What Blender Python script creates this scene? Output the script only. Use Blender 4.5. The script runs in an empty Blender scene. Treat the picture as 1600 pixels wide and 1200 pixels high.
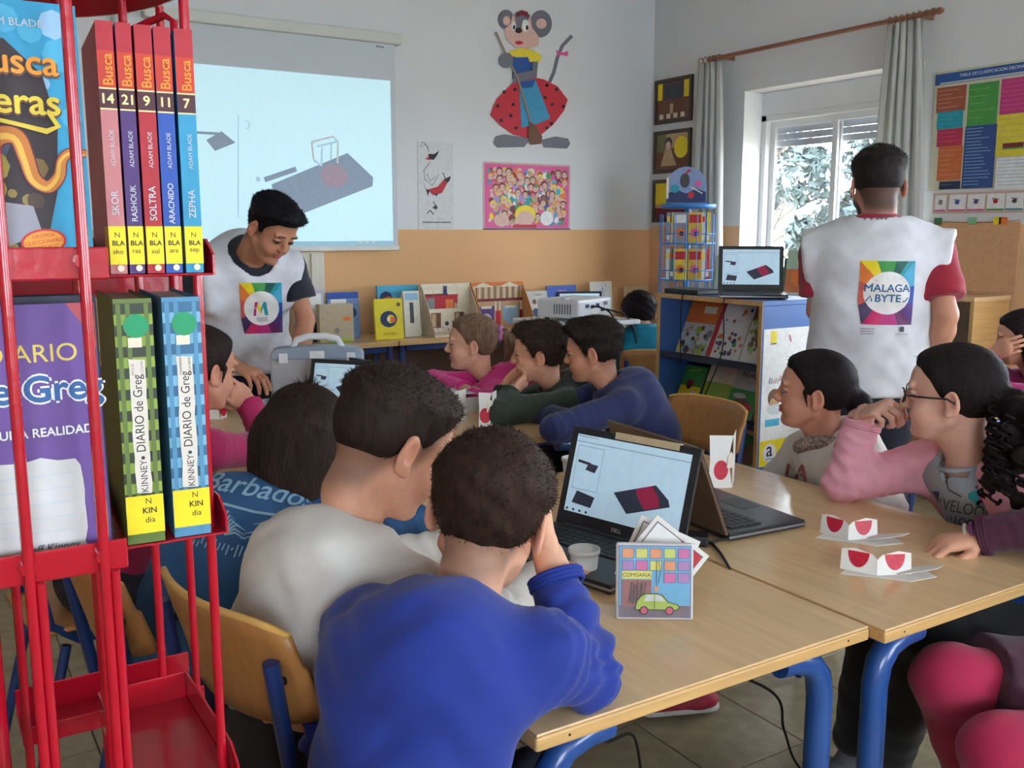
import bpy, bmesh, math, random
import numpy as np
from mathutils import Vector, Matrix
from mathutils.bvhtree import BVHTree

random.seed(7)
rng = np.random.default_rng(7)
SC = bpy.context.scene
COL = SC.collection

# ------------------------------------------------------------------ camera
CAM_H, FPX = 1.40, 1500.0
PITCH = math.atan(240.0 / FPX)
YAW = math.atan(950.0 / math.hypot(FPX, 240.0))          # to the right of +Y
FWD = Vector((math.sin(YAW) * math.cos(PITCH), math.cos(YAW) * math.cos(PITCH), -math.sin(PITCH)))
RGT = Vector((math.cos(YAW), -math.sin(YAW), 0))
UPV = RGT.cross(FWD)
CAMP = Vector((0, 0, CAM_H))
cd = bpy.data.cameras.new('camera')
cd.sensor_width = 36.0
cd.lens = 36.0 * FPX / 1600.0
cd.clip_start = 0.02
cam = bpy.data.objects.new('camera', cd)
COL.objects.link(cam)
m = Matrix((RGT, UPV, -FWD)).transposed().to_4x4()
m.translation = CAMP
cam.matrix_world = m
SC.camera = cam

# ------------------------------------------------------------------ sky, daylight, exposure
wd = bpy.data.worlds.new('overcast_sky')
SC.world = wd
wd.use_nodes = True
bg = wd.node_tree.nodes['Background']
bg.inputs[0].default_value = (0.86, 0.94, 1.0, 1)
bg.inputs[1].default_value = 18.0
SC.view_settings.view_transform = 'Standard'
SC.view_settings.look = 'None'
SC.view_settings.gamma = 1.0
SC.view_settings.use_curve_mapping = False
SC.view_settings.exposure = 0.13
try:
    SC.cycles.use_denoising = True
    SC.cycles.max_bounces = 8
    SC.cycles.diffuse_bounces = 5
    SC.cycles.sample_clamp_indirect = 6.0
    SC.cycles.caustics_reflective = False
    SC.cycles.caustics_refractive = False
except Exception:
    pass

XW, YW, XL, YN, ZC = 4.80, 5.70, -2.4, -2.6, 3.15     # right wall, back wall, left wall, near wall, ceiling
# windows: (wall, from, to, sill, head)
WINS = [('right', 3.42, 4.77, 0.98, 2.31), ('right', 0.55, 2.25, 0.98, 2.31), ('right', -1.9, -0.2, 0.98, 2.31),
        ('near', -1.7, 0.2, 0.98, 2.45), ('near', 1.1, 3.4, 0.98, 2.45)]
for wl, a, b, z0, z1 in WINS:                     # daylight portals in the openings
    ld = bpy.data.lights.new('window_daylight', 'AREA')
    ld.shape = 'RECTANGLE'
    ld.size, ld.size_y = b - a, z1 - z0
    lo = bpy.data.objects.new('window_daylight', ld)
    COL.objects.link(lo)
    if wl == 'right':
        lo.location = (XW + 0.26, (a + b) / 2, (z0 + z1) / 2)
        lo.rotation_euler = (math.pi / 2, 0, math.pi / 2)
    else:
        lo.location = ((a + b) / 2, YN - 0.26, (z0 + z1) / 2)
        lo.rotation_euler = (math.pi / 2, 0, 0)
        lo.rotation_euler = (math.pi / 2, 0, math.pi)
    ld.cycles.is_portal = True

# ------------------------------------------------------------------ helpers
def at(px, py, t):
    """world point seen at photo pixel (px, py), t metres along the viewing axis"""
    return CAMP + FWD * t + RGT * ((px - 800) / FPX * t) - UPV * ((py - 600) / FPX * t)

def atz(px, py, z):
    d = FWD * FPX + RGT * (px - 800) - UPV * (py - 600)
    return CAMP + d * ((z - CAM_H) / d.z)

def aty(px, py, y):
    d = FWD * FPX + RGT * (px - 800) - UPV * (py - 600)
    return CAMP + d * (y / d.y)

def atx(px, py, x):
    d = FWD * FPX + RGT * (px - 800) - UPV * (py - 600)
    return CAMP + d * (x / d.x)

def lin(c):
    return tuple((v / 255 / 12.92) if v / 255 <= 0.04045 else ((v / 255 + 0.055) / 1.055) ** 2.4 for v in c[:3])

MATS = {}
def mat(name, col, rough=0.6, metal=0.0, var=0.12, vscale=6.0, bump=0.0, bscale=120.0, stretch=None, emit=0.0,
        alpha=1.0, spec=0.5, coat=0.0, attr=None, sheen=0.0):
    if name in MATS:
        return MATS[name]
    m = bpy.data.materials.new(name)
    m.use_nodes = True
    nt = m.node_tree
    p = nt.nodes['Principled BSDF']
    c = lin(col)
    tc = nt.nodes.new('ShaderNodeTexCoord')
    mp = nt.nodes.new('ShaderNodeMapping')
    nt.links.new(tc.outputs['Object'], mp.inputs[0])
    if stretch:
        mp.inputs['Scale'].default_value = stretch
    nz = nt.nodes.new('ShaderNodeTexNoise')
    nz.inputs['Scale'].default_value = vscale
    nz.inputs['Detail'].default_value = 5
    nt.links.new(mp.outputs[0], nz.inputs['Vector'])
    mx = nt.nodes.new('ShaderNodeMix')
    mx.data_type = 'RGBA'
    mx.blend_type = 'MULTIPLY'
    mx.inputs[0].default_value = 1.0
    rp = nt.nodes.new('ShaderNodeMapRange')
    rp.inputs[1].default_value = 0.3
    rp.inputs[2].default_value = 0.7
    rp.inputs[3].default_value = 1.0 - var
    rp.inputs[4].default_value = 1.0 + var * 0.5
    nt.links.new(nz.outputs[0], rp.inputs[0])
    if attr:
        at_ = nt.nodes.new('ShaderNodeAttribute')
        at_.attribute_name = attr
        nt.links.new(at_.outputs['Color'], mx.inputs[6])
    else:
        mx.inputs[6].default_value = (*c, 1)
    nt.links.new(rp.outputs[0], mx.inputs[7])
    nt.links.new(mx.outputs[2], p.inputs['Base Color'])
    p.inputs['Roughness'].default_value = rough
    p.inputs['Metallic'].default_value = metal
    p.inputs['Specular IOR Level'].default_value = spec
    p.inputs['Coat Weight'].default_value = coat
    p.inputs['Alpha'].default_value = alpha
    if sheen:
        p.inputs['Sheen Weight'].default_value = sheen
    if bump:
        bn = nt.nodes.new('ShaderNodeTexNoise')
        bn.inputs['Scale'].default_value = bscale
        bn.inputs['Detail'].default_value = 4
        nt.links.new(mp.outputs[0], bn.inputs['Vector'])
        bp = nt.nodes.new('ShaderNodeBump')
        bp.inputs['Strength'].default_value = bump
        bp.inputs['Distance'].default_value = 0.01
        nt.links.new(bn.outputs[0], bp.inputs['Height'])
        nt.links.new(bp.outputs[0], p.inputs['Normal'])
    if emit:
        p.inputs['Emission Color'].default_value = (*c, 1)
        p.inputs['Emission Strength'].default_value = emit
    MATS[name] = m
    return m

def wall_mat(name, low, high, z):
    """painted wall: one paint below the height z, another above it, faint roller texture"""
    m = mat(name, high, 0.75, var=0.05, vscale=1.3, bump=0.12, bscale=160)
    nt = m.node_tree
    mx = [n for n in nt.nodes if n.type == 'MIX'][0]
    geo = nt.nodes.new('ShaderNodeNewGeometry')
    sp = nt.nodes.new('ShaderNodeSeparateXYZ')
    nt.links.new(geo.outputs['Position'], sp.inputs[0])
    lt = nt.nodes.new('ShaderNodeMath')
    lt.operation = 'LESS_THAN'
    lt.inputs[1].default_value = z
    nt.links.new(sp.outputs[2], lt.inputs[0])
    cm = nt.nodes.new('ShaderNodeMix')
    cm.data_type = 'RGBA'
    cm.inputs[6].default_value = (*lin(high), 1)
    cm.inputs[7].default_value = (*lin(low), 1)
    nt.links.new(lt.outputs[0], cm.inputs[0])
    nt.links.new(cm.outputs[2], mx.inputs[6])
    return m

def wood_mat(name, col, rough=0.35, axis='x', amt=0.16, coat=0.0, sc=1.0):
    st = {'x': (0.6, 9, 9), 'y': (9, 0.6, 9), 'z': (9, 9, 0.6)}[axis]
    return mat(name, col, rough, var=amt, vscale=7 * sc, bump=0.03, bscale=30, stretch=st, coat=coat)

def tag(o, label=None, cat=None, group=None, kind=None):
    if label: o['label'] = label
    if cat: o['category'] = cat
    if group: o['group'] = group
    if kind: o['kind'] = kind
    return o

def thing(name, label, cat, loc=(0, 0, 0), rz=0.0, group=None, kind=None):
    o = bpy.data.objects.new(name, None)
    o.empty_display_size = 0.05
    COL.objects.link(o)
    o.location = loc
    o.rotation_euler = (0, 0, rz)
    return tag(o, label, cat, group, kind)

def set_mats(me, mats):
    for mm in mats:
        me.materials.append(mm)

class MB:
    """collects shapes, builds ONE mesh object"""
    def __init__(s):
        s.v, s.f, s.mi, s.mats, s.sm = [], [], [], [], []
    def _m(s, material):
        if material not in s.mats:
            s.mats.append(material)
        return s.mats.index(material)
    def add(s, vs, fs, material=None, M=None, smooth=False):
        b = len(s.v)
        s.v += [(M @ Vector(p)) if M else Vector(p) for p in vs]
        s.f += [[b + i for i in f] for f in fs]
        k = s._m(material) if material else 0
        s.mi += [k] * len(fs)
        s.sm += [smooth] * len(fs)
        return s
    def box(s, c, d, material=None, M=None):
        x, y, z = (k / 2 for k in d)
        vs = [(c[0] + i * x, c[1] + j * y, c[2] + k * z) for i in (-1, 1) for j in (-1, 1) for k in (-1, 1)]
        fs = [(0, 1, 3, 2), (4, 6, 7, 5), (0, 4, 5, 1), (2, 3, 7, 6), (0, 2, 6, 4), (1, 5, 7, 3)]
        return s.add(vs, fs, material, M)
    def box2(s, a, b, material=None, M=None):
        return s.box([(a[i] + b[i]) / 2 for i in range(3)], [abs(b[i] - a[i]) for i in range(3)], material, M)
    def cyl(s, a, b, r, r2=None, n=12, material=None, cap=True):
        return s.tube([a, b], [r, r if r2 is None else r2], n, material, cap)
    def tube(s, path, r, n=8, material=None, cap=True, flat=None):
        path = [Vector(p) for p in path]
        rs = r if isinstance(r, (list, tuple)) else [r] * len(path)
        vs, fs = [], []
        prev = None
        for i, p in enumerate(path):
            d = (path[min(i + 1, len(path) - 1)] - path[max(i - 1, 0)]).normalized()
            if prev is None:
                u = d.orthogonal().normalized() if abs(d.z) > 0.95 else d.cross(Vector((0, 0, 1))).normalized()
            else:
                u = (prev - d * prev.dot(d)).normalized()
            prev = u
            w = d.cross(u)
            for k in range(n):
                a = 2 * math.pi * k / n
                vs.append(p + (u * math.cos(a) + w * math.sin(a) * (flat or 1)) * rs[i])
        for i in range(len(path) - 1):
            for k in range(n):
                k2 = (k + 1) % n
                fs.append((i * n + k, i * n + k2, (i + 1) * n + k2, (i + 1) * n + k))
        s.add(vs, fs, material, smooth=True)
        if cap:
            s.add(vs[:n], [tuple(range(n))[::-1]], material)
            s.add(vs[-n:], [tuple(range(n))], material)
        return s
    def lathe(s, prof, c=(0, 0, 0), n=24, material=None, M=None):
        vs, fs = [], []
        for (r, z) in prof:
            for k in range(n):
                a = 2 * math.pi * k / n
                vs.append((c[0] + r * math.cos(a), c[1] + r * math.sin(a), c[2] + z))
        for i in range(len(prof) - 1):
            for k in range(n):
                k2 = (k + 1) % n
                fs.append((i * n + k, i * n + k2, (i + 1) * n + k2, (i + 1) * n + k))
        fs.append(tuple(range(n))[::-1])
        fs.append(tuple(range((len(prof) - 1) * n, len(prof) * n)))
        return s.add(vs, fs, material, M, smooth=True)
    def prism(s, pts, z0, z1, material=None, M=None):
        """closed 2D outline (counter-clockwise) from z0 to z1"""
        n = len(pts)
        vs = [(p[0], p[1], z0) for p in pts] + [(p[0], p[1], z1) for p in pts]
        fs = [tuple(range(n))[::-1], tuple(range(n, 2 * n))]
        fs += [(i, (i + 1) % n, n + (i + 1) % n, n + i) for i in range(n)]
        return s.add(vs, fs, material, M)
    def sheet(s, fn, nu, nv, thick, material=None, M=None):
        """thickened grid; fn(u, v) -> point"""
        P = [[Vector(fn(i / nu, j / nv)) for j in range(nv + 1)] for i in range(nu + 1)]
        vs = []
        for side in (0, 1):
            for i in range(nu + 1):
                for j in range(nv + 1):
                    a = P[min(i + 1, nu)][j] - P[max(i - 1, 0)][j]
                    b = P[i][min(j + 1, nv)] - P[i][max(j - 1, 0)]
                    nn = a.cross(b)
                    nn = nn.normalized() if nn.length > 1e-9 else Vector((0, 0, 1))
                    vs.append(P[i][j] + nn * (thick * (0.5 if side else -0.5)))
        N = (nu + 1) * (nv + 1)
        fs = []
        ix = lambda i, j: i * (nv + 1) + j
        for i in range(nu):
            for j in range(nv):
                q = (ix(i, j), ix(i + 1, j), ix(i + 1, j + 1), ix(i, j + 1))
                fs.append(tuple(N + k for k in q))
                fs.append(q[::-1])
        for i in range(nu):
            for j in (0, nv):
                q = (ix(i, j), ix(i + 1, j), N + ix(i + 1, j), N + ix(i, j))
                fs.append(q if j == 0 else q[::-1])
        for j in range(nv):
            for i in (0, nu):
                q = (ix(i, j), ix(i, j + 1), N + ix(i, j + 1), N + ix(i, j))
                fs.append(q[::-1] if i == 0 else q)
        return s.add(vs, fs, material, M, smooth=True)
    def build(s, name, material=None, parent=None, world=False, bevel=0.0, seg=2, smooth=None, subsurf=0):
        me = bpy.data.meshes.new(name)
        off = parent.location if (parent is not None and world) else Vector((0, 0, 0))
        me.from_pydata([tuple(p - off) for p in s.v], [], s.f)
        if s.mats:
            set_mats(me, s.mats)
            me.polygons.foreach_set('material_index', s.mi)
        elif material:
            me.materials.append(material)
        me.polygons.foreach_set('use_smooth', [True] * len(s.f) if smooth else s.sm)
        me.update()
        o = bpy.data.objects.new(name, me)
        COL.objects.link(o)
        if parent is not None:
            o.parent = parent
        if bevel:
            b = o.modifiers.new('bevel', 'BEVEL')
            b.width = bevel
            b.segments = seg
            b.limit_method = 'ANGLE'
            b.harden_normals = False
        if subsurf:
            b = o.modifiers.new('sub', 'SUBSURF')
            b.levels = b.render_levels = subsurf
        return o

def frame(o, u, v):
    """matrix with x along u, y along v, z = their normal, at o"""
    u = Vector(u).normalized()
    v = Vector(v)
    v = (v - u * v.dot(u)).normalized()
    M = Matrix((u, v, u.cross(v))).transposed().to_4x4()
    M.translation = Vector(o)
    return M

TXT = {}
def text_mesh(s, size):
    k = s
    if k not in TXT:
        cu = bpy.data.curves.new('t', 'FONT')
        cu.body = s
        cu.size = 1.0
        cu.resolution_u = 4
        ob = bpy.data.objects.new('t', cu)
        me = bpy.data.meshes.new_from_object(ob)
        vs = [(v.co.x, v.co.y) for v in me.vertices]
        fs = [tuple(p.vertices) for p in me.polygons]
        bpy.data.objects.remove(ob)
        bpy.data.curves.remove(cu)
        bpy.data.meshes.remove(me)
        TXT[k] = (vs, fs)
    vs, fs = TXT[k]
    return [(x * size, y * size) for x, y in vs], fs

class Art:
    """flat print: coloured outlines in layers; built as a thin mesh on a surface"""
    def __init__(s, step=0.0003):
        s.items, s.step, s.k = [], step, 0
    def _add(s, vs, fs, m):
        s.k += 1
        s.items.append((vs, fs, m, s.k))
        return s
    def poly(s, pts, m):
        return s._add(list(pts), [tuple(range(len(pts)))], m)
    def rect(s, x0, y0, x1, y1, m):
        return s.poly([(x0, y0), (x1, y0), (x1, y1), (x0, y1)], m)
    def circ(s, x, y, r, m, n=20, ry=None, rot=0.0):
        ry = ry or r
        c, sn = math.cos(rot), math.sin(rot)
        return s.poly([(x + r * math.cos(2 * math.pi * i / n) * c - ry * math.sin(2 * math.pi * i / n) * sn,
                        y + r * math.cos(2 * math.pi * i / n) * sn + ry * math.sin(2 * math.pi * i / n) * c) for i in range(n)], m)
    def line(s, pts, w, m):
        vs, fs = [], []
        for i, p in enumerate(pts):
            a, b = pts[max(i - 1, 0)], pts[min(i + 1, len(pts) - 1)]
            dx, dy = b[0] - a[0], b[1] - a[1]
            l = math.hypot(dx, dy) or 1
            ww = (w[i] if isinstance(w, (list, tuple)) else w) / 2
            vs += [(p[0] - dy / l * ww, p[1] + dx / l * ww), (p[0] + dy / l * ww, p[1] - dx / l * ww)]
        for i in range(len(pts) - 1):
            fs.append((2 * i + 1, 2 * i + 3, 2 * i + 2, 2 * i))
        return s._add(vs, fs, m)
    def text(s, t, x, y, size, m, align='c', rot=0.0, sx=1.0, shear=0.0, bold=0.0):
        vs, fs = text_mesh(t, size)
        if not vs:
            return s
        x0, x1 = min(p[0] for p in vs), max(p[0] for p in vs)
        y0, y1 = min(p[1] for p in vs), max(p[1] for p in vs)
        ox = {'c': (x0 + x1) / 2, 'l': x0, 'r': x1}[align]
        oy = (y0 + y1) / 2
        c, sn = math.cos(rot), math.sin(rot)
        offs = [(0, 0)] if not bold else [(-bold, 0), (bold, 0), (0, bold), (0, -bold)]
        for bx, by in offs:
            out = []
            for p in vs:
                a, b = (p[0] - ox) * sx + shear * (p[1] - oy) + bx, p[1] - oy + by
                out.append((x + a * c - b * sn, y + a * sn + b * c))
            s._add(out, fs, m)
        return s
    def build(s, name, M, parent=None, world=False, base=0.0004, conform=None, maxedge=0.012, depth=0.3):
        mats, vs, fs, mi, lay = [], [], [], [], []
        step = min(s.step, .003 / max(1, s.k))
        for pv, pf, m, k in s.items:
            if m not in mats:
                mats.append(m)
            b = len(vs)
            vs += [(p[0], p[1], base + k * step) for p in pv]
            fs += [tuple(b + i for i in f) for f in pf]
            mi += [mats.index(m)] * len(pf)
        me = bpy.data.meshes.new(name)
        me.from_pydata(vs, [], fs)
        set_mats(me, mats)
        me.polygons.foreach_set('material_index', mi)
        off = parent.location if (parent is not None and world) else Vector((0, 0, 0))
        if conform is not None:
            bm = bmesh.new()
            bm.from_mesh(me)
            bmesh.ops.triangulate(bm, faces=bm.faces[:])
            for _ in range(6):
                es = [e for e in bm.edges if e.calc_length() > maxedge]
                if not es:
                    break
                bmesh.ops.subdivide_edges(bm, edges=es, cuts=1)
                bmesh.ops.triangulate(bm, faces=[f for f in bm.faces if len(f.verts) > 3])
            n = M.to_3x3() @ Vector((0, 0, 1))
            dead = []
            for v in bm.verts:
                lz = v.co.z
                p = M @ Vector((v.co.x, v.co.y, 0))
                h = conform.ray_cast(p + n * depth, -n, depth * 2)
                if h[0] is None:
                    dead.append(v)
                    v.co = p - off
                else:
                    v.co = h[0] + n * (lz + 0.0022) - off
            bmesh.ops.delete(bm, geom=dead, context='VERTS')
            bm.to_mesh(me)
            bm.free()
        else:
            for v in me.vertices:
                v.co = M @ v.co - off
        me.update()
        o = bpy.data.objects.new(name, me)
        COL.objects.link(o)
        if parent is not None:
            o.parent = parent
        return o

def dup(o, parent=None):
    c = o.copy()
    COL.objects.link(c)
    if parent is not None:
        c.parent = parent
        c.matrix_parent_inverse = Matrix()
    return c

def dup_tree(root, loc, rz, label=None):
    r = dup(root)
    r.location, r.rotation_euler = loc, (0, 0, rz)
    if label:
        r['label'] = label
    for ch in list(root.children):
        c = dup(ch, r)
        for g in list(ch.children):
            dup(g, c)
    return r

# common colours -----------------------------------------------------------
def ink(name, col, emit=0.0):
    return mat('ink_' + name, col, 0.55, var=0.10, vscale=40, emit=emit)
WHITE = ink('white', (235, 235, 232)); BLACK = ink('black', (22, 22, 24)); YEL = ink('yellow', (238, 214, 30))
RED = ink('red', (190, 28, 45)); BLUE = ink('blue', (40, 80, 170)); GREEN = ink('green', (60, 150, 70))
ORANGE = ink('orange', (225, 120, 50)); PINK = ink('pink', (220, 90, 150)); CYAN = ink('cyan', (70, 170, 205))
GREY = ink('grey', (130, 132, 136)); DGREY = ink('dark_grey', (60, 62, 68)); CREAM = ink('cream', (232, 222, 196))
BROWN = ink('brown', (110, 70, 45)); LILAC = ink('lilac', (180, 140, 200)); NAVY = ink('navy', (30, 45, 95))
SKYB = ink('pale_blue', (150, 190, 220)); TAN = ink('tan', (196, 160, 120)); MAG = ink('magenta', (185, 40, 120))
TEAL = ink('teal', (30, 150, 165)); PURPLE = ink('purple', (84, 56, 128)); LIME = ink('lime', (150, 185, 60))
MAROON = ink('maroon', (120, 25, 40)); PALEG = ink('pale_grey', (200, 203, 206))

# ================================================================== structure
def struct(mb, name, material=None, parent=None, **k):
    o = mb.build(name, material, parent, **k)
    if parent is None:
        o['kind'] = 'structure'
    return o

M_WALLB = wall_mat('wall_paint_back', (226, 176, 124), (222, 224, 224), 1.405)
M_WALLR = wall_mat('wall_paint_right', (226, 182, 138), (222, 224, 224), 1.43)
M_CEIL = mat('ceiling_paint', (226, 227, 226), 0.8, var=0.03)
M_FLOOR = mat('floor_grout', (104, 92, 72), 0.7, var=0.2, vscale=12)
M_TILE = mat('floor_tile_terrazzo', (162, 148, 118), 0.38, var=0.22, vscale=18, bump=0.02, bscale=60)

struct(MB().box2((XL - .2, YN - .2, -.1), (XW + .2, YW + .2, -.004)), 'floor', M_FLOOR)
floor = bpy.data.objects['floor']
TS = 0.333
tile0 = None
for i in range(-1, 15):
    for j in range(0, 17):
        if tile0 is None:
            tile0 = MB().box((0, 0, -0.004), (TS - .004, TS - .004, .008)).build('tile', M_TILE, floor, bevel=0.0012, seg=1)
            tl = tile0
        else:
            tl = dup(tile0, floor)
        tl.location = ((i + .5) * TS, (j + .5) * TS, random.uniform(-0.0006, 0.0004))
struct(MB().box2((XL - .2, YN - .2, ZC), (XW + .2, YW + .2, ZC + .1)), 'ceiling', M_CEIL)
struct(MB().box2((XL - .2, YW, 0), (XW + .3, YW + .2, ZC)), 'wall_back', M_WALLB)
struct(MB().box2((XL - .2, YN - .2, 0), (XL, YW, ZC)), 'wall_left', M_WALLB)

def holed_wall(name, wl, lo, hi, material):
    ws = sorted([w for w in WINS if w[0] == wl], key=lambda w: w[1])
    mb = MB()
    def seg(a, b, z0, z1):
        if wl == 'right':
            mb.box2((XW, a, z0), (XW + .3, b, z1))
        else:
            mb.box2((a, YN - .3, z0), (b, YN, z1))
    cur = lo
    for _, a, b, z0, z1 in ws:
        seg(cur, a, 0, ZC)
        seg(a, b, 0, z0)
        seg(a, b, z1, ZC)
        cur = b
    seg(cur, hi, 0, ZC)
    struct(mb, name, material)
holed_wall('wall_right', 'right', YN - .3, YW + .2, M_WALLR)
holed_wall('wall_near', 'near', XL - .2, XW, M_WALLB)

M_ALU = mat('white_lacquered_aluminium', (228, 230, 230), 0.35, var=0.04)
M_SHUT = mat('shutter_plastic', (205, 208, 210), 0.45, var=0.05)
M_SILL = mat('white_window_sill', (225, 225, 222), 0.35, var=0.05)
def glass_mat(name, tint=(250, 252, 255), gl=0.06, rough=0.02):
    m = bpy.data.materials.new(name)
    m.use_nodes = True
    nt = m.node_tree
    nt.nodes.remove(nt.nodes['Principled BSDF'])
    tr = nt.nodes.new('ShaderNodeBsdfTransparent')
    tr.inputs[0].default_value = (*lin(tint), 1)
    gs = nt.nodes.new('ShaderNodeBsdfGlossy')
    gs.inputs['Roughness'].default_value = rough
    mx = nt.nodes.new('ShaderNodeMixShader')
    nz = nt.nodes.new('ShaderNodeTexNoise')
    nz.inputs['Scale'].default_value = 3
    mr = nt.nodes.new('ShaderNodeMapRange')
    mr.inputs[3].default_value = gl * 0.8
    mr.inputs[4].default_value = gl * 1.2
    nt.links.new(nz.outputs[0], mr.inputs[0])
    nt.links.new(mr.outputs[0], mx.inputs[0])
    nt.links.new(tr.outputs[0], mx.inputs[1])
    nt.links.new(gs.outputs[0], mx.inputs[2])
    nt.links.new(mx.outputs[0], nt.nodes['Material Output'].inputs[0])
    return m
M_GLASS = glass_mat('window_glass')

def window(n, wl, a, b, z0, z1):
    """two-leaf sliding window at the outer side of the reveal, roller-shutter slats half lowered outside"""
    w = bpy.data.objects.new('window_%d' % n, None)
    COL.objects.link(w)
    w['kind'] = 'structure'
    d = 0.19
    if wl == 'right':
        w.location = (XW + d, 0, 0)
        w.rotation_euler = (0, 0, 0)
        P = lambda s, dep, z: (dep, s, z)
    else:
        w.location = (0, YN - d, 0)
        P = lambda s, dep, z: (s, -dep, z)
    bx = lambda mb, s0, d0, za, s1, d1, zb: mb.box2(P(s0, d0, za), P(s1, d1, zb))
    top = z1 - 0.15
    box = MB(); bx(box, a, -.02, top, b, .09, z1); box.build('shutter_box', M_ALU, w, bevel=.004)
    fr = MB()
    bx(fr, a, -.02, z0, a + .045, .05, top); bx(fr, b - .045, -.02, z0, b, .05, top)
    bx(fr, a, -.02, top - .04, b, .05, top); bx(fr, a, -.02, z0, b, .05, z0 + .05)
    fr.build('window_frame', M_ALU, w, bevel=.003)
    mid = (a + b) / 2 + (0.07 if n == 1 else 0)
    for k, (s0, s1, dd) in enumerate(((a + .045, mid + .025, .0), (mid - .025, b - .045, .024))):
        sa = MB()
        zz0, zz1, q = z0 + .05, top - .04, .042
        for r in ((s0, zz0, s0 + q, zz1), (s1 - q, zz0, s1, zz1), (s0 + q, zz0, s1 - q, zz0 + q), (s0 + q, zz1 - q, s1 - q, zz1)):
            bx(sa, r[0], dd, r[1], r[2], dd + .02, r[3])
        so = sa.build('sash', M_ALU, w, bevel=.002)
        pn = MB(); bx(pn, s0 + q, dd + .008, zz0 + q, s1 - q, dd + .012, zz1 - q)
        pn.build('pane', M_GLASS, so)
    if n == 1:
        rv = MB()
        for s0, s1 in ((a + .0005, a + .004), (b - .004, b - .0005)):
            bx(rv, s0, -d + .001, z0, s1, -.021, z1 - .001)
        rv.build('reveal', M_ALU, w)
    drop = 0.15
    zz = top - .03
    while zz > top - .05 - drop:
        sl = MB(); bx(sl, a + .03, .062, zz - .043, b - .03, .074, zz)
        sl.build('slat', M_SHUT, w, bevel=.004)
        zz -= .045
    si = MB(); bx(si, a + .001, -d + .002, z0 - .0, b - .001, -.02, z0 + .022)
    si.build('window_sill', M_SILL, w, bevel=.004)
    return w
for i, (wl, a, b, z0, z1) in enumerate(WINS):
    window(i + 1, wl, a, b, z0, z1)

# skirting and the pale ribbed pilaster under the screen
M_SKIRT = mat('skirting_tile', (150, 132, 104), 0.4, var=0.15)
struct(MB().box2((XL, YW - .012, 0), (XW, YW, .08)), 'baseboard_back', M_SKIRT)
struct(MB().box2((XW - .012, YN, 0), (XW, YW - .012, .08)), 'baseboard_right', M_SKIRT)
M_PIL = mat('cream_gloss_paint', (214, 208, 192), 0.4, var=0.06)
tr = MB()
x0, x1 = aty(455, 420, YW - .06).x, aty(508, 420, YW - .06).x
tr.box2((x0, YW - .05, 0), (x1, YW - .001, 1.27))
k = 0
while x0 + k * .06 < x1 - .05:
    tr.box2((x0 + k * .06 + .006, YW - .066, .02), (x0 + k * .06 + .046, YW - .05, 1.262)); k += 1
struct(tr, 'trim_1', M_PIL, bevel=.003)

# ground and tree outside the window
M_GRND = mat('outdoor_ground', (150, 140, 120), 0.9, var=0.3, vscale=2)
g = MB().box2((XW + .4, -12, -.6), (40, 40, -.5)).build('ground_outside', M_GRND)
g['kind'] = 'structure'
M_LEAF = mat('olive_leaf', (66, 80, 78), 0.6, var=0.45, vscale=1.5)
M_BARK = mat('tree_bark', (96, 84, 70), 0.9, var=0.3, vscale=9)
def tree(loc, h, rad, n, label, seed):
    rg = np.random.default_rng(seed)
    t = thing('garden_tree', label, 'tree', loc, group=None)
    tr = MB()
    tr.tube([(0, 0, 0), (.08, .05, h * .25), (-.05, .1, h * .45), (.05, 0, h * .75)], [.07, .055, .04, .02], 8)
    cl = []
    for k in range(26):
        a = rg.uniform(0, 6.28); z = rg.uniform(.22, .95) * h
        rr = rad * (1 - ((z / h - .5) / .62) ** 2) ** .5 * rg.uniform(.35, 1)
        e = Vector((math.cos(a) * rr, math.sin(a) * rr, z))
        b0 = Vector((0, .05, z * .7))
        tr.tube([b0, b0.lerp(e, .5) + Vector((0, 0, .12)), e], [.016, .011, .005], 5)
        cl.append((e, rg.uniform(.18, .42)))
    tr.build('trunk', M_BARK, t)
    C = np.array([c[0] for c in cl]); R = np.array([c[1] for c in cl])
    k = rg.integers(0, len(cl), n)
    d = rg.normal(size=(n, 3)); d /= np.linalg.norm(d, axis=1)[:, None]
    p = C[k] + d * (R[k] * rg.uniform(.2, 1, n) ** .5)[:, None]
    u = rg.normal(size=(n, 3)); u /= np.linalg.norm(u, axis=1)[:, None]
    w = np.cross(u, rg.normal(size=(n, 3))); w /= np.linalg.norm(w, axis=1)[:, None]
    L = rg.uniform(.05, .10, n)[:, None]; W = L * .35
    vs = np.stack([p - u * L, p + w * W, p + u * L, p - w * W], 1).reshape(-1, 3)
    me = bpy.data.meshes.new('foliage')
    me.from_pydata(vs.tolist(), [], np.arange(4 * n).reshape(-1, 4).tolist())
    me.materials.append(M_LEAF)
    o = bpy.data.objects.new('foliage', me); COL.objects.link(o); o.parent = t; o['kind'] = 'stuff'
tree((9.2, 8.6, -.5), 4.6, 1.7, 9500, 'leafy tree right outside the left window pane', 1)
tree((9.6, 5.2, -.5), 4.8, 1.5, 6500, 'leafy tree outside, behind the window curtain and right pane', 2)

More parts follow.
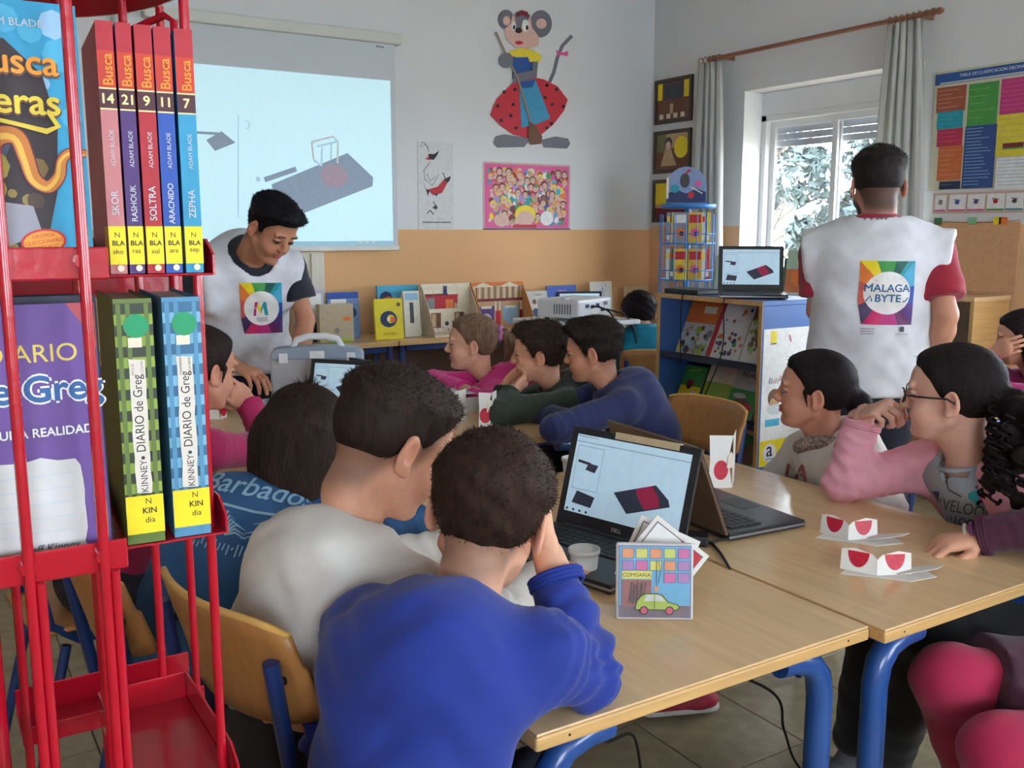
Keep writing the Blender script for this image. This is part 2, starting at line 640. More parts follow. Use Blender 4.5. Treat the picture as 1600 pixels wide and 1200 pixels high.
# ================================================================== furniture
M_TOP = wood_mat('beech_laminate', (222, 188, 142), 0.15, 'y', 0.09)
M_EDGE = wood_mat('beech_edge', (206, 164, 104), 0.45, 'x', 0.16)
M_PLY = wood_mat('chair_plywood', (176, 122, 66), 0.42, 'z', 0.14)
M_PLYE = wood_mat('plywood_edge', (214, 168, 92), 0.5, 'x', 0.2)
M_BLUET = mat('blue_lacquered_tube', (34, 78, 146), 0.28, var=0.12, vscale=14, coat=0.3)
M_DBLUE = mat('dark_blue_tube', (30, 55, 110), 0.3, var=0.15)
M_BLK = mat('black_plastic', (24, 24, 27), 0.45, var=0.2, vscale=30)
M_RUB = mat('black_rubber', (14, 14, 15), 0.6, var=0.2)
M_SCREW = mat('dark_steel_screw', (70, 66, 60), 0.35, metal=0.8, var=0.2)

def table(label, x0, y0, x1, y1, z=0.72, group=None, leg_m=M_BLUET):
    t = thing('school_table', label, 'table', ((x0 + x1) / 2, (y0 + y1) / 2, 0), group=group)
    w, d = (x1 - x0), (y1 - y0)
    MB().box((0, 0, z - .002), (w - .004, d - .004, .004)).build('tabletop', M_TOP, t, bevel=.001)
    MB().box((0, 0, z - .015), (w, d, .022)).build('edge_band', M_EDGE, t, bevel=.004)
    fr = MB()
    for s in (-1, 1):
        fr.box((s * (w / 2 - .10), 0, z - .041), (.03, d - .2, .03))
        fr.box((0, s * (d / 2 - .10), z - .041), (w - .2, .03, .03))
    fr.build('underframe', M_DBLUE, t)
    for sx in (-1, 1):
        for sy in (-1, 1):
            lx, ly = sx * (w / 2 - .055), sy * (d / 2 - .055)
            p = [(lx - sx * .11, ly, z - .052), (lx - sx * .07, ly, z - .055), (lx - sx * .03, ly, z - .068), (lx - sx * .008, ly, z - .095), (lx, ly, z - .135), (lx, ly, z - .2), (lx, ly, .02)]
            lg = MB().tube(p, .0235, 14).build('leg', leg_m, t)
            MB().cyl((lx, ly, 0), (lx, ly, .03), .027, .026, 12).build('rubber_foot', M_RUB, lg)
    for sx in (-.42, .42):
        MB().cyl((sx * w, -d / 2 - .0004, z - .014), (sx * w, -d / 2 + .003, z - .014), .0022, n=8).build('edge_screw', M_SCREW, t)
    return t

T1 = table('front-left beech school table, blue legs, bearing the open laptop and drawn card', .672, 1.012, 1.368, 2.215, group='beech school tables')
T2 = table('front-right beech school table with the paper glasses lying on it', 1.374, .985, 2.035, 2.185, group='beech school tables')
T3 = table('middle-left beech table in front of the magenta-sleeved person', .62, 2.62, 1.318, 3.82, group='beech school tables')
T4 = table('middle-right beech table under the white plastic tray', 1.324, 2.62, 2.02, 3.82, group='beech school tables')
T5 = table('school table under the laptop by the right wall bookcase', 3.36, 2.05, 3.92, 2.95, group='beech school tables')

def desk(label, x0, x1):
    t = thing('wall_desk', label, 'desk', ((x0 + x1) / 2, 5.43, 0), group='long desks at the back wall')
    w = x1 - x0
    MB().box((0, 0, .735), (w, .5, .03)).build('desktop', M_TOP, t, bevel=.003)
    MB().box((0, -.251, .735), (w, .004, .028)).build('edge_band', M_EDGE, t)
    MB().box((0, .2, .42), (w - .1, .015, .5)).build('back_panel', mat('dark_veneer', (92, 62, 44), 0.6, var=0.2), t)
    for s in (-1, 1):
        for y in (-.2, .18):
            MB().cyl((s * (w / 2 - .035), y, 0), (s * (w / 2 - .035), y, .72), .022, n=10).build('leg', M_DBLUE, t)
    MB().box((0, -.2, .70), (w - .12, .03, .035)).build('apron', M_DBLUE, t)
    return t
desk('long back-wall desk under the screen, bearing the blue-white books', 1.0, 2.44)
desk('long back-wall desk carrying the yellow book and pop-up houses', 2.45, 4.74)

def chair(label, loc, rz, seat=0.42, group='plywood school chairs', z_top=.80):
    """local +y is the direction the sitter faces"""
    t = thing('school_chair', label, 'chair', loc, rz, group)
    def seat_fn(u, v):
        x, y = (u - .5) * .38, (v - .5) * .38
        zz = seat + .012 * ((u - .5) * 2) ** 2 - .03 * max(0, v - .82) / .18 * .6
        return (x * (1 - .08 * (1 - v)), y, zz)
    MB().sheet(seat_fn, 8, 8, .011).build('seat', M_PLY, t)
    def back_fn(u, v):
        a = (u - .5) * 2
        hh = .10 + .02
        zc = z_top - .09
        shape = 1 - .16 * max(0, (abs(a) - .55) / .45) ** 2
        zz = zc + (v - .5) * .18 * shape - (.0 if v > .5 else .02 * a * a * -1)
        return (a * .195 * (1 - .05 * (v - .5)), -.20 - .05 * (v - .5) + .045 * a * a - .02, zz)
    MB().sheet(back_fn, 14, 6, .012, M_PLY).build('backrest', M_PLY, t)
    ed = MB()
    ed.tube([back_fn(i / 14, 1.0) for i in range(15)], .0065, 6)
    ed.build('backrest_edge', M_PLYE, t)
    for s in (-1, 1):
        x = s * .165
        MB().tube([(x, .16, .01), (x, .15, seat - .06), (x, .13, seat - .022), (x, -.10, seat - .022), (x * 1.02, -.165, seat + .03), (x * 1.0, -.215, z_top - .055)], .0125, 10).build('side_tube', M_DBLUE, t)
        MB().tube([(x * 1.05, -.23, .01), (x, -.13, seat - .03)], .0125, 10).build('leg', M_DBLUE, t)
        MB().cyl((x * .98, -.2, z_top - .09), (x * .98, -.192, z_top - .09), .007, n=8).build('rivet', M_SCREW, t)
    MB().tube([(-.165, -.09, seat - .024), (.165, -.09, seat - .024)], .011, 8).build('crossbar', M_DBLUE, t)
    return t

# ------------------------------------------------------------------ cabinet (book display unit)
M_CBL = mat('blue_laminate', (62, 108, 176), 0.4, var=0.08)
M_CDK = mat('dark_blue_shelf', (36, 48, 74), 0.5, var=0.12)
CX0, CX1, CY0, CY1, CZ = 2.937, 3.30, 2.769, 3.42, 1.115
cab = thing('book_display_cabinet', 'blue laminate book display cabinet with sloping shelves and poster on its end', 'cabinet', ((CX0 + CX1) / 2, (CY0 + CY1) / 2, 0))
c = cab.location
def cbox(name, a, b, m, bev=.002, par=None):
    return MB().box2(a, b).build(name, m, par or cab, world=(par is None), bevel=bev)
cbox('end_panel', (CX0, CY0, .03), (CX1, CY0 + .02, CZ - .02), M_CBL)
cbox('end_panel', (CX0, CY1 - .02, .03), (CX1, CY1, CZ - .02), M_CBL)
cbox('top_board', (CX0 - .005, CY0 - .005, CZ - .02), (CX1 + .005, CY1 + .005, CZ), M_CBL)
cbox('back_panel', (CX1 - .02, CY0 + .02, .03), (CX1, CY1 - .02, CZ - .02), M_CDK)
cbox('plinth', (CX0 + .02, CY0 + .01, 0), (CX1 - .02, CY1 - .01, .06), M_CDK)
for y in (CY0, CY1 - .02):
    cbox('edge_strip', (CX0 - .004, y, .03), (CX0, y + .02, CZ - .02), M_EDGE, .0005)
cbox('edge_strip', (CX0 - .009, CY0 - .005, CZ - .02), (CX0 - .005, CY1 + .005, CZ), M_EDGE, .0005)
SHZ = (.835, .585, .335)
for z in SHZ:
    sh = MB()
    p = [(CX0 + .012, z), (CX0 + .012, z - .012), (CX0 + .13, z - .012), (CX1 - .03, z + .21), (CX1 - .03, z + .222), (CX0 + .125, z)]
    vs = [(a, CY0 + .021, b) for a, b in p] + [(a, CY1 - .021, b) for a, b in p]
    n = len(p)
    sh.add(vs, [tuple(range(n)), tuple(range(n, 2 * n))[::-1]] + [(i, n + i, n + (i + 1) % n, (i + 1) % n) for i in range(n)])
    s_ = sh.build('sloping_shelf', M_CDK, cab, world=True)
    cbox('shelf_lip', (CX0 + .002, CY0 + .021, z - .014), (CX0 + .012, CY1 - .021, z + .014), M_CDK)
a = Art()
a.rect(.01, .42, .34, 1.0, WHITE)
a.rect(.01, .42, .34, .53, YEL)
a.circ(.07, .475, .04, WHITE).text('a', .07, .482, .09, NAVY, bold=.001).rect(.05, .447, .09, .452, CYAN)
a.rect(.05, .94, .085, .99, YEL).rect(.05, .935, .085, .94, DGREY)
a.circ(.085, .71, .038, BROWN).circ(.085, .685, .027, TAN).circ(.09, .66, .045, PALEG, ry=.022).rect(.035, .59, .12, .62, CYAN)
for k in range(9):
    a.line([(.05 + k * .012, .77 + random.uniform(-.01, .01)), (.056 + k * .012, .79 + random.uniform(-.01, .012))], .004, random.choice([DGREY, ORANGE, CYAN]))
a.line([(.24 + .022 * math.cos(q), .87 + .022 * math.sin(q)) for q in np.linspace(0, 6.2, 16)], .005, NAVY)
a.line([(.24, .85), (.225, .80), (.24, .78), (.222, .75)], .008, RED).line([(.205, .82), (.225, .81), (.25, .82)], .006, NAVY)
a.circ(.18, .74, .02, LILAC).circ(.26, .70, .025, SKYB).line([(.16, .97), (.17, .94)], .005, RED)
a.build('end_poster', frame((CX0 + .0, CY0 - .0005, 0), (1, 0, 0), (0, 0, 1)), cab, world=True)

# ------------------------------------------------------------------ books
M_PAGES = mat('page_block', (232, 224, 204), 0.8, var=0.08, vscale=300, stretch=(1, 60, 1))
def book(label, loc, rz, w, h, th, cover, tilt=0.0, front=None, back=None, spine=None, group=None, roll=0.0, name='book'):
    """local: x from spine(-) to fore-edge(+), front cover faces -y, spine faces -x, stands on z=0"""
    t = thing(name, label, 'book', loc, rz, group)
    t.rotation_euler = (tilt, roll, rz)
    c = .0016
    mb = MB()
    mb.box2((-w / 2, -th / 2, 0), (w / 2, -th / 2 + c, h)).box2((-w / 2, th / 2 - c, 0), (w / 2, th / 2, h)).box2((-w / 2, -th / 2 + c, 0), (-w / 2 + c, th / 2 - c, h))
    cv = mb.build('cover', cover, t, bevel=.0007, seg=1)
    MB().box2((-w / 2 + c, -th / 2 + c, .003), (w / 2 - .003, th / 2 - c, h - .003)).build('pages', M_PAGES, t)
    if front:
        front.items.insert(0, ([(.001, .001), (w - .001, .001), (w - .001, h - .001), (.001, h - .001)], [(0, 1, 2, 3)], cover, 0))
        front.build('cover_print', frame((-w / 2, -th / 2, 0), (1, 0, 0), (0, 0, 1)), cv, base=.0002)
    if back:
        back.build('back_print', frame((w / 2, th / 2, 0), (-1, 0, 0), (0, 0, 1)), cv, base=.0002)
    if spine:
        spine.build('spine_print', frame((-w / 2, th / 2, 0), (0, -1, 0), (0, 0, 1)), cv, base=.0002)
    return t

# display books on the cabinet's slopes (front leans on the slope, faces -X)
SLOPE = math.atan2(.222, CX1 - .03 - CX0 - .125)
def disp_book(label, ymid, z, w, h, m, art, g='picture books displayed on the cabinet'):
    # lies against the slope: local -y must face (-X, up)
    rt = math.pi / 2 - SLOPE
    th = .008
    loc = Vector((CX0 + .125 - .035, ymid, z + .002))
    b = book(label, loc, -math.pi / 2, w, h, th, m, tilt=-rt * 0.55, front=art, group=g)
    return b
A = Art(); A.rect(0, 0, .2, .27, PALEG).rect(0, .15, .2, .27, ORANGE).rect(.1, .20, .18, .235, CREAM)
for k in range(34):
    A.circ(random.uniform(.015, .185), random.uniform(.012, .13), random.uniform(.008, .02), random.choice([GREY, DGREY, LIME, TAN, SKYB, BROWN]), 7)
A.rect(.01, .01, .03, .04, YEL)
disp_book('orange and grey picture book, topmost left on the cabinet front', CY1 - .13, SHZ[0], .2, .27, ink('b1', (225, 150, 70)), A)
A = Art(); A.rect(0, 0, .2, .28, WHITE).rect(0, 0, .025, .28, RED)
for k in range(30):
    A.circ(random.uniform(.04, .19), random.uniform(.02, .12) + (random.random() < .25) * .12, random.uniform(.005, .014), random.choice([PURPLE, BROWN, RED, DGREY, GREEN, ORANGE, NAVY]), 7)
disp_book('white picture book with tiny figures and red spine, middle of the cabinet front', CY1 - .335, SHZ[0], .2, .28, ink('b2', (230, 228, 222)), A)
A = Art(); A.rect(0, 0, .18, .25, WHITE).rect(0, .19, .18, .25, BROWN)
for k in range(40):
    q = random.random(); A.circ(.03 + q * .12 + random.uniform(-.02, .02), .05 + random.uniform(0, .15), random.uniform(.008, .018), random.choice([LIME, YEL, BROWN, ink('olive', (120, 110, 60))]), 7)
disp_book('book with olive and yellow leafy cover, right end of the cabinet top shelf', CY0 + .12, SHZ[0], .18, .25, ink('b3', (222, 220, 212)), A)
A = Art(); A.rect(0, 0, .14, .2, GREEN).rect(0, 0, .14, .1, YEL).circ(.05, .03, .03, RED).circ(.06, .11, .022, MAROON).circ(.06, .095, .012, BLACK).circ(.1, .06, .02, PALEG).line([(.03, .17), (.11, .185)], .01, LIME)
disp_book('small green and yellow book low on the cabinet front', CY1 - .10, SHZ[1], .14, .20, ink('b4', (60, 150, 60)), A)
A = Art(); A.rect(0, 0, .17, .25, LIME).rect(0, .14, .17, .22, CREAM).rect(0, 0, .17, .07, WHITE)
for k in range(30): A.rect((k % 10) * .017, (k // 10) * .02, (k % 10) * .017 + .01, (k // 10) * .02 + .01, random.choice([BLACK, WHITE, BROWN]))
disp_book('pale green book with checkered bottom, second shelf of the cabinet', CY1 - .27, SHZ[1], .17, .25, ink('b5', (180, 185, 120)), A)
A = Art(); A.rect(0, 0, .17, .25, PALEG).rect(0, 0, .17, .13, GREEN).circ(.08, .06, .05, BROWN, ry=.03).circ(.12, .05, .03, RED, ry=.02).circ(.06, .1, .04, PALEG, ry=.012).text('Nove', .08, .2, .04, DGREY)
disp_book('grey and green book with animals, second shelf of the cabinet', CY1 - .44, SHZ[1], .17, .25, ink('b6', (170, 175, 170)), A)
A = Art(); A.rect(0, 0, .14, .2, DGREY).rect(0, 0, .08, .09, CREAM).rect(.08, 0, .14, .12, PURPLE).circ(.05, .1, .03, TAN).text('Cayu', .07, .175, .035, WHITE, shear=.2)
disp_book('dark book with white lettering beside the end panel, low on the cabinet', CY0 + .11, SHZ[1] - .06, .14, .2, ink('b7', (60, 55, 70)), A)
A = Art(); A.rect(0, 0, .2, .25, GREEN).circ(.1, .1, .05, BROWN).rect(0, 0, .2, .04, RED).circ(.14, .18, .03, MAROON)
disp_book('green book on the lowest visible cabinet shelf', CY0 + .16, SHZ[2], .2, .25, ink('b8', (80, 130, 60)), A)

# books standing on the back desk: (px0, px1, ytop, ybottom, depth y, colour, art)
def wall_book(label, px0, px1, pt, y, col, art=None, th=.02, lean=.10, name='book', z0=.75):
    p0, p1 = aty(px0, 490, y), aty(px1, 490, y)
    w = p1.x - p0.x
    h = aty((px0 + px1) / 2, pt, y).z - z0
    t = book(label, ((p0.x + p1.x) / 2, y, z0 + .001), 0, w, h, th, ink('wb_%d' % px0, col), tilt=-lean, front=art(w, h) if art else None, group='books and boxes on the back desks', name=name)
    return t
def art_grey(w, h):
    A = Art(); A.rect(w * .1, h * .5, w * .9, h * .92, WHITE).circ(w * .5, h * .25, w * .3, DGREY, ry=h * .12).rect(0, 0, w, h * .1, NAVY).rect(w * .05, h * .3, w * .2, h * .42, ORANGE); return A
wall_book('white and grey activity book, leftmost on the back desk', 465, 508, 453, 5.42, (190, 190, 205), art_grey)
def art_bw(w, h):
    A = Art(); A.rect(0, h * .86, w, h, BLUE).rect(w * .1, h * .6, w * .6, h * .85, WHITE).circ(w * .75, h * .55, w * .16, NAVY).circ(w * .5, h * .3, w * .3, SKYB).circ(w * .3, h * .2, w * .15, GREY); return A
wall_book('blue and white book behind the beige box on the back desk', 513, 562, 457, 5.5, (110, 140, 190), art_bw)
def art_be(w, h):
    A = Art(); A.rect(w * .7, h * .55, w * .92, h * .65, ORANGE).circ(w * .5, h * .3, w * .08, GREY).rect(w * .2, 0, w * .9, h * .08, LIME); return A
wall_book('beige box with an orange tag on the back desk', 497, 550, 475, 5.33, (186, 170, 140), art_be, th=.05, lean=.03, name='cardboard_box')
def art_y(w, h):
    A = Art(); A.circ(w * .48, h * .5, w * .3, NAVY, ry=h * .2).circ(w * .56, h * .5, w * .14, YEL).circ(w * .62, h * .48, w * .1, ORANGE).circ(w * .48, h * .5, w * .06, CREAM).text('Luna llena', w * .5, h * .15, h * .09, ink('olive', (120, 110, 60))).circ(w * .85, h * .85, w * .07, BROWN); return A
wall_book('bright yellow picture book with a dark round moon picture', 586, 630, 467, 5.27, (228, 208, 30), art_y)
def art_bl(w, h):
    A = Art(); A.rect(0, h * .55, w, h, CYAN).circ(w * .2, h * .75, w * .15, NAVY).circ(w * .25, h * .6, w * .2, ORANGE).rect(w * .55, h * .3, w, h * .8, PALEG); return A
wall_book('blue picture book standing behind the yellow book', 592, 656, 446, 5.46, (110, 165, 205), art_bl)
def art_wt(w, h):
    A = Art(); A.rect(w * .35, h * .3, w * .6, h * .75, DGREY).rect(w * .1, h * .8, w * .9, h * .95, SKYB); return A
wall_book('narrow white book beside the yellow book', 632, 657, 455, 5.33, (222, 218, 200), art_wt)
# pop-up houses: opened board books
def popup(label, px0, px1, pt, y, base, pic):
    p0, p1 = aty(px0, 480, y), aty(px1, 480, y)
    w = p1.x - p0.x; h = aty((px0 + px1) / 2, pt, y).z - .75
    t = thing('popup_house', label, 'pop-up book', ((p0.x + p1.x) / 2, y, .751), group='pop-up houses')
    MB().box((0, 0, h / 2), (w, .012, h)).build('back_board', base, t, bevel=.001)
    MB().box((0, -.10, .006), (w, .19, .012)).build('floor_board', base, t, bevel=.001)
    for s in (-1, 1):
        MB().prism([(-.19, 0), (0, 0), (0, h * .95), (-.10, h * .5)], 0, .004).build('side_wing', base, t).matrix_local = Matrix.Translation((s * (w / 2 - .004), 0, .012)) @ Matrix(((0, 0, 1, 0), (1, 0, 0, 0), (0, 1, 0, 0), (0, 0, 0, 1)))
    pic(w, h).build('interior_print', frame((-w / 2, -.0061, 0), (1, 0, 0), (0, 0, 1)), t)
    return t
def pic_a(w, h):
    A = Art(); A.rect(0, 0, w, h, CREAM).rect(w * .07, h * .5, w * .75, h * .78, RED).rect(w * .13, h * .5, w * .28, h * .72, GREY).rect(w * .5, h * .5, w * .66, h * .68, ORANGE).rect(w * .68, h * .5, w * .75, h * .6, TAN)
    A.rect(w * .07, h * .76, w * .55, h * .8, MAROON).rect(w * .45, h * .78, w * .53, h * .95, NAVY)
    for q in (.2, .68): A.rect(w * q, h * .12, w * (q + .2), h * .42, BROWN).rect(w * (q + .02), h * .14, w * (q + .1), h * .4, TAN)
    for k in range(26): A.line([(random.uniform(0, w), random.uniform(0, h)) for _ in (0, 1)][:1] + [(random.uniform(0, w), random.uniform(h * .85, h))], .0012, TAN) if k % 5 == 0 else A.circ(random.uniform(.02, w), random.uniform(0, h * .12), .006, random.choice([BROWN, PALEG, LILAC]), 6)
    A.circ(w * .52, h * .2, .014, DGREY); return A
popup('white pop-up doll house with red sofa room on the back desk', 657, 733, 443, 5.40, ink('pw', (214, 196, 172)), pic_a)
def pic_b(w, h):
    A = Art(); A.rect(0, 0, w, h, TAN).rect(0, h * .6, w, h * .66, MAROON).rect(0, h * .93, w, h, ORANGE)
    for k in range(16): A.rect(w * (.04 + k * .058), h * .66, w * (.06 + k * .058), h * .92, BROWN if k % 2 else CREAM)
    for q in (.03, .53): A.poly([(w * q, h * .9), (w * (q + .4), h * .9), (w * (q + .2), h)], CREAM)
    for q in (.14, .6): A.rect(w * q, h * .2, w * (q + .3), h * .5, PURPLE if q < .5 else SKYB).circ(w * (q + .15), h * .22, w * .1, PALEG if q < .5 else SKYB).rect(w * (q + .05), h * .45, w * (q + .25), h * .5, CREAM)
    for q in (.02, .45, .53, .95): A.rect(w * q, 0, w * (q + .03), h * .6, CREAM)
    A.rect(w * .46, h * .1, w * .56, h * .4, RED).rect(w * .93, h * .1, w, h * .4, MAROON); return A
popup('orange pop-up theatre house with columns on the back desk', 735, 816, 441, 5.44, ink('pb', (206, 150, 96)), pic_b)
def art_w1(w, h):
    A = Art(); A.circ(w * .4, h * .7, w * .1, BROWN).circ(w * .45, h * .4, w * .16, NAVY).circ(w * .6, h * .35, w * .1, GREEN).text('Cuento', w * .55, h * .9, h * .08, BLACK); return A
wall_book('pale booklet with small figures beside the projector', 822, 856, 455, 5.45, (190, 188, 180), art_w1)
def art_b1(w, h):
    A = Art(); A.rect(w * .04, h * .3, w * .96, h * .95, BLUE).text('LIBROS', w * .5, h * .85, h * .10, LILAC); return A
wall_book('blue rectangular sign standing behind the projector', 856, 902, 446, 5.55, (60, 90, 150), art_b1, th=.01)
def art_s(w, h):
    A = Art(); A.circ(w * .5, h * .7, w * .3, PALEG); [A.line([(w * random.uniform(.1, .9), h * random.uniform(.5, .95)), (w * random.uniform(.1, .9), h * random.uniform(.5, .95))], .003, DGREY) for _ in range(8)]; A.rect(w * .1, h * .05, w * .4, h * .35, PINK); return A
wall_book('cream card with scribbled drawing behind the projector', 924, 958, 440, 5.5, (206, 200, 184), art_s, th=.006)
def art_es(w, h):
    A = Art(); A.rect(.002, .002, w - .002, h - .002, ink('wb_976', (206, 186, 140))).text('Es', w * .5, h * .82, h * .22, DGREY).text('no', w * .5, h * .58, h * .22, DGREY); return A
wall_book('cream card lettered Es no above the far laptop', 976, 1013, 448, 5.6, (206, 186, 140), art_es, th=.006)

# ------------------------------------------------------------------ laptops
M_LAPD = mat('laptop_dark_plastic', (34, 35, 39), 0.38, var=0.15, vscale=20)
M_LAPS = mat('laptop_silver_edge', (150, 150, 155), 0.35, metal=0.5, var=0.06)
M_KEY = mat('laptop_keys', (20, 21, 24), 0.5, var=0.1)
M_BRZ = mat('laptop_bronze_lid', (112, 92, 74), 0.4, metal=0.35, var=0.1)
SCR = ink('screen_pale', (176, 204, 222), emit=.42)
SCRD = ink('screen_dark', (52, 58, 76), emit=.12)
SCRR = ink('screen_red', (150, 30, 70), emit=.25)
SCRG = ink('screen_grey', (140, 166, 186), emit=.36)
def model_screen(w, h, red=True):
    A = Art(.0002)
    A.rect(0, 0, w, h, SCR)
    A.rect(0, h * .9, w, h * .915, SCRG).rect(0, h * .97, w * .2, h * .985, SCRG)
    A.rect(w * .03, h * .3, w * .27, h * .86, SCRG).rect(w * .035, h * .31, w * .265, h * .85, SCR)
    A.line([(w * .05, h * .66), (w * .17, h * .64)], h * .035, SCRD).poly([(w * .13, h * .56), (w * .22, h * .54), (w * .24, h * .64), (w * .15, h * .65)], SCRD)
    A.poly([(w * .06, h * .12), (w * .24, h * .10), (w * .26, h * .24), (w * .09, h * .28)], SCRD)
    A.poly([(w * .42, h * .36), (w * .76, h * .56), (w * .88, h * .42), (w * .90, h * .34), (w * .56, h * .14), (w * .47, h * .28)], SCRD)
    if red:
        A.poly([(w * .60, h * .46), (w * .73, h * .54), (w * .80, h * .42), (w * .82, h * .31), (w * .70, h * .24), (w * .63, h * .36)], SCRR)
    for k in range(4): A.rect(w * (.02 + k * .06), h * .02, w * (.04 + k * .06), h * .05, SCRD)
    return A
def laptop(label, loc, rz, w=.33, d=.23, lh=.215, open_deg=108, lid_m=None, screen=True, logo=None, bezel_m=None, keys=True):
    """origin under the hinge centre; user side is local -y"""
    t = thing('laptop', label, 'laptop', loc, rz, 'laptops in use')
    bs = MB().box2((-w / 2, -d, .003), (w / 2, .0, .020)).build('base', M_LAPD, t, bevel=.003)
    MB().box2((-w / 2 - .0006, -d - .0006, .008), (w / 2 + .0006, .0, .013)).build('edge_trim', M_LAPS, bs)
    for sx in (-1, 1):
        for yy in (-.02, -d + .02):
            MB().cyl((sx * (w / 2 - .025), yy, 0), (sx * (w / 2 - .025), yy, .004), .008, n=8).build('rubber_foot', M_RUB, bs)
    if keys:
        kb = MB()
        kw = (w - .05) / 14
        for r in range(5):
            for q in range(14):
                if r == 4 and 3 < q < 9:
                    if q == 4:
                        kb.box((-w / 2 + .025 + kw * 6.5, -.035 - r * .018, .0212), (kw * 5 - .002, .0155, .0024))
                    continue
                kb.box((-w / 2 + .025 + kw * (q + .5), -.035 - r * .018, .0212), (kw - .002, .0155, .0024))
        kb.build('keyboard', M_KEY, bs)['kind'] = 'stuff'
        MB().box((0, -d + .045, .0202), (.085, .055, .0008)).build('touchpad', M_BLK, bs)
    MB().cyl((-w / 2 + .03, .0, .017), (w / 2 - .03, .0, .017), .008, n=10).build('hinge', M_LAPD, t)
    a = math.radians(180 - open_deg)                  # lid leans back by open-90
    lean = math.radians(open_deg - 90)
    ML = Matrix.Translation((0, .002, .018)) @ Matrix.Rotation(-lean, 4, 'X')
    lid = MB().box2((-w / 2, 0, 0), (w / 2, .008, lh), M=None)
    lo = lid.build('lid', lid_m or M_LAPD, t, bevel=.003)
    lo.matrix_local = ML
    bz = MB().box2((-w / 2 + .001, -.0012, .001), (w / 2 - .001, .0, lh - .001)).build('bezel', bezel_m or M_LAPD, lo)
    if screen:
        mx, b0, t0 = .018, .032, .016
        A = model_screen(w - 2 * mx, lh - b0 - t0)
        A.build('screen', frame((-w / 2 + mx, -.0014, b0), (1, 0, 0), (0, 0, 1)), lo, base=.0001)
    if logo:
        Art().text(logo, 0, .016, .012, PALEG, bold=.0003).build('logo', frame((0, -.0014, 0), (1, 0, 0), (0, 0, 1)), lo)
    return t
LT1 = laptop('black laptop with lit model screen on the table before the grey-shirted person', (1.255, 1.585, .7205), math.radians(-76), .345, .235, .225, 106, logo='DELL')
LT2 = laptop('open laptop seen from behind, bronze lid, between the two front tables', (1.497, 1.645, .7205), math.radians(86), .35, .225, .225, 113, lid_m=M_BRZ)
LT3 = laptop('dark laptop with lit screen standing on the blue book cabinet', (3.13, 3.03, CZ + .0005), math.radians(-42), .28, .21, .205, 104)
LT4 = laptop('small laptop showing a model, in front of the clear plastic case', (at(528, 640, 3.6).x, at(528, 640, 3.6).y, .7205), math.radians(-52), .27, .19, .185, 104)
LT5 = laptop('laptop seen half from behind, back to back with the small one', (at(585, 640, 3.75).x, at(585, 640, 3.75).y, .7205), math.radians(100), .28, .19, .185, 108)
LT6 = laptop('laptop with pale screen before the person at the right wall', (3.66, 2.58, .7205), math.radians(-42), .32, .22, .215, 104, screen=False)
Art().rect(-.142, .03, .142, .20, SCR).build('screen', frame((0, -.0014, 0), (1, 0, 0), (0, 0, 1)), [c_ for c_ in LT6.children if c_.name.startswith('lid')][0])
LT7 = laptop('far laptop on the back desk behind the teal-jacketed person', (3.97, 5.44, .751), math.radians(-25), .32, .2, .215, 105)

# label strip on the rear of laptop one's lid top, as the photo shows
MB().box2((-.05, -.0015, .212), (.12, .0105, .2275)).build('paper_strip', ink('strip', (206, 186, 150)), [c_ for c_ in LT1.children if c_.name.startswith('lid')][0])

# ------------------------------------------------------------------ projector on its stand
M_WPL = mat('white_plastic', (226, 228, 230), 0.4, var=0.04)
PJ = atz(900, 497, .95)
st = thing('projector_stand', 'tall white stand with a flat top under the projector', 'stand', (PJ.x, PJ.y, 0))
MB().box((0, 0, .935), (.52, .42, .025)).build('stand_top', M_WPL, st, bevel=.006)
MB().cyl((0, 0, .05), (0, 0, .925), .03, n=14).build('column', M_WPL, st)
for k in range(4):
    q = k * math.pi / 2 + .4
    MB().tube([(0, 0, .07), (.26 * math.cos(q), .26 * math.sin(q), .02)], .018, 8).build('leg', M_WPL, st)
pj = thing('projector', 'white video projector with black cables plugged in its rear', 'projector', (PJ.x - .01, PJ.y, .948), math.radians(22))
MB().box((0, 0, .062), (.33, .25, .095)).build('body', M_WPL, pj, bevel=.014, seg=3)
for sx in (-1, 1):
    for sy in (-1, 1):
        MB().cyl((sx * .12, sy * .09, 0), (sx * .12, sy * .09, .016), .012, n=8).build('foot', M_RUB, pj)
MB().cyl((-.08, .12, .065), (-.08, .148, .065), .035, n=18).build('lens', M_BLK, pj)
for k in range(7):
    MB().box((-.166, -.08 + k * .016, .06), (.003, .007, .05)).build('vent_slot', GREY, pj)
for k, (x, z, m_) in enumerate(((-.08, .075, NAVY), (-.03, .07, DGREY), (.02, .075, NAVY), (.07, .05, BLACK), (.10, .08, GREY))):
    MB().box((x, -.126, z), (.03, .006, .018)).build('socket', m_, pj)
MB().box((-.12, -.02, .112), (.05, .03, .004)).build('button_pad', PALEG, pj)
def cable(name, label, pts, r=.004, m=M_RUB, sub=8):
    P = [Vector(p) for p in pts]
    out = []
    for i in range(len(P) - 1):
        p0, p1, p2, p3 = P[max(i - 1, 0)], P[i], P[i + 1], P[min(i + 2, len(P) - 1)]
        for k in range(sub):
            t = k / sub
            out.append(.5 * ((2 * p1) + (p2 - p0) * t + (2 * p0 - 5 * p1 + 4 * p2 - p3) * t * t + (3 * p1 - p0 - 3 * p2 + p3) * t ** 3))
    out.append(P[-1])
    o = MB().tube(out, r, 8).build(name, m)
    return tag(o, label, 'cable')
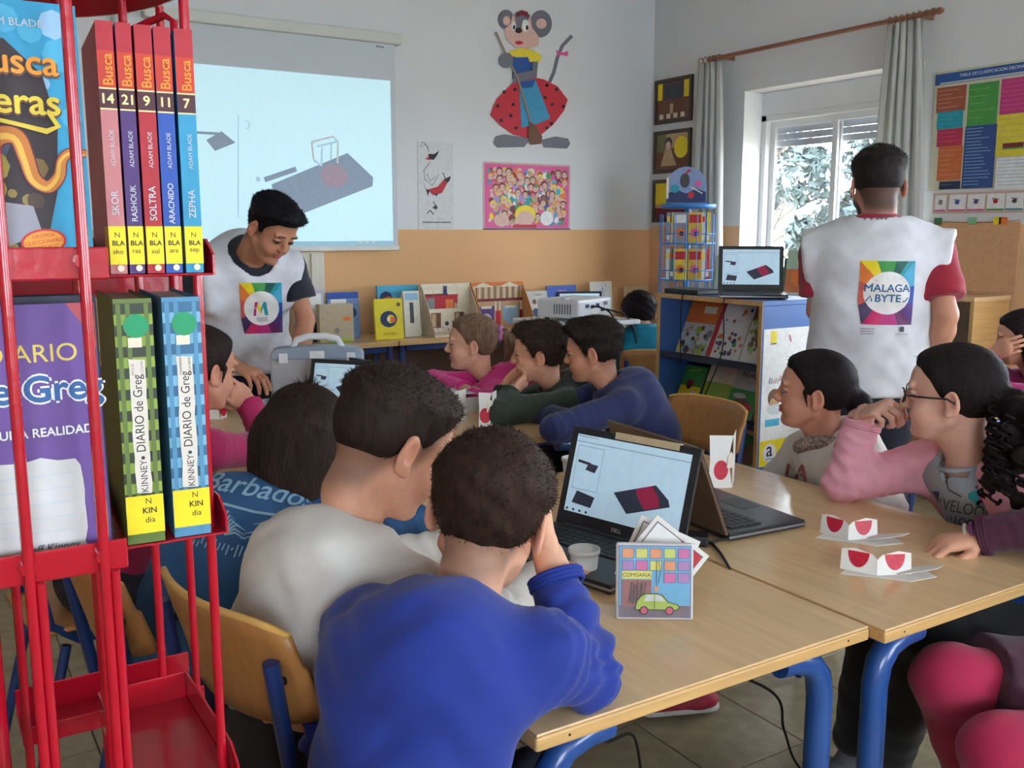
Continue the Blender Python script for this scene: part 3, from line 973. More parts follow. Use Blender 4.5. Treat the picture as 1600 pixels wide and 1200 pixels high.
def plug(x, z, a, nm):
    Mx = Matrix.Translation(pj.location) @ Matrix.Rotation(pj.rotation_euler.z, 4, 'Z')
    p0 = Mx @ Vector((x, -.129, z))
    d = (Mx.to_3x3() @ Vector((0, -1, 0)))
    cable('projector_cable', nm, [p0, p0 + d * .05 + Vector((0, 0, -.004)), p0 + d * .10 + Vector((a, 0, -.05)), p0 + d * .13 + Vector((a * 1.4, 0, -.22)), p0 + d * .12 + Vector((a * 1.5, .02, -.6))], .005)
plug(-.03, .07, .02, 'left black cable hanging from the projector rear')
plug(.07, .05, .06, 'right black cable hanging from the projector rear')

# things on top of the blue cabinet
MB_ = MB().box((0, 0, .011), (.15, .22, .022)).build('laptop_docking_tray', M_BLK, bevel=.004)
MB_.location = (3.03, 3.29, CZ + .0005); tag(MB_, 'flat black slab on the cabinet left of the laptop', 'tray')
pg_ = MB().sheet(lambda u, v: ((u - .5) * .15 * (1 - .25 * v), .03 * math.sin(u * 3.1) * (1 - v * .5) + .02 * v, v * .17), 8, 6, .003).build('folded_card', mat('pale_green_paper', (186, 206, 186), 0.7, var=0.08))
pg_.location = (3.20, 3.24, CZ + .001); pg_.rotation_euler = (0, 0, math.radians(-40)); tag(pg_, 'pale green folded card standing left of the cabinet laptop', 'card')

cable('cabinet_cable', 'thin black cord hanging over the cabinet front books', [(3.05, 3.02, CZ + .006), (2.96, 3.0, CZ + .006), (2.922, 2.98, CZ - .02), (2.915, 2.97, .9), (2.915, 3.05, .72), (2.915, 3.12, .6)], .0025)
cable('cabinet_cable', 'second thin cord hanging straight down the cabinet front', [(3.0, 3.24, CZ + .006), (2.94, 3.24, CZ + .006), (2.922, 3.24, CZ - .02), (2.915, 3.235, .95), (2.915, 3.23, .8)], .0025)

# ================================================================== on the walls
def bw(px, py, y=YW):
    p = aty(px, py, y)
    return (p.x, p.z)
def wallthing(name, label, cat, x, z, y=YW):
    return thing(name, label, cat, (x, y, z))
FB = lambda t: frame((-t.location.x, -.002, -t.location.z), (1, 0, 0), (0, 0, 1))      # print given in wall coordinates (x, z)

# projection screen
M_SCRF = mat('screen_fabric', (205, 212, 216), 0.8, var=0.02)
xs0, xs1 = 1.185, 2.715
ps = thing('projection_screen', 'pull-down projection screen showing a pale blue building-kit image', 'projection screen', ((xs0 + xs1) / 2, YW, 1.28))
MB().box2((xs0, YW - .085, 2.535), (xs1, YW - .002, 2.60)).build('case', mat('screen_case', (214, 216, 208), 0.45, var=0.04), ps, world=True, bevel=.008)
MB().box2((xs0 + .03, YW - .048, 1.30), (xs1 - .04, YW - .045, 2.54)).build('fabric', M_SCRF, ps, world=True)
MB().box2((xs0 + .02, YW - .058, 1.275), (xs1 - .035, YW - .036, 1.302)).build('bottom_bar', mat('bar_white', (222, 224, 220), .4), ps, world=True, bevel=.004)
PRJ = ink('projected_pale', (190, 226, 236), emit=.50)
PRJG = ink('projected_grey', (140, 156, 176), emit=.20)
PRJR = ink('projected_rose', (164, 146, 160), emit=.22)
PRJL = ink('projected_line', (168, 196, 204), emit=.36)
PRJB = ink('projected_bar', (150, 190, 205), emit=.30)
Y_S = YW - .0485
A = Art(.0003)
pb = lambda px, py: bw(px, py, Y_S)
A.rect(xs0 + .06, 1.335, xs1 - .075, 2.318, PRJ)
A.rect(xs0 + .06, 1.305, xs1 - .075, 1.335, PRJB)
A.poly([pb(*q) for q in ((424, 288), (428, 305), (470, 335), (582, 291), (583, 277), (543, 239))], PRJG)
A.circ(*pb(522, 275), .09, PRJR, ry=.07)
A.line([pb(413, 281), pb(463, 264)], .03, PRJG)
A.poly([pb(*q) for q in ((322, 219), (336, 236), (368, 223), (346, 205))], PRJG).line([pb(306, 207), pb(342, 209)], .015, PRJG)
for q in (((487, 222), (520, 213)), ((520, 213), (528, 222)), ((487, 222), (490, 250)), ((528, 222), (527, 255)), ((490, 250), (502, 259)), ((495, 229), (527, 221)), ((503, 230), (502, 259)), ((517, 224), (517, 250))):
    A.line([pb(*q[0]), pb(*q[1])], .012, WHITE if q[0][0] in (487, 528) else PRJL)
A.text('3', *pb(387, 195), .07, PRJL)
A.circ(*pb(403, 280), .015, PRJL).line([pb(372, 180), pb(372, 340)], .006, PRJL)
for k in (563, 573, 583): A.circ(*pb(k, 378), .011, WHITE, 8)
A.build('projected_image', frame((0, Y_S, 0), (1, 0, 0), (0, 0, 1)), ps, world=True)
Art().text('ROYAL', *bw(594, 73, YW - .086), .016, NAVY, bold=.0006).build('maker_mark', frame((0, YW - .086, 0), (1, 0, 0), (0, 0, 1)), ps, world=True)
pp = MB().cyl((1.06, YW - .03, 1.41), (1.06, YW - .03, ZC), .03, n=14).build('trim_2', mat('white_pipe', (205, 208, 205), .5), None)
pp['kind'] = 'structure'

# paper mouse cut-out (zoom pixels / 3 from photo origin 600,0)
mz = lambda x, y: bw(600 + x / 3, y / 3)
GREYP = ink('mouse_grey', (112, 112, 122)); FLESH = ink('paper_flesh', (220, 180, 165)); LBLUE = ink('apron_blue', (60, 150, 190))
REDP = ink('paper_red', (196, 40, 58)); DOT = ink('paper_dot', (40, 25, 30)); PYEL = ink('paper_yellow', (228, 206, 50)); PBL = ink('paper_blue', (30, 80, 150))
cm = bw(825, 125)
mo = wallthing('mouse_cutout', 'painted paper mouse in a red spotted skirt with a broom, on the wall', 'wall decoration', cm[0], cm[1])
def cut(name, pts, m, lay, extra=None):
    """one piece of cut card, 2 mm thick, layered on the wall"""
    P = [mz(*p) for p in pts]
    area = sum(P[i][0] * P[(i + 1) % len(P)][1] - P[(i + 1) % len(P)][0] * P[i][1] for i in range(len(P)))
    if area < 0: P = P[::-1]
    L = [(p[0] - cm[0], p[1] - cm[1]) for p in P]
    o = MB().prism(L, 0, .0025).build(name, m, mo)
    o.matrix_local = Matrix.Translation((0, -.001 - lay * .0026, 0)) @ Matrix.Rotation(math.pi / 2, 4, 'X')
    return o
def ell(cx, cy, rx, ry, rot=0, n=22):
    c_, s_ = math.cos(rot), math.sin(rot)
    return [(cx + rx * math.cos(2 * math.pi * i / n) * c_ - ry * math.sin(2 * math.pi * i / n) * s_, cy + rx * math.cos(2 * math.pi * i / n) * s_ + ry * math.sin(2 * math.pi * i / n) * c_) for i in range(n)]
def strip(pts, w):
    l, r = [], []
    for i, p in enumerate(pts):
        a_, b_ = pts[max(i - 1, 0)], pts[min(i + 1, len(pts) - 1)]
        d = math.hypot(b_[0] - a_[0], b_[1] - a_[1]); nx, ny = -(b_[1] - a_[1]) / d * w / 2, (b_[0] - a_[0]) / d * w / 2
        l.append((p[0] + nx, p[1] + ny)); r.append((p[0] - nx, p[1] - ny))
    return l + r[::-1]
cut('tail', strip([(775, 385), (795, 340), (812, 270), (835, 215), (880, 168)], 16), GREYP, 0)
cut('tail_bow', [(805, 235), (830, 248), (862, 240), (858, 265), (835, 258), (812, 262)], PINK, 1)
cut('ear', ell(570, 92, 38, 46), GREYP, 1); cut('ear_inner', ell(572, 98, 17, 22), FLESH, 2)
cut('ear', ell(733, 112, 52, 64), GREYP, 1); cut('ear_inner', ell(735, 112, 24, 24), FLESH, 2)
cut('head', [(600, 70), (640, 52), (680, 70), (690, 130), (725, 180), (720, 215), (670, 232), (610, 222), (570, 185), (560, 140), (590, 110)], FLESH, 3)
cut('forehead', [(605, 70), (640, 50), (682, 72), (670, 100), (645, 95), (635, 155), (612, 150), (615, 105)], GREYP, 4)
cut('eye_patch', ell(602, 125, 11, 22), WHITE, 5); cut('eye_patch', ell(658, 122, 17, 28), WHITE, 5)
cut('pupil', ell(603, 130, 5, 10), DOT, 6); cut('pupil', ell(664, 132, 6, 11), DOT, 6)
cut('nose', ell(625, 145, 15, 13), DOT, 6); cut('mouth', ell(628, 202, 18, 9), REDP, 5); cut('hair_bow', [(615, 62), (640, 50), (668, 58), (672, 85), (640, 72), (618, 82)], MAROON, 5)
cut('body', [(600, 240), (700, 240), (720, 300), (705, 370), (600, 370)], PBL, 1)
cut('blouse', [(585, 240), (640, 226), (690, 235), (735, 258), (730, 290), (680, 292), (672, 268), (620, 270), (590, 262)], PYEL, 2)
cut('broom_stick', strip([(518, 152), (560, 245), (620, 370), (680, 570)], 9), ink('broom_wood', (150, 130, 110)), 6)
cut('skirt', [(600, 390), (690, 362), (745, 372), (810, 405), (858, 468), (840, 520), (790, 585), (730, 635), (670, 648), (600, 630), (545, 590), (495, 540), (525, 465)], REDP, 2)
for x_, y_ in ((560, 432), (610, 420), (530, 497), (602, 490), (590, 542), (760, 400), (805, 420), (785, 490), (752, 458), (838, 500), (780, 580), (615, 600), (545, 565), (760, 600)):
    cut('spot', ell(x_, y_, 8, 8, n=10), DOT, 3)
cut('apron', [(628, 385), (705, 372), (775, 555), (720, 580), (640, 600)], LBLUE, 3)
cut('apron_bib', [(630, 385), (705, 375), (690, 410), (645, 415)], PBL, 4)
cut('arm', [(600, 350), (690, 330), (690, 290), (715, 290), (710, 365), (600, 392)], GREYP, 5)
cut('hand', ell(566, 285, 33, 36), GREYP, 7)
cut('broom_brush', [(675, 570), (700, 585), (735, 640), (730, 675), (680, 680), (668, 640)], BROWN, 6)
cut('shoe', [(520, 640), (560, 630), (660, 645), (675, 660), (655, 690), (530, 692), (510, 668)], GREYP, 2)
cut('shoe', [(735, 655), (800, 640), (860, 650), (870, 675), (855, 697), (745, 692)], GREYP, 2)

# sheet posters
def poster(name, label, px0, py0, px1, py1, m, fill, th=.0015):
    x0, z1 = bw(px0, py0); x1, z0 = bw(px1, py1)
    t = wallthing(name, label, 'poster', (x0 + x1) / 2, (z0 + z1) / 2)
    MB().box2((x0, YW - th - .001, z0), (x1, YW - .001, z1)).build('sheet', m, t, world=True)
    A = Art(.0002); fill(A, x0, z0, x1, z1)
    A.build('picture_print', frame((0, YW - th - .001, 0), (1, 0, 0), (0, 0, 1)), t, world=True)
def fill_birds(A, x0, z0, x1, z1):
    q = lambda x, y: bw(600 + x / 3, y / 3)
    A.line([q(168, 685), q(180, 665), q(200, 680), q(210, 715)], .004, DGREY).line([q(175, 690), q(190, 675), q(205, 700)], .003, DGREY)
    A.poly([q(205, 722), q(235, 722), q(258, 705), q(250, 725), q(232, 750), q(210, 745)], BLACK).poly([q(190, 745), q(208, 735), q(220, 752)], RED)
    A.line([q(215, 760), q(185, 800), q(190, 840), q(225, 870), q(255, 820)], .004, DGREY).line([q(200, 815), q(215, 850), q(240, 830)], .004, DGREY).line([q(185, 860), q(195, 890)], .003, GREY)
    A.poly([q(200, 890), q(250, 875), q(285, 835), q(300, 850), q(270, 905), q(230, 915)], RED)
    A.poly([q(280, 840), q(312, 825), q(305, 850), q(292, 856)], BLACK).line([q(275, 810), q(285, 835)], .006, BLACK).poly([q(195, 885), q(212, 893), q(205, 920)], BLACK).poly([q(232, 908), q(252, 908), q(245, 920)], BLACK)
    A.line([q(230, 945), q(245, 970), q(225, 975)], .006, BLACK).line([q(200, 1000), q(215, 985), q(230, 1005)], .006, BLACK).circ(*q(240, 972), .014, DGREY)
    A.rect(*q(180, 1045), *q(312, 1039), GREY).rect(*q(225, 1029), *q(275, 1024), PALEG)
poster('bird_poster', 'narrow white poster with red and black birds', 652, 221, 709, 359, ink('poster_white', (214, 216, 214)), fill_birds)
def fill_crowd(A, x0, z0, x1, z1):
    rr = random.Random(5)
    A.rect(x0 + .012, z0 + .012, x1 - .012, z1 - .012, PINK)
    pal = [PINK, RED, ORANGE, YEL, CYAN, LILAC, CREAM, FLESH, FLESH, FLESH, BLUE, TEAL, WHITE, TAN, MAROON, GREEN]
    for k in range(330):
        A.circ(rr.uniform(x0 + .05, x1 - .05), rr.uniform(z0 + .05, z1 - .05), rr.uniform(.012, .036), rr.choice(pal), 9, ry=rr.uniform(.01, .03), rot=rr.uniform(0, 3))
    for k in range(60):
        x_, z_ = rr.uniform(x0 + .05, x1 - .05), rr.uniform(z0 + .05, z1 - .05)
        A.circ(x_, z_, .028, rr.choice([BROWN, YEL, MAROON, ORANGE]), 9).circ(x_, z_ - .006, .021, FLESH, 9)
        A.circ(x_ - .007, z_ - .004, .003, BLACK, 5).circ(x_ + .007, z_ - .004, .003, BLACK, 5)
    w_ = x1 - x0
    A.circ(x0 + w_ * .47, z0 + .10, .085, YEL, ry=.07).circ(x0 + w_ * .47, z0 + .075, .07, FLESH, ry=.055).rect(x0 + w_ * .33, z0 + .012, x0 + w_ * .6, z0 + .035, RED)
    A.circ(x0 + w_ * .2, z0 + .065, .06, FLESH, ry=.045).circ(x0 + w_ * .72, z0 + .08, .055, WHITE, ry=.05)
    A.rect(x0, z0, x1, z0 + .01, PURPLE)
poster('crowd_poster', 'colourful wide poster crowded with painted faces below the mouse', 754, 252, 890, 359, ink('poster_pink', (205, 180, 170)), fill_crowd)

# three framed pictures on the right wall
M_PFR = wood_mat('dark_picture_frame', (62, 46, 40), 0.4, 'y', .2)
def rw(px, py, x=XW):
    p = atx(px, py, x)
    return (p.y, p.z)
def rframe(label, z0, z1, y0, y1, fill):
    t = thing('framed_picture', label, 'picture', (XW, (y0 + y1) / 2, (z0 + z1) / 2), group='framed pictures on the right wall')
    f_ = .026
    mb = MB()
    for r in ((y0, z0, y1, z0 + f_), (y0, z1 - f_, y1, z1), (y0, z0 + f_, y0 + f_, z1 - f_), (y1 - f_, z0 + f_, y1, z1 - f_)):
        mb.box2((XW - .022, r[0], r[1]), (XW - .001, r[2], r[3]))
    mb.build('frame', M_PFR, t, world=True, bevel=.002)
    MB().box2((XW - .010, y0 + f_, z0 + f_), (XW - .002, y1 - f_, z1 - f_)).build('picture_board', TAN, t, world=True)
    A = Art(); fill(A, y1 - y0 - 2 * f_, z1 - z0 - 2 * f_)
    A.build('picture_print', frame((XW - .0101, y1 - f_, z0 + f_), (0, -1, 0), (0, 0, 1)), t, world=True)
def f1(A, w, h):
    A.rect(0, 0, w, h, BROWN).rect(0, h * .55, w * .15, h, YEL).rect(w * .82, h * .55, w, h, YEL).rect(w * .2, h * .55, w * .8, h * .95, DGREY).circ(w * .45, h * .35, w * .06, TAN).rect(w * .4, h * .15, w * .5, h * .32, TAN)
    for k in range(4): A.rect(w * (.08 + k * .22), h * .03, w * (.2 + k * .22), h * .16, CREAM)
def f2(A, w, h):
    A.rect(0, 0, w, h, BROWN).rect(0, h * .5, w * .5, h, ink('olive2', (110, 110, 60))).rect(w * .3, h * .6, w, h, TAN).circ(w * .78, h * .6, w * .22, YEL).circ(w * .38, h * .75, w * .12, DGREY).circ(w * .38, h * .68, w * .08, FLESH).poly([(w * .15, h * .1), (w * .65, h * .1), (w * .45, h * .6), (w * .3, h * .6)], TAN)
def f3(A, w, h):
    A.rect(0, 0, w, h, TAN).rect(0, h * .4, w * .6, h, YEL).rect(0, 0, w, h * .3, MAROON).circ(w * .5, h * .45, w * .15, BROWN)
rframe('topmost of the three dark-framed pictures beside the curtain', 2.17, 2.485, 5.26, 5.66, f1)
rframe('middle dark-framed picture with a figure in a brown dress', 1.815, 2.12, 5.26, 5.66, f2)
rframe('lowest dark-framed picture, half behind the blue wire carousel', 1.46, 1.77, 5.26, 5.66, f3)

# curtain rod, curtains
M_ROD = wood_mat('turned_wood', (140, 92, 66), 0.4, 'y', .2)
XR = 4.69
yr0, yr1 = atx(1475, 14, XR).y, atx(1105, 93, XR).y
zr = 2.535
rod = thing('curtain_rod', 'turned wooden curtain rod above the window', 'curtain rod', (XR, (yr0 + yr1) / 2, zr))
MB().cyl((0, yr0 + .06 - rod.location.y, 0), (0, yr1 - .06 - rod.location.y, 0), .0135, n=14).build('pole', M_ROD, rod)
for s, yy in ((-1, yr0), (1, yr1)):
    pr = [(.006, 0), (.016, .012), (.02, .03), (.012, .045), (.022, .055), (.022, .065), (.014, .075), (.02, .10), (.015, .12)]
    o = MB().lathe(pr, n=14).build('finial', M_ROD, rod)
    o.matrix_local = Matrix.Translation((0, yy - rod.location.y, 0)) @ Matrix.Rotation(math.pi / 2 * s, 4, 'X')
    MB().box((.055, (yy - s * .14) - rod.location.y, 0), (.11, .02, .03)).build('wall_bracket', M_ROD, rod, bevel=.003)
M_CURT = mat('off_white_curtain', (226, 227, 224), 0.85, var=0.05, vscale=10, bump=.1, bscale=300)
nt_ = M_CURT.node_tree
tl_ = nt_.nodes.new('ShaderNodeBsdfTranslucent'); tl_.inputs[0].default_value = (.78, .79, .77, 1)
ms_ = nt_.nodes.new('ShaderNodeMixShader'); ms_.inputs[0].default_value = .35
nt_.links.new(nt_.nodes['Principled BSDF'].outputs[0], ms_.inputs[1]); nt_.links.new(tl_.outputs[0], ms_.inputs[2]); nt_.links.new(ms_.outputs[0], nt_.nodes['Material Output'].inputs[0])
def curtain(label, ya, yb, ya2, yb2, n, ph):
    t = thing('curtain', label, 'curtain', (XR, (ya + yb) / 2, .55), group='window curtains')
    def fn(u, v):
        k = .35 + .65 * min(1, (1 - v) * 3)
        a0, b0 = ya2 + (ya - ya2) * v ** 2, yb2 + (yb - yb2) * v ** 2
        q = u * n * 2 * math.pi + ph + .5 * math.sin(v * 3 + u * 5)
        return (math.sin(q) * .034 * k + .008 * math.sin(q * 2.3 + v * 4), a0 + (b0 - a0) * u + .010 * math.sin(q * 2) - t.location.y, v * (zr - .02 - .55))
    MB().sheet(fn, n * 12, 24, .002).build('cloth', M_CURT, t)
    for k in range(n + 1):
        yy = ya + (yb - ya) * (k + .5) / (n + 1) - t.location.y
        MB().tube([(math.cos(q) * .02, yy, zr - .55 + math.sin(q) * .02) for q in np.linspace(0, 2 * math.pi, 13)], .003, 6).build('ring', M_ROD, t)
curtain('left window curtain, off-white, beside the framed pictures', 5.10, 4.88, 5.12, 4.80, 4, .3)
curtain('right window curtain, off-white, beside the coloured poster board', 3.60, 3.38, 3.64, 3.30, 5, 1.1)

# notice board and card strip right of the window
yb0, yb1 = 2.45, 3.345
bd = thing('poster_board', 'large notice poster with coloured text panels right of the curtain', 'poster', (XW, (yb0 + yb1) / 2, 1.92))
MB().box2((XW - .012, yb0, 1.615), (XW - .001, yb1, 2.24)).build('board', ink('board_cream', (206, 204, 178)), bd, world=True, bevel=.002)
def rp(px, py):
    y, z = rw(px, py, XW - .0125)
    return (yb1 - y, z - 1.615)
A = Art()
def panel(px0, py0, px1, py1, m, lines=6, lm=WHITE):
    a_, b_ = rp(px0, py0), rp(px1, py1)
    A.rect(a_[0], b_[1], b_[0], a_[1], m)
    rr = random.Random(px0 + py0)
    for k in range(lines):
        zz = a_[1] - (a_[1] - b_[1]) * (k + .8) / (lines + 1)
        A.rect(a_[0] + .008, zz - .0015, a_[0] + .008 + (b_[0] - a_[0] - .016) * rr.uniform(.5, 1), zz + .0015, lm)
a_ = rp(1464, 134)
A.rect(0, a_[1], .9, .612, ink('banner_blue', (40, 85, 150)))
A.text('TABLA DE CLASIFICACION DECIMAL UNIVERSAL', .38, .592, .022, WHITE, sx=1.0).rect(.03, .558, .8, .566, PALEG)
panel(1465, 138, 1508, 172, ink('pn_brick', (160, 84, 64)), 5, TAN); panel(1465, 176, 1504, 199, TEAL, 3, CYAN); panel(1465, 203, 1503, 227, ink('pn_crim', (185, 45, 75)), 3, PINK)
panel(1467, 230, 1501, 281, ink('pn_or', (200, 105, 55)), 6, TAN); panel(1468, 284, 1500, 295, ink('pn_dk', (36, 44, 78)), 1, GREY)
panel(1515, 132, 1557, 194, ink('pn_gr', (70, 150, 70)), 5, LIME); panel(1509, 198, 1551, 293, ink('pn_bl', (45, 75, 135)), 18, SKYB)
panel(1566, 124, 1640, 173, ink('pn_mg', (190, 55, 120)), 7, PINK); panel(1560, 180, 1640, 240, ink('pn_ye', (222, 205, 60)), 6, TAN); panel(1558, 247, 1640, 293, WHITE, 8, SKYB)
b_ = rp(1567, 230); A.rect(b_[0], b_[1] - .012, b_[0] + .11, b_[1] + .018, MAROON).rect(b_[0], b_[1] - .012, b_[0] + .11, b_[1] - .004, GREEN)
A.build('panel_print', frame((XW - .0125, yb1, 1.615), (0, -1, 0), (0, 0, 1)), bd, world=True)
stp = thing('card_strip', 'narrow strip of small picture cards under the notice poster', 'card strip', (XW, (yb0 + yb1) / 2, 1.51))
MB().box2((XW - .006, yb0, 1.49), (XW - .001, yb1 - .03, 1.60)).build('strip_backing', ink('strip_rose', (206, 176, 160)), stp, world=True)
for k, (px0, px1, col, cc) in enumerate(((1462, 1478, PINK, GREY), (1484, 1508, PINK, BLUE), (1513, 1538, PINK, PURPLE), (1543, 1569, GREEN, RED), (1573, 1598, TEAL, DGREY))):
    y1_, z1_ = rw(px0, 305, XW - .008); y0_, z0_ = rw(px1, 327, XW - .008)
    w_ = y1_ - y0_
    cd_ = MB().box2((XW - .010, y0_, 1.503), (XW - .007, y1_, 1.588)).build('picture_card', WHITE, stp, world=True)
    Art().rect(0, 0, w_, .008, col).circ(w_ / 2, .045, .014, cc, 8, ry=.011).line([(w_ * .3, .06), (w_ * .7, .055)], .004, DGREY).build('card_print', frame((XW - .0102, y1_, 1.503), (0, -1, 0), (0, 0, 1)), cd_).location = (-stp.location.x, -stp.location.y, -stp.location.z)
ck = thing('cork_panel', 'plain tan pin board panel with a string and clips, right wall', 'pin board', (XW, 3.03, 1.12))
MB().box2((XW - .010, 2.81, 1.08), (XW - .001, 3.30, 1.445)).build('panel', mat('cork_tan', (208, 160, 116), .85, var=.1, vscale=60), ck, world=True, bevel=.002)
MB().tube([(XW - .013, 3.30 - k * .049, 1.452 - .012 * math.sin(k / 10 * math.pi)) for k in range(11)], .0015, 5).build('string', BROWN, ck, world=True)
for yy, m_ in ((3.27, ink('clip_green', (70, 110, 80))), (3.07, ink('clip_mint', (120, 180, 130))), (2.93, YEL), (2.90, ORANGE)):
    MB().box2((XW - .018, yy - .022, 1.43), (XW - .011, yy + .022, 1.468)).build('clip', m_, ck, world=True, bevel=.002)

# bookcase on the right wall
BX0, BY0, BY1, BZ = 4.48, 2.83, 3.50, 1.07
bc = thing('low_bookcase', 'low beech bookcase against the right wall behind the standing person', 'bookcase', ((BX0 + XW) / 2, (BY0 + BY1) / 2, 0))
def bbox(n_, a_, b_, m_=None):
    return MB().box2(a_, b_).build(n_, m_ or M_TOP, bc, world=True, bevel=.002)
bbox('side_panel', (BX0, BY0, 0), (XW - .015, BY0 + .022, BZ - .022), M_EDGE); bbox('side_panel', (BX0, BY1 - .022, 0), (XW - .015, BY1, BZ - .022), M_EDGE)
bbox('top_board', (BX0 - .01, BY0 - .005, BZ - .022), (XW - .015, BY1 + .005, BZ)); bbox('back_panel', (XW - .03, BY0 + .022, .05), (XW - .015, BY1 - .022, BZ - .022), CREAM)
for z in (.06, .42, .74): bbox('shelf', (BX0 + .005, BY0 + .022, z), (XW - .03, BY1 - .022, z + .02))
y = BY1 - .03
rr = random.Random(3)
for k, (th, h, col, nm) in enumerate(((.05, .25, (205, 210, 206), 'pale grey binder'), (.045, .25, (196, 206, 200), 'pale green binder'), (.02, .24, (60, 90, 150), 'blue book'), (.028, .24, (200, 200, 195), 'white book'), (.035, .17, (180, 70, 60), 'brick red book'), (.03, .175, (210, 130, 110), 'salmon book'), (.028, .17, (220, 200, 190), 'cream book'), (.026, .172, (190, 90, 110), 'rose book'), (.03, .168, (150, 60, 70), 'wine red book'), (.03, .24, (60, 60, 70), 'charcoal book'), (.026, .235, (120, 110, 150), 'violet grey book'), (.02, .22, (50, 50, 56), 'thin black book'))):
    book('%s on the low bookcase at the right wall' % nm, (BX0 + .02 + .085, y - th / 2, .7605), 0, .16, h, th - .002, ink('bc%d' % k, col), group='books in the low bookcase')
    y -= th + .002
bx_ = book('brown album lying flat over the red books in the low bookcase', (BX0 + .11, 3.145, .9645), 0, .2, .14, .028, ink('bcx', (120, 60, 50)), tilt=0)
bx_.rotation_euler = (math.radians(90), 0, math.radians(90)); bx_.location = (BX0 + .11, 3.28, .9515)

# books leaning at the window sill
for k, (yy, h, w_, col, nm) in enumerate(((4.30, .27, .19, (196, 120, 70), 'orange and green book leaning in the window'), (4.42, .22, .03, (70, 110, 90), 'thin dark green book standing in the window'), (4.18, .20, .14, (210, 190, 160), 'cream book standing in the window'))):
    A = Art(); A.rect(0, h * .55, w_, h, ink('sill_g', (170, 196, 170))).circ(w_ * .5, h * .35, w_ * .3, ORANGE).circ(w_ * .6, h * .5, w_ * .12, BROWN)
    book(nm, (4.875, yy, 1.003), math.radians(-75), w_, h, .02, ink('sill%d' % k, col), tilt=-.12, front=A if w_ > .1 else None, group='books on the window sill')

# ------------------------------------------------------------------ blue wire carousel
M_BW = mat('blue_wire_paint', (46, 120, 190), 0.35, var=0.1)
wc = thing('wire_book_carousel', 'tall blue wire book carousel with a painted arched sign on top', 'book carousel', (4.17, 4.59, 0))
MB().lathe([(.02, 0), (.24, 0), (.24, .02), (.05, .04)], n=24).build('base_plate', M_BW, wc)
MB().cyl((0, 0, .03), (0, 0, 1.555), .02, n=12).build('column', M_BW, wc)
MB().lathe([(.01, 1.535), (.165, 1.535), (.172, 1.545), (.172, 1.562), (.01, 1.565)], n=28).build('top_plate', M_BW, wc)
pl = [(-.125, 0), (.125, 0)] + [(.125 * math.cos(q), .10 + .125 * math.sin(q)) for q in np.linspace(0, math.pi, 14)]
sg = MB().prism(pl, -.003, .003).build('arched_sign', ink('sign_blue', (130, 150, 190)), wc)
sg.matrix_local = Matrix.Translation((-.02, 0, 1.566)) @ Matrix.Rotation(math.radians(-42), 4, 'Z') @ Matrix.Rotation(math.pi / 2, 4, 'X')
A = Art(); A.poly([(-.12, .005), (.12, .005), (.12, .07), (.06, .09), (0, .06), (-.06, .085), (-.12, .06)], NAVY).circ(-.01, .14, .03, DGREY, ry=.045).poly([(-.02, .17), (.03, .2), (.01, .21)], RED).circ(.07, .12, .02, PINK).circ(-.07, .09, .025, TEAL).line([(.03, .1), (.1, .06)], .008, CREAM).line([(-.115, .03), (-.115, .16)], .015, CREAM).circ(.03, .05, .02, RED)
A.build('sign_print', Matrix.Translation((0, 0, .0032)), sg)
WZ = (.55, .83, 1.095, 1.32)
for z in WZ:
    MB().tube([(.17 * math.cos(q), .17 * math.sin(q), z) for q in np.linspace(0, 2 * math.pi, 9)], .005, 6).build('tray_ring', M_BW, wc)
    MB().tube([(.17 * math.cos(q), .17 * math.sin(q), z + .06) for q in np.linspace(0, 2 * math.pi, 9)], .003, 6).build('guard_ring', M_BW, wc)
    MB().box((0, 0, z - .006), (.30, .012, .006)).build('tray_spoke', M_BW, wc); MB().box((0, 0, z - .006), (.012, .30, .006)).build('tray_spoke', M_BW, wc)
for k in range(16):
    q = k * math.pi / 8
    MB().cyl((.172 * math.cos(q), .172 * math.sin(q), .5), (.172 * math.cos(q), .172 * math.sin(q), 1.5), .003, n=6).build('wire_post', M_BW, wc)
cols = [('yellow', (225, 195, 40)), ('pale blue', (180, 200, 220)), ('white', (220, 220, 214)), ('red', (200, 60, 50)), ('grey', (140, 140, 150)), ('teal', (60, 130, 140)), ('cream', (222, 210, 170)), ('golden', (215, 175, 60))]
rz0 = math.radians(-42)
rt_, tw_ = Vector((.743, -.669, 0)), Vector((-.669, -.743, 0))
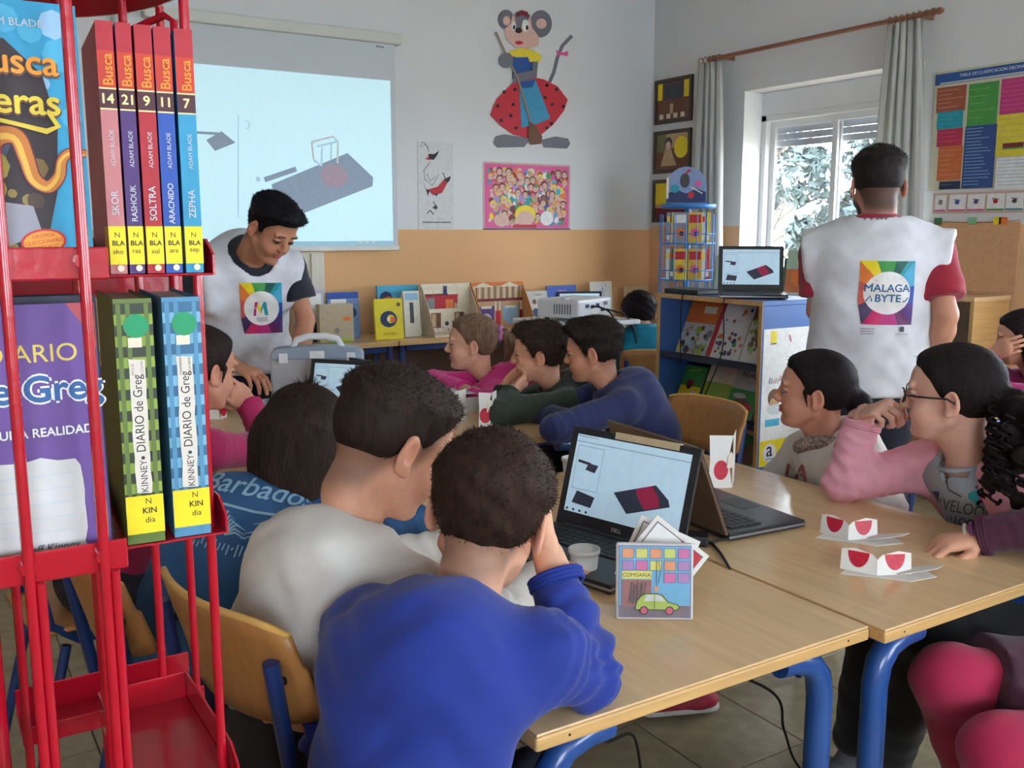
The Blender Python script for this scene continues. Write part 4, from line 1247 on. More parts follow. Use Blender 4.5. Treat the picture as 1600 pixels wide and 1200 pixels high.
# (tier, right offset, towards-room offset, spine out?, colour index, where)
for z, r_, t_, so, ci, wh in (
        (1.32, -.118, .055, 1, 4, 'far left'), (1.32, -.090, .065, 1, 6, 'second from left'), (1.32, -.045, .085, 0, 4, 'left front'), (1.32, .045, .085, 0, 7, 'right front'), (1.32, .095, .065, 1, 1, 'second from right'), (1.32, .125, .050, 1, 0, 'far right'),
        (1.095, -.118, .055, 1, 2, 'far left'), (1.095, -.090, .065, 1, 5, 'second from left'), (1.095, -.040, .085, 0, 0, 'left front'), (1.095, .050, .085, 0, 7, 'right front'), (1.095, .100, .065, 1, 2, 'second from right'), (1.095, .128, .045, 1, 3, 'far right')):
    nm, col = cols[ci]
    p_ = Vector((4.17, 4.59, z + .001)) + rt_ * r_ + tw_ * (t_ - (.035 if so else 0))
    th = .022 if so else .014
    A = Art(); A.rect(.006, .125, .078, .175, RED if ci in (0, 7) else WHITE).circ(.042, .065, .028, [ORANGE, BLUE, LIME, PINK][ci % 4]).circ(.05, .06, .014, BLACK)
    S = Art(); S.rect(.001, .13, th - .003, .165, RED if ci % 2 else YEL).rect(.001, .02, th - .003, .05, WHITE)
    book('%s book, %s, in the %s tier of the blue wire carousel' % (nm, wh, 'top' if z > 1.2 else 'second'), p_, rz0 + (math.pi / 2 if so else 0), .10 if so else .085, .19, th, ink('wc_%s' % nm.replace(' ', ''), col), front=None if so else A, spine=S if so else None, group='books in the blue carousel')

# ------------------------------------------------------------------ red carousel in the foreground
M_RED = mat('red_gloss_enamel', (176, 15, 36), 0.24, var=0.08, vscale=30, bump=.05, bscale=90, coat=.4)
M_REDD = M_RED
RC = Vector((.03, .96, 0))
rk = thing('red_book_carousel', 'red enamelled wire book carousel standing in the left foreground', 'book carousel', RC)
def rbox(n_, a_, b_, bev=.0015):
    return MB().box2(a_, b_).build(n_, M_RED, rk, world=True, bevel=bev)
MB().lathe([(.02, 0), (.26, 0), (.26, .015), (.03, .03)], n=32).build('base_plate', M_RED, rk)
MB().cyl((0, 0, .02), (0, 0, 1.62), .014, n=14).build('column', M_RED, rk)
MB().lathe([(.01, 1.622), (.200, 1.622), (.203, 1.616), (.208, 1.616), (.210, 1.622), (.210, 1.650), (.207, 1.652), (.01, 1.652)], n=48).build('top_disc', M_RED, rk)
TIER = (1.366, 1.141, .905, .66)
for z in TIER:
    # display pocket (front)
    rbox('pocket_floor', (-.05, .772, z - .002), (.120, .835, z))
    rbox('pocket_rail', (-.055, .770, z - .002), (.1275, .7735, z + .022))
    # spine tray (right)
    rbox('tray_floor', (.1285, .818, z - .003), (.2165, 1.01, z - .001))
    fl = MB()
    pr_ = [(.818, z - .003), (1.01, z - .003), (1.01, z + .027), (.840, z + .027), (.818, z + .014)]
    vs = [(.2165, a_, b_) for a_, b_ in pr_] + [(.2185, a_, b_) for a_, b_ in pr_]
    n_ = 5
    fl.add(vs, [tuple(range(n_))[::-1], tuple(range(n_, 10))] + [(i, (i + 1) % n_, n_ + (i + 1) % n_, n_ + i) for i in range(n_)])
    fl.build('tray_flap', M_RED, rk, world=True)
    rbox('tray_back', (.1285, 1.008, z - .003), (.2165, 1.010, z + .027))
    rbox('tray_side', (.1285, .86, z - .003), (.1300, 1.008, z + .027))
    # rear tray and left tray
    rbox('tray_floor', (.06, 1.05, z - .033), (.245, 1.12, z - .031)); rbox('tray_lip', (.06, 1.048, z - .033), (.245, 1.050, z - .013)); rbox('tray_back', (.06, 1.118, z - .033), (.245, 1.120, z + .0))
    rbox('tray_floor', (-.16, .90, z - .003), (-.035, 1.06, z - .001)); rbox('tray_lip', (-.035, .90, z - .003), (-.033, 1.06, z + .02))
for x_, y_ in ((.0575, .766), (.1095, .766), (.005, .766), (.2095, .842), (.1945, 1.0135), (.1335, .985), (.075, 1.0), (.1165, .845), (.236, 1.045), (.065, 1.045), (.15, 1.124), (-.04, .77)):
    MB().cyl((x_, y_, .03), (x_, y_, 1.622), .0042, n=8).build('wire_post', M_RED, rk, world=True)
for x_, y_ in ((.0645, .7655), (.1165, .7655)):
    MB().cyl((x_, y_, .03), (x_, y_, 1.14), .0036, n=8).build('wire_post', M_RED, rk, world=True)
for z in TIER[:3]:
    for x_ in (.0575, .1095):
        MB().cyl((x_, .764, z + .012), (x_, .7705, z + .012), .006, n=10).build('weld_stud', M_RED, rk, world=True)
for (xa, ya), (xb, yb) in (((.17, 1.0), (.222, .93)), ((.07, .84), (.118, .83))):
    MB().tube([(xa, ya, 1.40), (xa, ya, 1.566), (xa + (xb - xa) * .12, ya + (yb - ya) * .12, 1.575), (xb - (xb - xa) * .12, yb - (yb - ya) * .12, 1.592), (xb, yb, 1.586), (xb, yb, 1.40)], .0035, 8).build('support_hoop', M_RED, rk, world=True)

# spine-out books, top tier
TEALC = ink('spine_teal', (40, 150, 190)); CRIM = ink('spine_crimson', (176, 22, 40)); VIOL = ink('spine_violet', (76, 40, 110)); COBALT = ink('spine_cobalt', (30, 80, 170)); ROSE = ink('spine_rose', (196, 120, 120))
GOLD = ink('gold_letter', (232, 150, 40)); PALEY = ink('pale_yellow_letter', (240, 225, 160)); STK = ink('sticker_yellow', (240, 216, 20))
def fieras(label, x, th, body, num, lab, title, rz_deg, lower, body_name):
    S = Art(.00015)
    h = .194
    S.rect(0, 0, th, h, lower)
    S.rect(0, .128, th, h, CRIM).rect(0, .144, th, .172, ink('spine_orange', (205, 52, 28)))
    S.rect(0, .1275, th, .1440, ink('spine_plum', (76, 22, 34))).rect(0, .1275, th, .1287, PALEY).rect(0, .1430, th, .1442, PALEY)
    S.text(num, th * .5, .136, .0105, PALEY, bold=.0003)
    S.text('Busca', th * .55, .158, .0105, GOLD, rot=math.pi / 2, bold=.0002)
    S.text('ADAM BLADE', th * .55, .098, .0046, PALEG, rot=math.pi / 2).text(title, th * .5, .056, .0075 if len(title) < 7 else .0062, PALEG, rot=math.pi / 2, bold=.0001)
    S.rect(0, .0075, th, .0378, STK).text('N', th * .5, .0310, .0058, BLACK).text('BLA', th * .55, .0245, .0055, BLACK, bold=.0001).text(lab, th * .5, .0178, .0055, BLACK)
    S.circ(th * .6, .0045, .0026, CREAM, 12)
    B = Art(.0002); B.rect(0.001, .012, .128, .0415, STK) if False else None
    Bk = Art(.0002); Bk.rect(.106, .0075, .1295, .0378, STK)
    w = .13
    rz = math.radians(90 + rz_deg)
    fx = x + w / 2 * math.cos(rz); fy = .823 + w / 2 * math.sin(rz)
    book(label, (fx, fy, TIER[0] - .0005), rz, w, h, th, body, spine=S, back=Bk, group='numbered paperbacks on the top tier of the red carousel')
fieras('rose paperback spine numbered 14 on the red carousel', .1435, .0125, ROSE, '14', 'sko', 'SKOR', -4, ROSE, 'rose')
fieras('purple paperback spine numbered 21 on the red carousel', .1575, .0115, VIOL, '21', 'ras', 'RASHOUK', -4, VIOL, 'purple')
fieras('red paperback spine numbered 9 on the red carousel', .1720, .0130, CRIM, '9', 'sol', 'SOLTRA', -5, CRIM, 'red')
fieras('cobalt blue paperback spine numbered 11 on the red carousel', .1865, .0128, COBALT, '11', 'ara', 'ARACNIDO', -5, COBALT, 'blue')
fieras('turquoise paperback spine numbered 7, rightmost on the red carousel', .2030, .0140, TEALC, '7', 'zep', 'ZEPHA', -6, TEALC, 'turquoise')

# cover book in the top display pocket
A = Art(.0002)
w, h = .134, .196
A.rect(0, 0, w, h, TEALC)
for k in range(26): A.circ(random.uniform(.0, w), random.uniform(.1, h), random.uniform(.004, .014), random.choice([TEALC, CYAN, SKYB, ink('sea', (30, 110, 150))]), 8)
A.poly([(0, .012), (.100, .012), (.112, .06), (.116, .11), (.108, .145), (.085, .168), (.05, .172), (0, .16)], ink('cover_dark', (44, 30, 34)))
for k in range(40): A.circ(random.uniform(.02, .1), random.uniform(.016, .1), random.uniform(.003, .009), random.choice([ink('cv1', (70, 50, 40)), ink('cv2', (120, 95, 40)), ink('cv3', (60, 66, 90)), ink('cv4', (140, 120, 60))]), 7)
A.poly([(.02, .03), (.06, .055), (.095, .05), (.1, .03), (.06, .015)], ink('cv5', (150, 150, 160)))
def spl(P, n=6):
    out = []
    for i in range(len(P) - 1):
        p0, p1, p2, p3 = P[max(i - 1, 0)], P[i], P[i + 1], P[min(i + 2, len(P) - 1)]
        for k in range(n):
            t = k / n
            out.append(tuple(.5 * (2 * p1[c] + (p2[c] - p0[c]) * t + (2 * p0[c] - 5 * p1[c] + 4 * p2[c] - p3[c]) * t * t + (3 * p1[c] - p0[c] - 3 * p2[c] + p3[c]) * t ** 3) for c in (0, 1)))
    return out + [P[-1]]
SN = spl([(.066, .086), (.076, .099), (.088, .099), (.093, .085), (.097, .070), (.106, .064), (.114, .072), (.117, .084), (.124, .090), (.134, .089)])
nS = len(SN)
A.line(SN, [.0155 - .010 * i / nS for i in range(nS)], ink('serp_edge', (96, 30, 40)))
A.line(SN, [.0130 - .009 * i / nS for i in range(nS)], ink('serpent', (196, 116, 40)))
A.line([(x_ - .0015, y_ - .0012) for x_, y_ in SN], [.0050 - .0035 * i / nS for i in range(nS)], ink('serp_lit', (226, 176, 70)))
A.circ(.070, .078, .012, ink('beast', (150, 130, 40)), 10).circ(.066, .062, .013, ink('beast', (150, 130, 40)), 10).circ(.074, .070, .003, CREAM, 6).circ(.066, .072, .003, CREAM, 6)
for k in range(4): A.poly([(.060 + k * .004, .084), (.063 + k * .004, .084), (.0615 + k * .004, .077)], CREAM)
A.text('ADAM BLADE', .088, .180, .0075, PALEG)
A.text('Busca', .0905, .152, .0255, BROWN, bold=.0012).text('Busca', .0905, .153, .0255, GOLD, bold=.0004)
A.text('Fieras', .088, .124, .0265, BROWN, bold=.0012).text('Fieras', .088, .125, .0265, ink('gold2', (226, 200, 60)), bold=.0005)
A.line([(.11, .118), (.116, .108), (.108, .104), (.09, .108), (.075, .111), (.06, .108)], [.003, .004, .004, .003, .003, .002], ink('gold2', (226, 200, 60)))
A.circ(.1, .024, .0155, RED, 18, ry=.0095, rot=.15).circ(.1, .024, .0138, GOLD, 18, ry=.008, rot=.15)
for k, s_ in enumerate(('CROMOS', 'COLECCIONABLES', 'DE REGALO')): A.text(s_, .1, .0285 - k * .0042, .0036, RED, rot=.15)
book('teal adventure paperback cover facing out in the top pocket of the red carousel', (.0535, .797, TIER[0] + .001), 0, w, h, .016, ink('cov_teal', (40, 130, 170)), tilt=-.06, front=A)

# plaid-spined and purple books, second tier
def plaid(label, x, th, dark, mid, light, col, small):
    S = Art(.00015)
    h = .205
    S.rect(0, 0, th, h, mid)
    k = 0
    zz = .008
    while zz < h - .006:
        S.rect(0, zz, th, zz + .0085, dark if k % 2 else light)
        zz += .0088; k += 1
    for q in (.06, .30, .78): S.rect(th * q, .004, th * (q + .12), h - .004, mid)
    pts = [(th * .30 + random.uniform(-.0006, .0006), .044 + i * .0102) for i in range(12)] + [(th * .72 + random.uniform(-.0006, .0006), .155 - i * .0102) for i in range(12)]
    S.poly(pts[::-1], ink('torn_label', (222, 214, 200)))
    S.text('DIARIO de Greg', th * .53, .111, .0102, BLACK, rot=math.pi / 2, sx=.92).text('KINNEY', th * .53, .058, .0078, DGREY, rot=math.pi / 2).circ(th * .53, .0735, .0016, DGREY, 8)
    for i, s_ in enumerate(small): S.text(s_, th * (.40 + i * .24), .1475, .0026, MAROON if col == 'green' else BLACK, rot=math.pi / 2)
    S.circ(th * .55, .183, th * .33, ink('sticker_green', (20, 150, 95)), 24).rect(th * .32, .1655, th * .68, .1735, CREAM)
    S.circ(th * .55, .183, th * .33, ink('sticker_green', (20, 150, 95)), 24)
    S.rect(0, .009, th, .0415, STK).text('N', th * .6, .0365, .007, BLACK).text('KIN', th * .62, .0285, .007, BLACK, bold=.0001).text('dia', th * .62, .0205, .007, BLACK)
    w = .14
    rz = math.radians(86)
    book(label, (x + w / 2 * math.cos(rz), .822 + w / 2 * math.sin(rz), TIER[1] - .0005), rz, w, h, th, mid, spine=S, group='plaid-spined books on the red carousel')
plaid('green plaid book spine with a green dot sticker on the red carousel', .1515, .0295, ink('pl_g1', (50, 58, 40)), ink('pl_g2', (96, 118, 50)), ink('pl_g3', (140, 165, 60)), 'green', ('ESTO ES', 'UN COLMO'))
plaid('blue plaid book spine with a green dot sticker on the red carousel', .1895, .0300, ink('pl_b1', (50, 104, 140)), ink('pl_b2', (80, 140, 176)), ink('pl_b3', (120, 180, 206)), 'blue', ('ATRAPADOS', 'EN LA NIEVE'))
A = Art(.0002)
w, h = .142, .203
PUR = ink('cover_purple', (100, 66, 140))
A.rect(0, 0, w, h, PUR)
A.poly([(w - .02, h), (w, h), (w, h - .035), (w - .006, h - .022)], ink('torn_red', (180, 70, 80)))
A.text('DIARIO', .096, .166, .0195, ink('gold3', (222, 196, 90)))
A.text('de Greg', .099, .136, .0275, WHITE, bold=.0022).text('de Greg', .099, .136, .0275, ink('greg_blue', (36, 90, 150)), bold=.0007)
A.text('5', .137, .131, .014, LILAC)
A.text('CRUDA REALIDAD', .096, .106, .0094, WHITE, sx=.98, bold=.0002)
pg = [(-.0, .008), (.126, .008)] + [(.124 + random.uniform(-.0015, .0015), .008 + i * .01) for i in range(1, 8)] + [(.12 - i * .012, .086 + random.uniform(-.003, .002)) for i in range(11)]
A.poly(pg, ink('note_paper', (206, 206, 204)))
for k in range(6): A.rect(.002, .018 + k * .011, .118, .0183 + k * .011, SKYB)
A.text('Jeff Kinney', .100, .016, .0085, DGREY, shear=.2)
book('purple diary book facing out in the second pocket of the red carousel', (.0485, .799, TIER[1] + .001), 0, w, h, .018, PUR, tilt=-.06, front=A)
book('dark navy book behind the purple diary book on the red carousel', (.055, .829, TIER[1] + .001), 0, .14, .208, .018, ink('dk_navy', (28, 32, 52)), tilt=-.03)
# clear box in the low rear tray
M_CLR = mat('clear_box_plastic', (200, 196, 186), 0.25, var=0.05, alpha=.45)
pb_ = thing('clear_plastic_box', 'clear plastic box stored low in the red carousel', 'box', (.10, 1.085, TIER[3] - .0305))
MB().box2((-.045, -.03, 0), (.075, .03, .14)).build('box_body', M_CLR, pb_, bevel=.004); MB().box2((-.048, -.033, .14), (.078, .033, .15)).build('lid', M_CLR, pb_, bevel=.003)
Art().circ(0, .06, .018, LILAC).circ(.035, .05, .02, MAROON).line([(-.02, .02), (.05, .03)], .01, ORANGE).build('insert_print', frame((0, -.0305, 0), (1, 0, 0), (0, 0, 1)), pb_)

# ------------------------------------------------------------------ small things on the tables
M_PAP = mat('white_card_stock', (232, 230, 224), 0.7, var=0.05)
M_LENS = mat('red_lens_film', (196, 30, 60), 0.35, var=0.25, vscale=160)
def lens_shape(cx, cz, r=.019):
    return [(cx + r * math.cos(q) * 1.05, cz + r * .9 * math.sin(q)) for q in np.linspace(0, 2 * math.pi, 19)[:-1]]
def glasses_flat(label, loc, rz, fold=.5):
    """paper glasses lying with one arm under them, front panel folded upright in a V"""
    t = thing('paper_glasses', label, 'paper glasses', loc, rz, 'paper glasses with red lenses')
    for s in (-1, 1):
        o = MB().prism([(0, 0), (s * .072, 0), (s * .072, .042), (s * .045, .047), (s * .012, .040), (0, .03)][::s], 0, .0009).build('front_panel', M_PAP, t)
        o.matrix_local = Matrix.Translation((0, 0, .001)) @ Matrix.Rotation(s * fold, 4, 'Z') @ Matrix.Rotation(math.pi / 2 - .15, 4, 'X')
        l_ = [(s * .038 + (.021 * math.cos(q)), .041 - .032 * math.sin(q) * (1 if True else 1)) for q in np.linspace(0, math.pi, 12)]
        l_ = l_ if sum(l_[i][0] * l_[(i + 1) % 12][1] - l_[(i + 1) % 12][0] * l_[i][1] for i in range(12)) > 0 else l_[::-1]
        MB().prism(l_, -.0006, .0015).build('lens', M_LENS, o)
    MB().prism([(-.07, -.006), (.06, -.02), (.115, .02), (.10, .05), (.03, .045), (-.05, .035)], .0003, .0013).build('arm_flap', M_PAP, t)
    a2 = MB().prism([(0, -.018), (.075, -.010), (.088, .004), (.02, .022), (0, .02)], 0, .001).build('arm_flap', M_PAP, t)
    a2.matrix_local = Matrix.Translation((.04, .02, .004)) @ Matrix.Rotation(-.22, 4, 'Y')
    return t
g1 = atz(1325, 845, .72); g2 = atz(1370, 900, .72)
glasses_flat('folded paper glasses, the pair lying farther back on the right table', (g1.x, g1.y, .7203), math.radians(-52), .55)
glasses_flat('folded paper glasses, the pair lying nearer the table edge', (g2.x, g2.y, .7203), math.radians(-46), .35)
def glasses_up(label, loc, rz, h=.145, w=.072, flip=1):
    t = thing('paper_glasses', label, 'paper glasses', loc, rz, 'paper glasses with red lenses')
    for s in (-1, 1):
        o = MB().prism([(0, 0), (s * w, 0), (s * w * .95, h * .55), (s * w, h), (0, h * .98), (s * .012, h * .55), (s * .006, h * .3)][::s], 0, .0009).build('front_panel', M_PAP, t)
        o.matrix_local = Matrix.Rotation(s * .55, 4, 'Z') @ Matrix.Rotation(math.pi / 2, 4, 'X')
        if s == flip:
            MB().prism([(p[0] * 1.0, p[1]) for p in [(s * w * .48 + .020 * math.cos(q), h * .34 + .027 * math.sin(q)) for q in np.linspace(0, 2 * math.pi, 18)[:-1]]], -.0007, .0016).build('lens', M_LENS, o)
    nf = MB().prism([(-.016, .055), (.012, .052), (.016, .082), (0, .098), (-.014, .088)], -.006, -.0045).build('nose_flap', ink('nose_flap', (226, 216, 200)), t)
    nf.matrix_local = Matrix.Rotation(math.pi / 2, 4, 'X')
    return t
g3 = atz(1143, 762, .72); g4 = atz(716, 662, .72); g5 = atz(768, 668, .72); g6 = atz(345, 655, .72)
glasses_up('paper glasses standing on end beside the rear of the bronze laptop', (g3.x, g3.y, .7203), math.radians(8), .145, .066, -1)
glasses_up('paper glasses standing on the middle table, left of the two', (g4.x, g4.y, .7203), math.radians(-5), .12, .05, -1)
glasses_up('paper glasses standing on the middle table before the green-sleeved person', (g5.x, g5.y, .7203), math.radians(5), .125, .045, -1)
glasses_up('paper glasses standing in front of the magenta-sleeved person', (g6.x, g6.y, .7203), math.radians(10), .10, .04)

# drawn card standing on the front table, with two cards behind
bx_p = atz(1022, 968, .72)
cdt = thing('drawn_card', 'crayon-drawn card of a police station with a green car, standing on the front table', 'card', (bx_p.x, bx_p.y, .7205), math.radians(-34))
cb = MB().box2((-.068, -.005, 0), (.068, .007, .136)).build('card_board', mat('card_grey_white', (206, 202, 200), .6, var=.06), cdt, bevel=.004)
cb.rotation_euler = (-.14, 0, 0)
A = Art(.0002)
A.rect(.004, .004, .132, .132, ink('cr_edge', (120, 130, 160))).rect(.006, .022, .130, .130, ink('cr_sky', (110, 170, 206))).rect(.006, .005, .130, .026, ink('cr_road', (116, 104, 112)))
wc_ = [[ORANGE, YEL, ORANGE, LIME, PINK], [LILAC, PINK, YEL, ORANGE, LILAC], [None, None, None, PINK, LILAC]]
pastel = {id(ORANGE): ink('ps_or', (222, 150, 110)), id(YEL): ink('ps_ye', (212, 206, 110)), id(LIME): ink('ps_li', (196, 206, 110)), id(PINK): ink('ps_pi', (206, 110, 160)), id(LILAC): ink('ps_la', (172, 130, 180))}
for r in range(3):
    for q in range(5):
        if wc_[r][q] is None: continue
        x_, z_ = .011 + q * .0245, .110 - r * .0215
        A.rect(x_ - .0007, z_ - .0007, x_ + .0197, z_ + .0167, ink('cr_line', (76, 90, 120))).rect(x_, z_, x_ + .019, z_ + .016, pastel[id(wc_[r][q])])
A.rect(.010, .073, .062, .087, ink('ps_ye', (212, 206, 110))).text('COMISARIA', .036, .080, .0095, BLACK)
A.rect(.010, .024, .062, .071, ink('cr_door', (150, 100, 100)))
for k in range(14): A.line([(.022 + k * .002, .026 + random.uniform(0, .01)), (.024 + k * .002 + random.uniform(-.003, .003), .062 + random.uniform(0, .008))], .0022, ink('cr_scrib', (92, 76, 76)))
A.line([(.071, .060), (.071, .105)], .001, DGREY).line([(.074, .066), (.078, .088), (.074, .104)], .001, DGREY).rect(.067, .052, .074, .060, ink('ps_or', (222, 150, 110)))
car = [(.033, .018), (.108, .018), (.112, .024), (.108, .029), (.092, .033), (.082, .045), (.074, .048), (.052, .048), (.044, .044), (.036, .034)]
A.poly([(x_ * 1.0, z_) for x_, z_ in car], ink('cr_outline', (60, 64, 40)))
A.poly([(.0345, .0195), (.1068, .0195), (.1105, .024), (.107, .0278), (.091, .0318), (.081, .0438), (.0735, .0465), (.0525, .0465), (.045, .0428), (.0372, .0335)], ink('cr_car', (160, 180, 80)))
A.poly([(.049, .034), (.066, .034), (.066, .045), (.054, .045)], PALEG).poly([(.069, .034), (.087, .034), (.079, .043), (.0735, .045), (.069, .045)], PALEG)
for x_ in (.049, .094): A.circ(x_, .0175, .0078, DGREY, 14).circ(x_, .0175, .0058, ink('cr_wheel', (196, 90, 110)), 14)
A.line([(.0675, .02), (.0675, .034)], .0008, DGREY)
A.build('crayon_print', frame((-.068, -.0051, 0), (1, 0, 0), (0, 0, 1)), cb)
def fan_card(label, dx, dy, ry, m1, m2, z):
    t = thing('drawn_card', label, 'card', (bx_p.x + dx, bx_p.y + dy, .7205), math.radians(-34))
    o = MB().box2((-.06, 0, -.06), (.06, .004, .06)).build('card_board', M_PAP, t, bevel=.001)
    o.matrix_local = Matrix.Translation((0, 0, z)) @ Matrix.Rotation(-.18, 4, 'X') @ Matrix.Rotation(ry, 4, 'Y')
    Art().rect(-.052, -.052, .052, .052, ink('fan_line', (120, 100, 110))).rect(-.05, -.05, .05, .05, WHITE).rect(-.05, -.05, .0, .0, m1).rect(.005, .01, .05, .05, m2).rect(.005, -.05, .05, .0, ink('fan_green', (90, 180, 90))).build('crayon_print', frame((0, -.0001, 0), (1, 0, 0), (0, 0, 1)), o)
fan_card('tilted drawn card directly behind the police-station card', .046, .034, math.radians(38), PINK, RED, .088)
fan_card('lowest tilted drawn card fanned behind the police-station card', .062, .066, math.radians(24), RED, PINK, .082)

# plastic tubs
M_TUB = mat('milky_plastic', (220, 222, 220), 0.35, var=0.05)
def tub(label, p, r=.032, h=.06):
    t = thing('plastic_tub', label, 'tub', p, 0, 'small milky tubs')
    MB().lathe([(r * .8, 0), (r * .82, .002), (r * .97, h - .008), (r * .94, h - .008), (r * .78, .004)], n=24).build('tub_body', M_TUB, t)
    MB().lathe([(r * .98, h - .009), (r * 1.06, h - .009), (r * 1.06, h), (r * .95, h + .001), (r * .94, h - .004), (r * .3, h - .004)], n=24).build('lid', M_TUB, t)
p = atz(918, 905, .72); tub("small milky tub beside the blue-sleeved person's elbow", (p.x + .0, p.y + .012, .7203), .03, .06)
p = atz(897, 748, .72); tub('small milky tub behind the black laptop', (p.x, p.y, .7203), .034, .06)

# clear plastic kit case on the middle table
M_CASE = mat('case_clear_plastic', (206, 208, 210), 0.25, var=0.05, alpha=.62)
M_CASG = mat('case_grey', (140, 154, 170), 0.4, var=.06)
kp = at(498, 600, 3.78)
kc = thing('kit_case', 'upright clear plastic kit case with carry handle beside the left person', 'plastic case', (kp.x, kp.y, .7205), math.radians(-24))
MB().prism([(-.16, 0), (.16, 0), (.16, .16), (.152, .176), (-.152, .176), (-.16, .16)], -.045, .045).build('case_shell', M_CASE, kc, bevel=.008).matrix_local = Matrix.Rotation(math.pi / 2, 4, 'X')
MB().prism([(-.155, .145), (.155, .145), (.155, .165), (.14, .178), (.06, .184), (-.06, .184), (-.14, .178), (-.155, .165)], -.048, .048).build('case_top', M_CASG, kc, bevel=.004).matrix_local = Matrix.Rotation(math.pi / 2, 4, 'X')
MB().tube([(-.085, 0, .178), (-.07, 0, .202), (-.03, 0, .212), (.03, 0, .212), (.07, 0, .202), (.085, 0, .178)], .011, 10).build('handle', M_WPL, kc)
for s in (-1, 1): MB().box((s * .115, -.05, .15), (.03, .008, .03)).build('latch', M_WPL, kc, bevel=.002)
MB().box((0, -.0495, .160), (.05, .002, .022)).build('label_sticker', WHITE, kc)
A = Art(); A.rect(.0, .07, .06, .12, WHITE).line([(.022, .08), (.03, .082), (.033, .09), (.028, .098), (.032, .108), (.042, .110)], .009, RED)
A.build('case_print', frame((.02, -.0452, 0), (1, 0, 0), (0, 0, 1)), kc)
for k in range(14):
    MB().box((-.13 + .02 * k, -.02 + .03 * (k % 2), .02 + .014 * (k % 3)), (.016, .03, .012)).build('kit_brick', [GREY, DGREY, RED, SKYB][k % 4], kc, bevel=.001)

kc.scale = (1.12, 1.0, 1.28)
# white tray and printed sheet on the middle-right table
tp = atz(728, 640, .72)
ty = thing('plastic_tray', 'white translucent plastic tray on the middle table', 'tray', (tp.x - .02, tp.y + .05, .7205), math.radians(-8))
MB().box((0, 0, .002), (.30, .24, .004)).build('tray_floor', M_TUB, ty)
for s in (-1, 1):
    MB().box((s * .15, 0, .03), (.004, .25, .06)).build('tray_wall', M_TUB, ty, bevel=.001); MB().box((0, s * .122, .03), (.30, .004, .06)).build('tray_wall', M_TUB, ty, bevel=.001)
sh = thing('printed_sheet', 'printed instruction sheet lying across the white tray', 'paper', (tp.x - .04, tp.y + .07, .783), math.radians(-8))
MB().sheet(lambda u, v: ((u - .5) * .29, (v - .5) * .22, .006 * math.sin(u * 3.1)), 8, 4, .001).build('page', M_PAP, sh)
A = Art()
for r in range(4):
    for q in range(5): A.rect(-.12 + q * .05, -.09 + r * .045, -.085 + q * .05, -.06 + r * .045, GREY if (r + q) % 3 else SKYB)
A.build('page_print', Matrix.Translation((0, 0, .0075)), sh)
# white handheld pad at the left man's hands
hb = MB().box((0, 0, .008), (.15, .10, .016)).build('tablet_pad', mat('tablet_blue_white', (200, 206, 220), .35), bevel=.005)
q = at(425, 618, 3.62); hb.location = (q.x, q.y, .7505); hb.rotation_euler = (0, 0, .4); tag(hb, "pale slim box under the left person's hand", 'box')
bx2 = MB().box((0, 0, .0145), (.17, .12, .029)).build('kit_tray', mat('kit_tray_grey', (130, 140, 150), .4), bevel=.004)
bx2.location = (q.x, q.y, .7205); bx2.rotation_euler = (0, 0, .4); tag(bx2, "low grey kit tray under the pale box by the left person", 'tray')

# cables
cable('laptop_cable', 'black charging cord crossing the front tables behind the drawn card', [LT2.location + Vector((.02, -.17, .008)), atz(1085, 852, .724), atz(1105, 846, .724), atz(1124, 862, .724), atz(1140, 888, .724)], .003)
br = MB().box((0, 0, .012), (.05, .10, .024)).build('power_brick', M_BLK, bevel=.005)
q = atz(1096, 852, .72); br.location = (q.x - .02, q.y + .03, .7203); br.rotation_euler = (0, 0, .8); tag(br, 'small black power brick between the laptops', 'power adapter')
cable('floor_cable', 'black cord dropping under the front table edge, middle', [(.98, 1.30, .70), (.985, 1.28, .5), atz(990, 1150, .25), atz(1010, 1240, .02), atz(1060, 1300, .006)], .0035)
cable('floor_cable', 'black cord dropping beneath the front table, beside its blue leg', [(1.27, 1.45, .70), (1.28, 1.44, .55), atz(1205, 1080, .3), atz(1225, 1140, .15), atz(1250, 1200, .006), atz(1330, 1260, .006)], .0035)

# panels far left behind the carousel
bp_ = thing('blue_panel_board', 'blue boards with white outlines seen behind the red carousel', 'board', (aty(110, 445, 5.6).x, 5.6, .75))
for k, (a_, b_) in enumerate(((48, 76), (82, 110), (118, 145), (150, 195))):
    xa, xb = aty(a_, 445, 5.6).x, aty(b_, 445, 5.6).x
    z1_, z0_ = aty(a_, 434, 5.6).z, aty(a_, 453, 5.6).z
    o = MB().box2((xa - .008, 5.596, z0_ - .008), (xb + .008, 5.61, z1_ + .008)).build('panel', WHITE, bp_, world=True)
    MB().box2((xa, 5.592, z0_), (xb, 5.596, z1_)).build('blue_inset', ink('inset_blue', (24, 50, 160)), o).location = -bp_.location
MB().box2((aty(40, 455, 5.6).x, 5.59, .75), (aty(200, 455, 5.6).x, 5.62, aty(100, 456, 5.6).z)).build('support_board', ink('wood_band', (190, 170, 130)), bp_, world=True)
ld_ = desk('far-left back desk behind the red carousel', .05, .99)

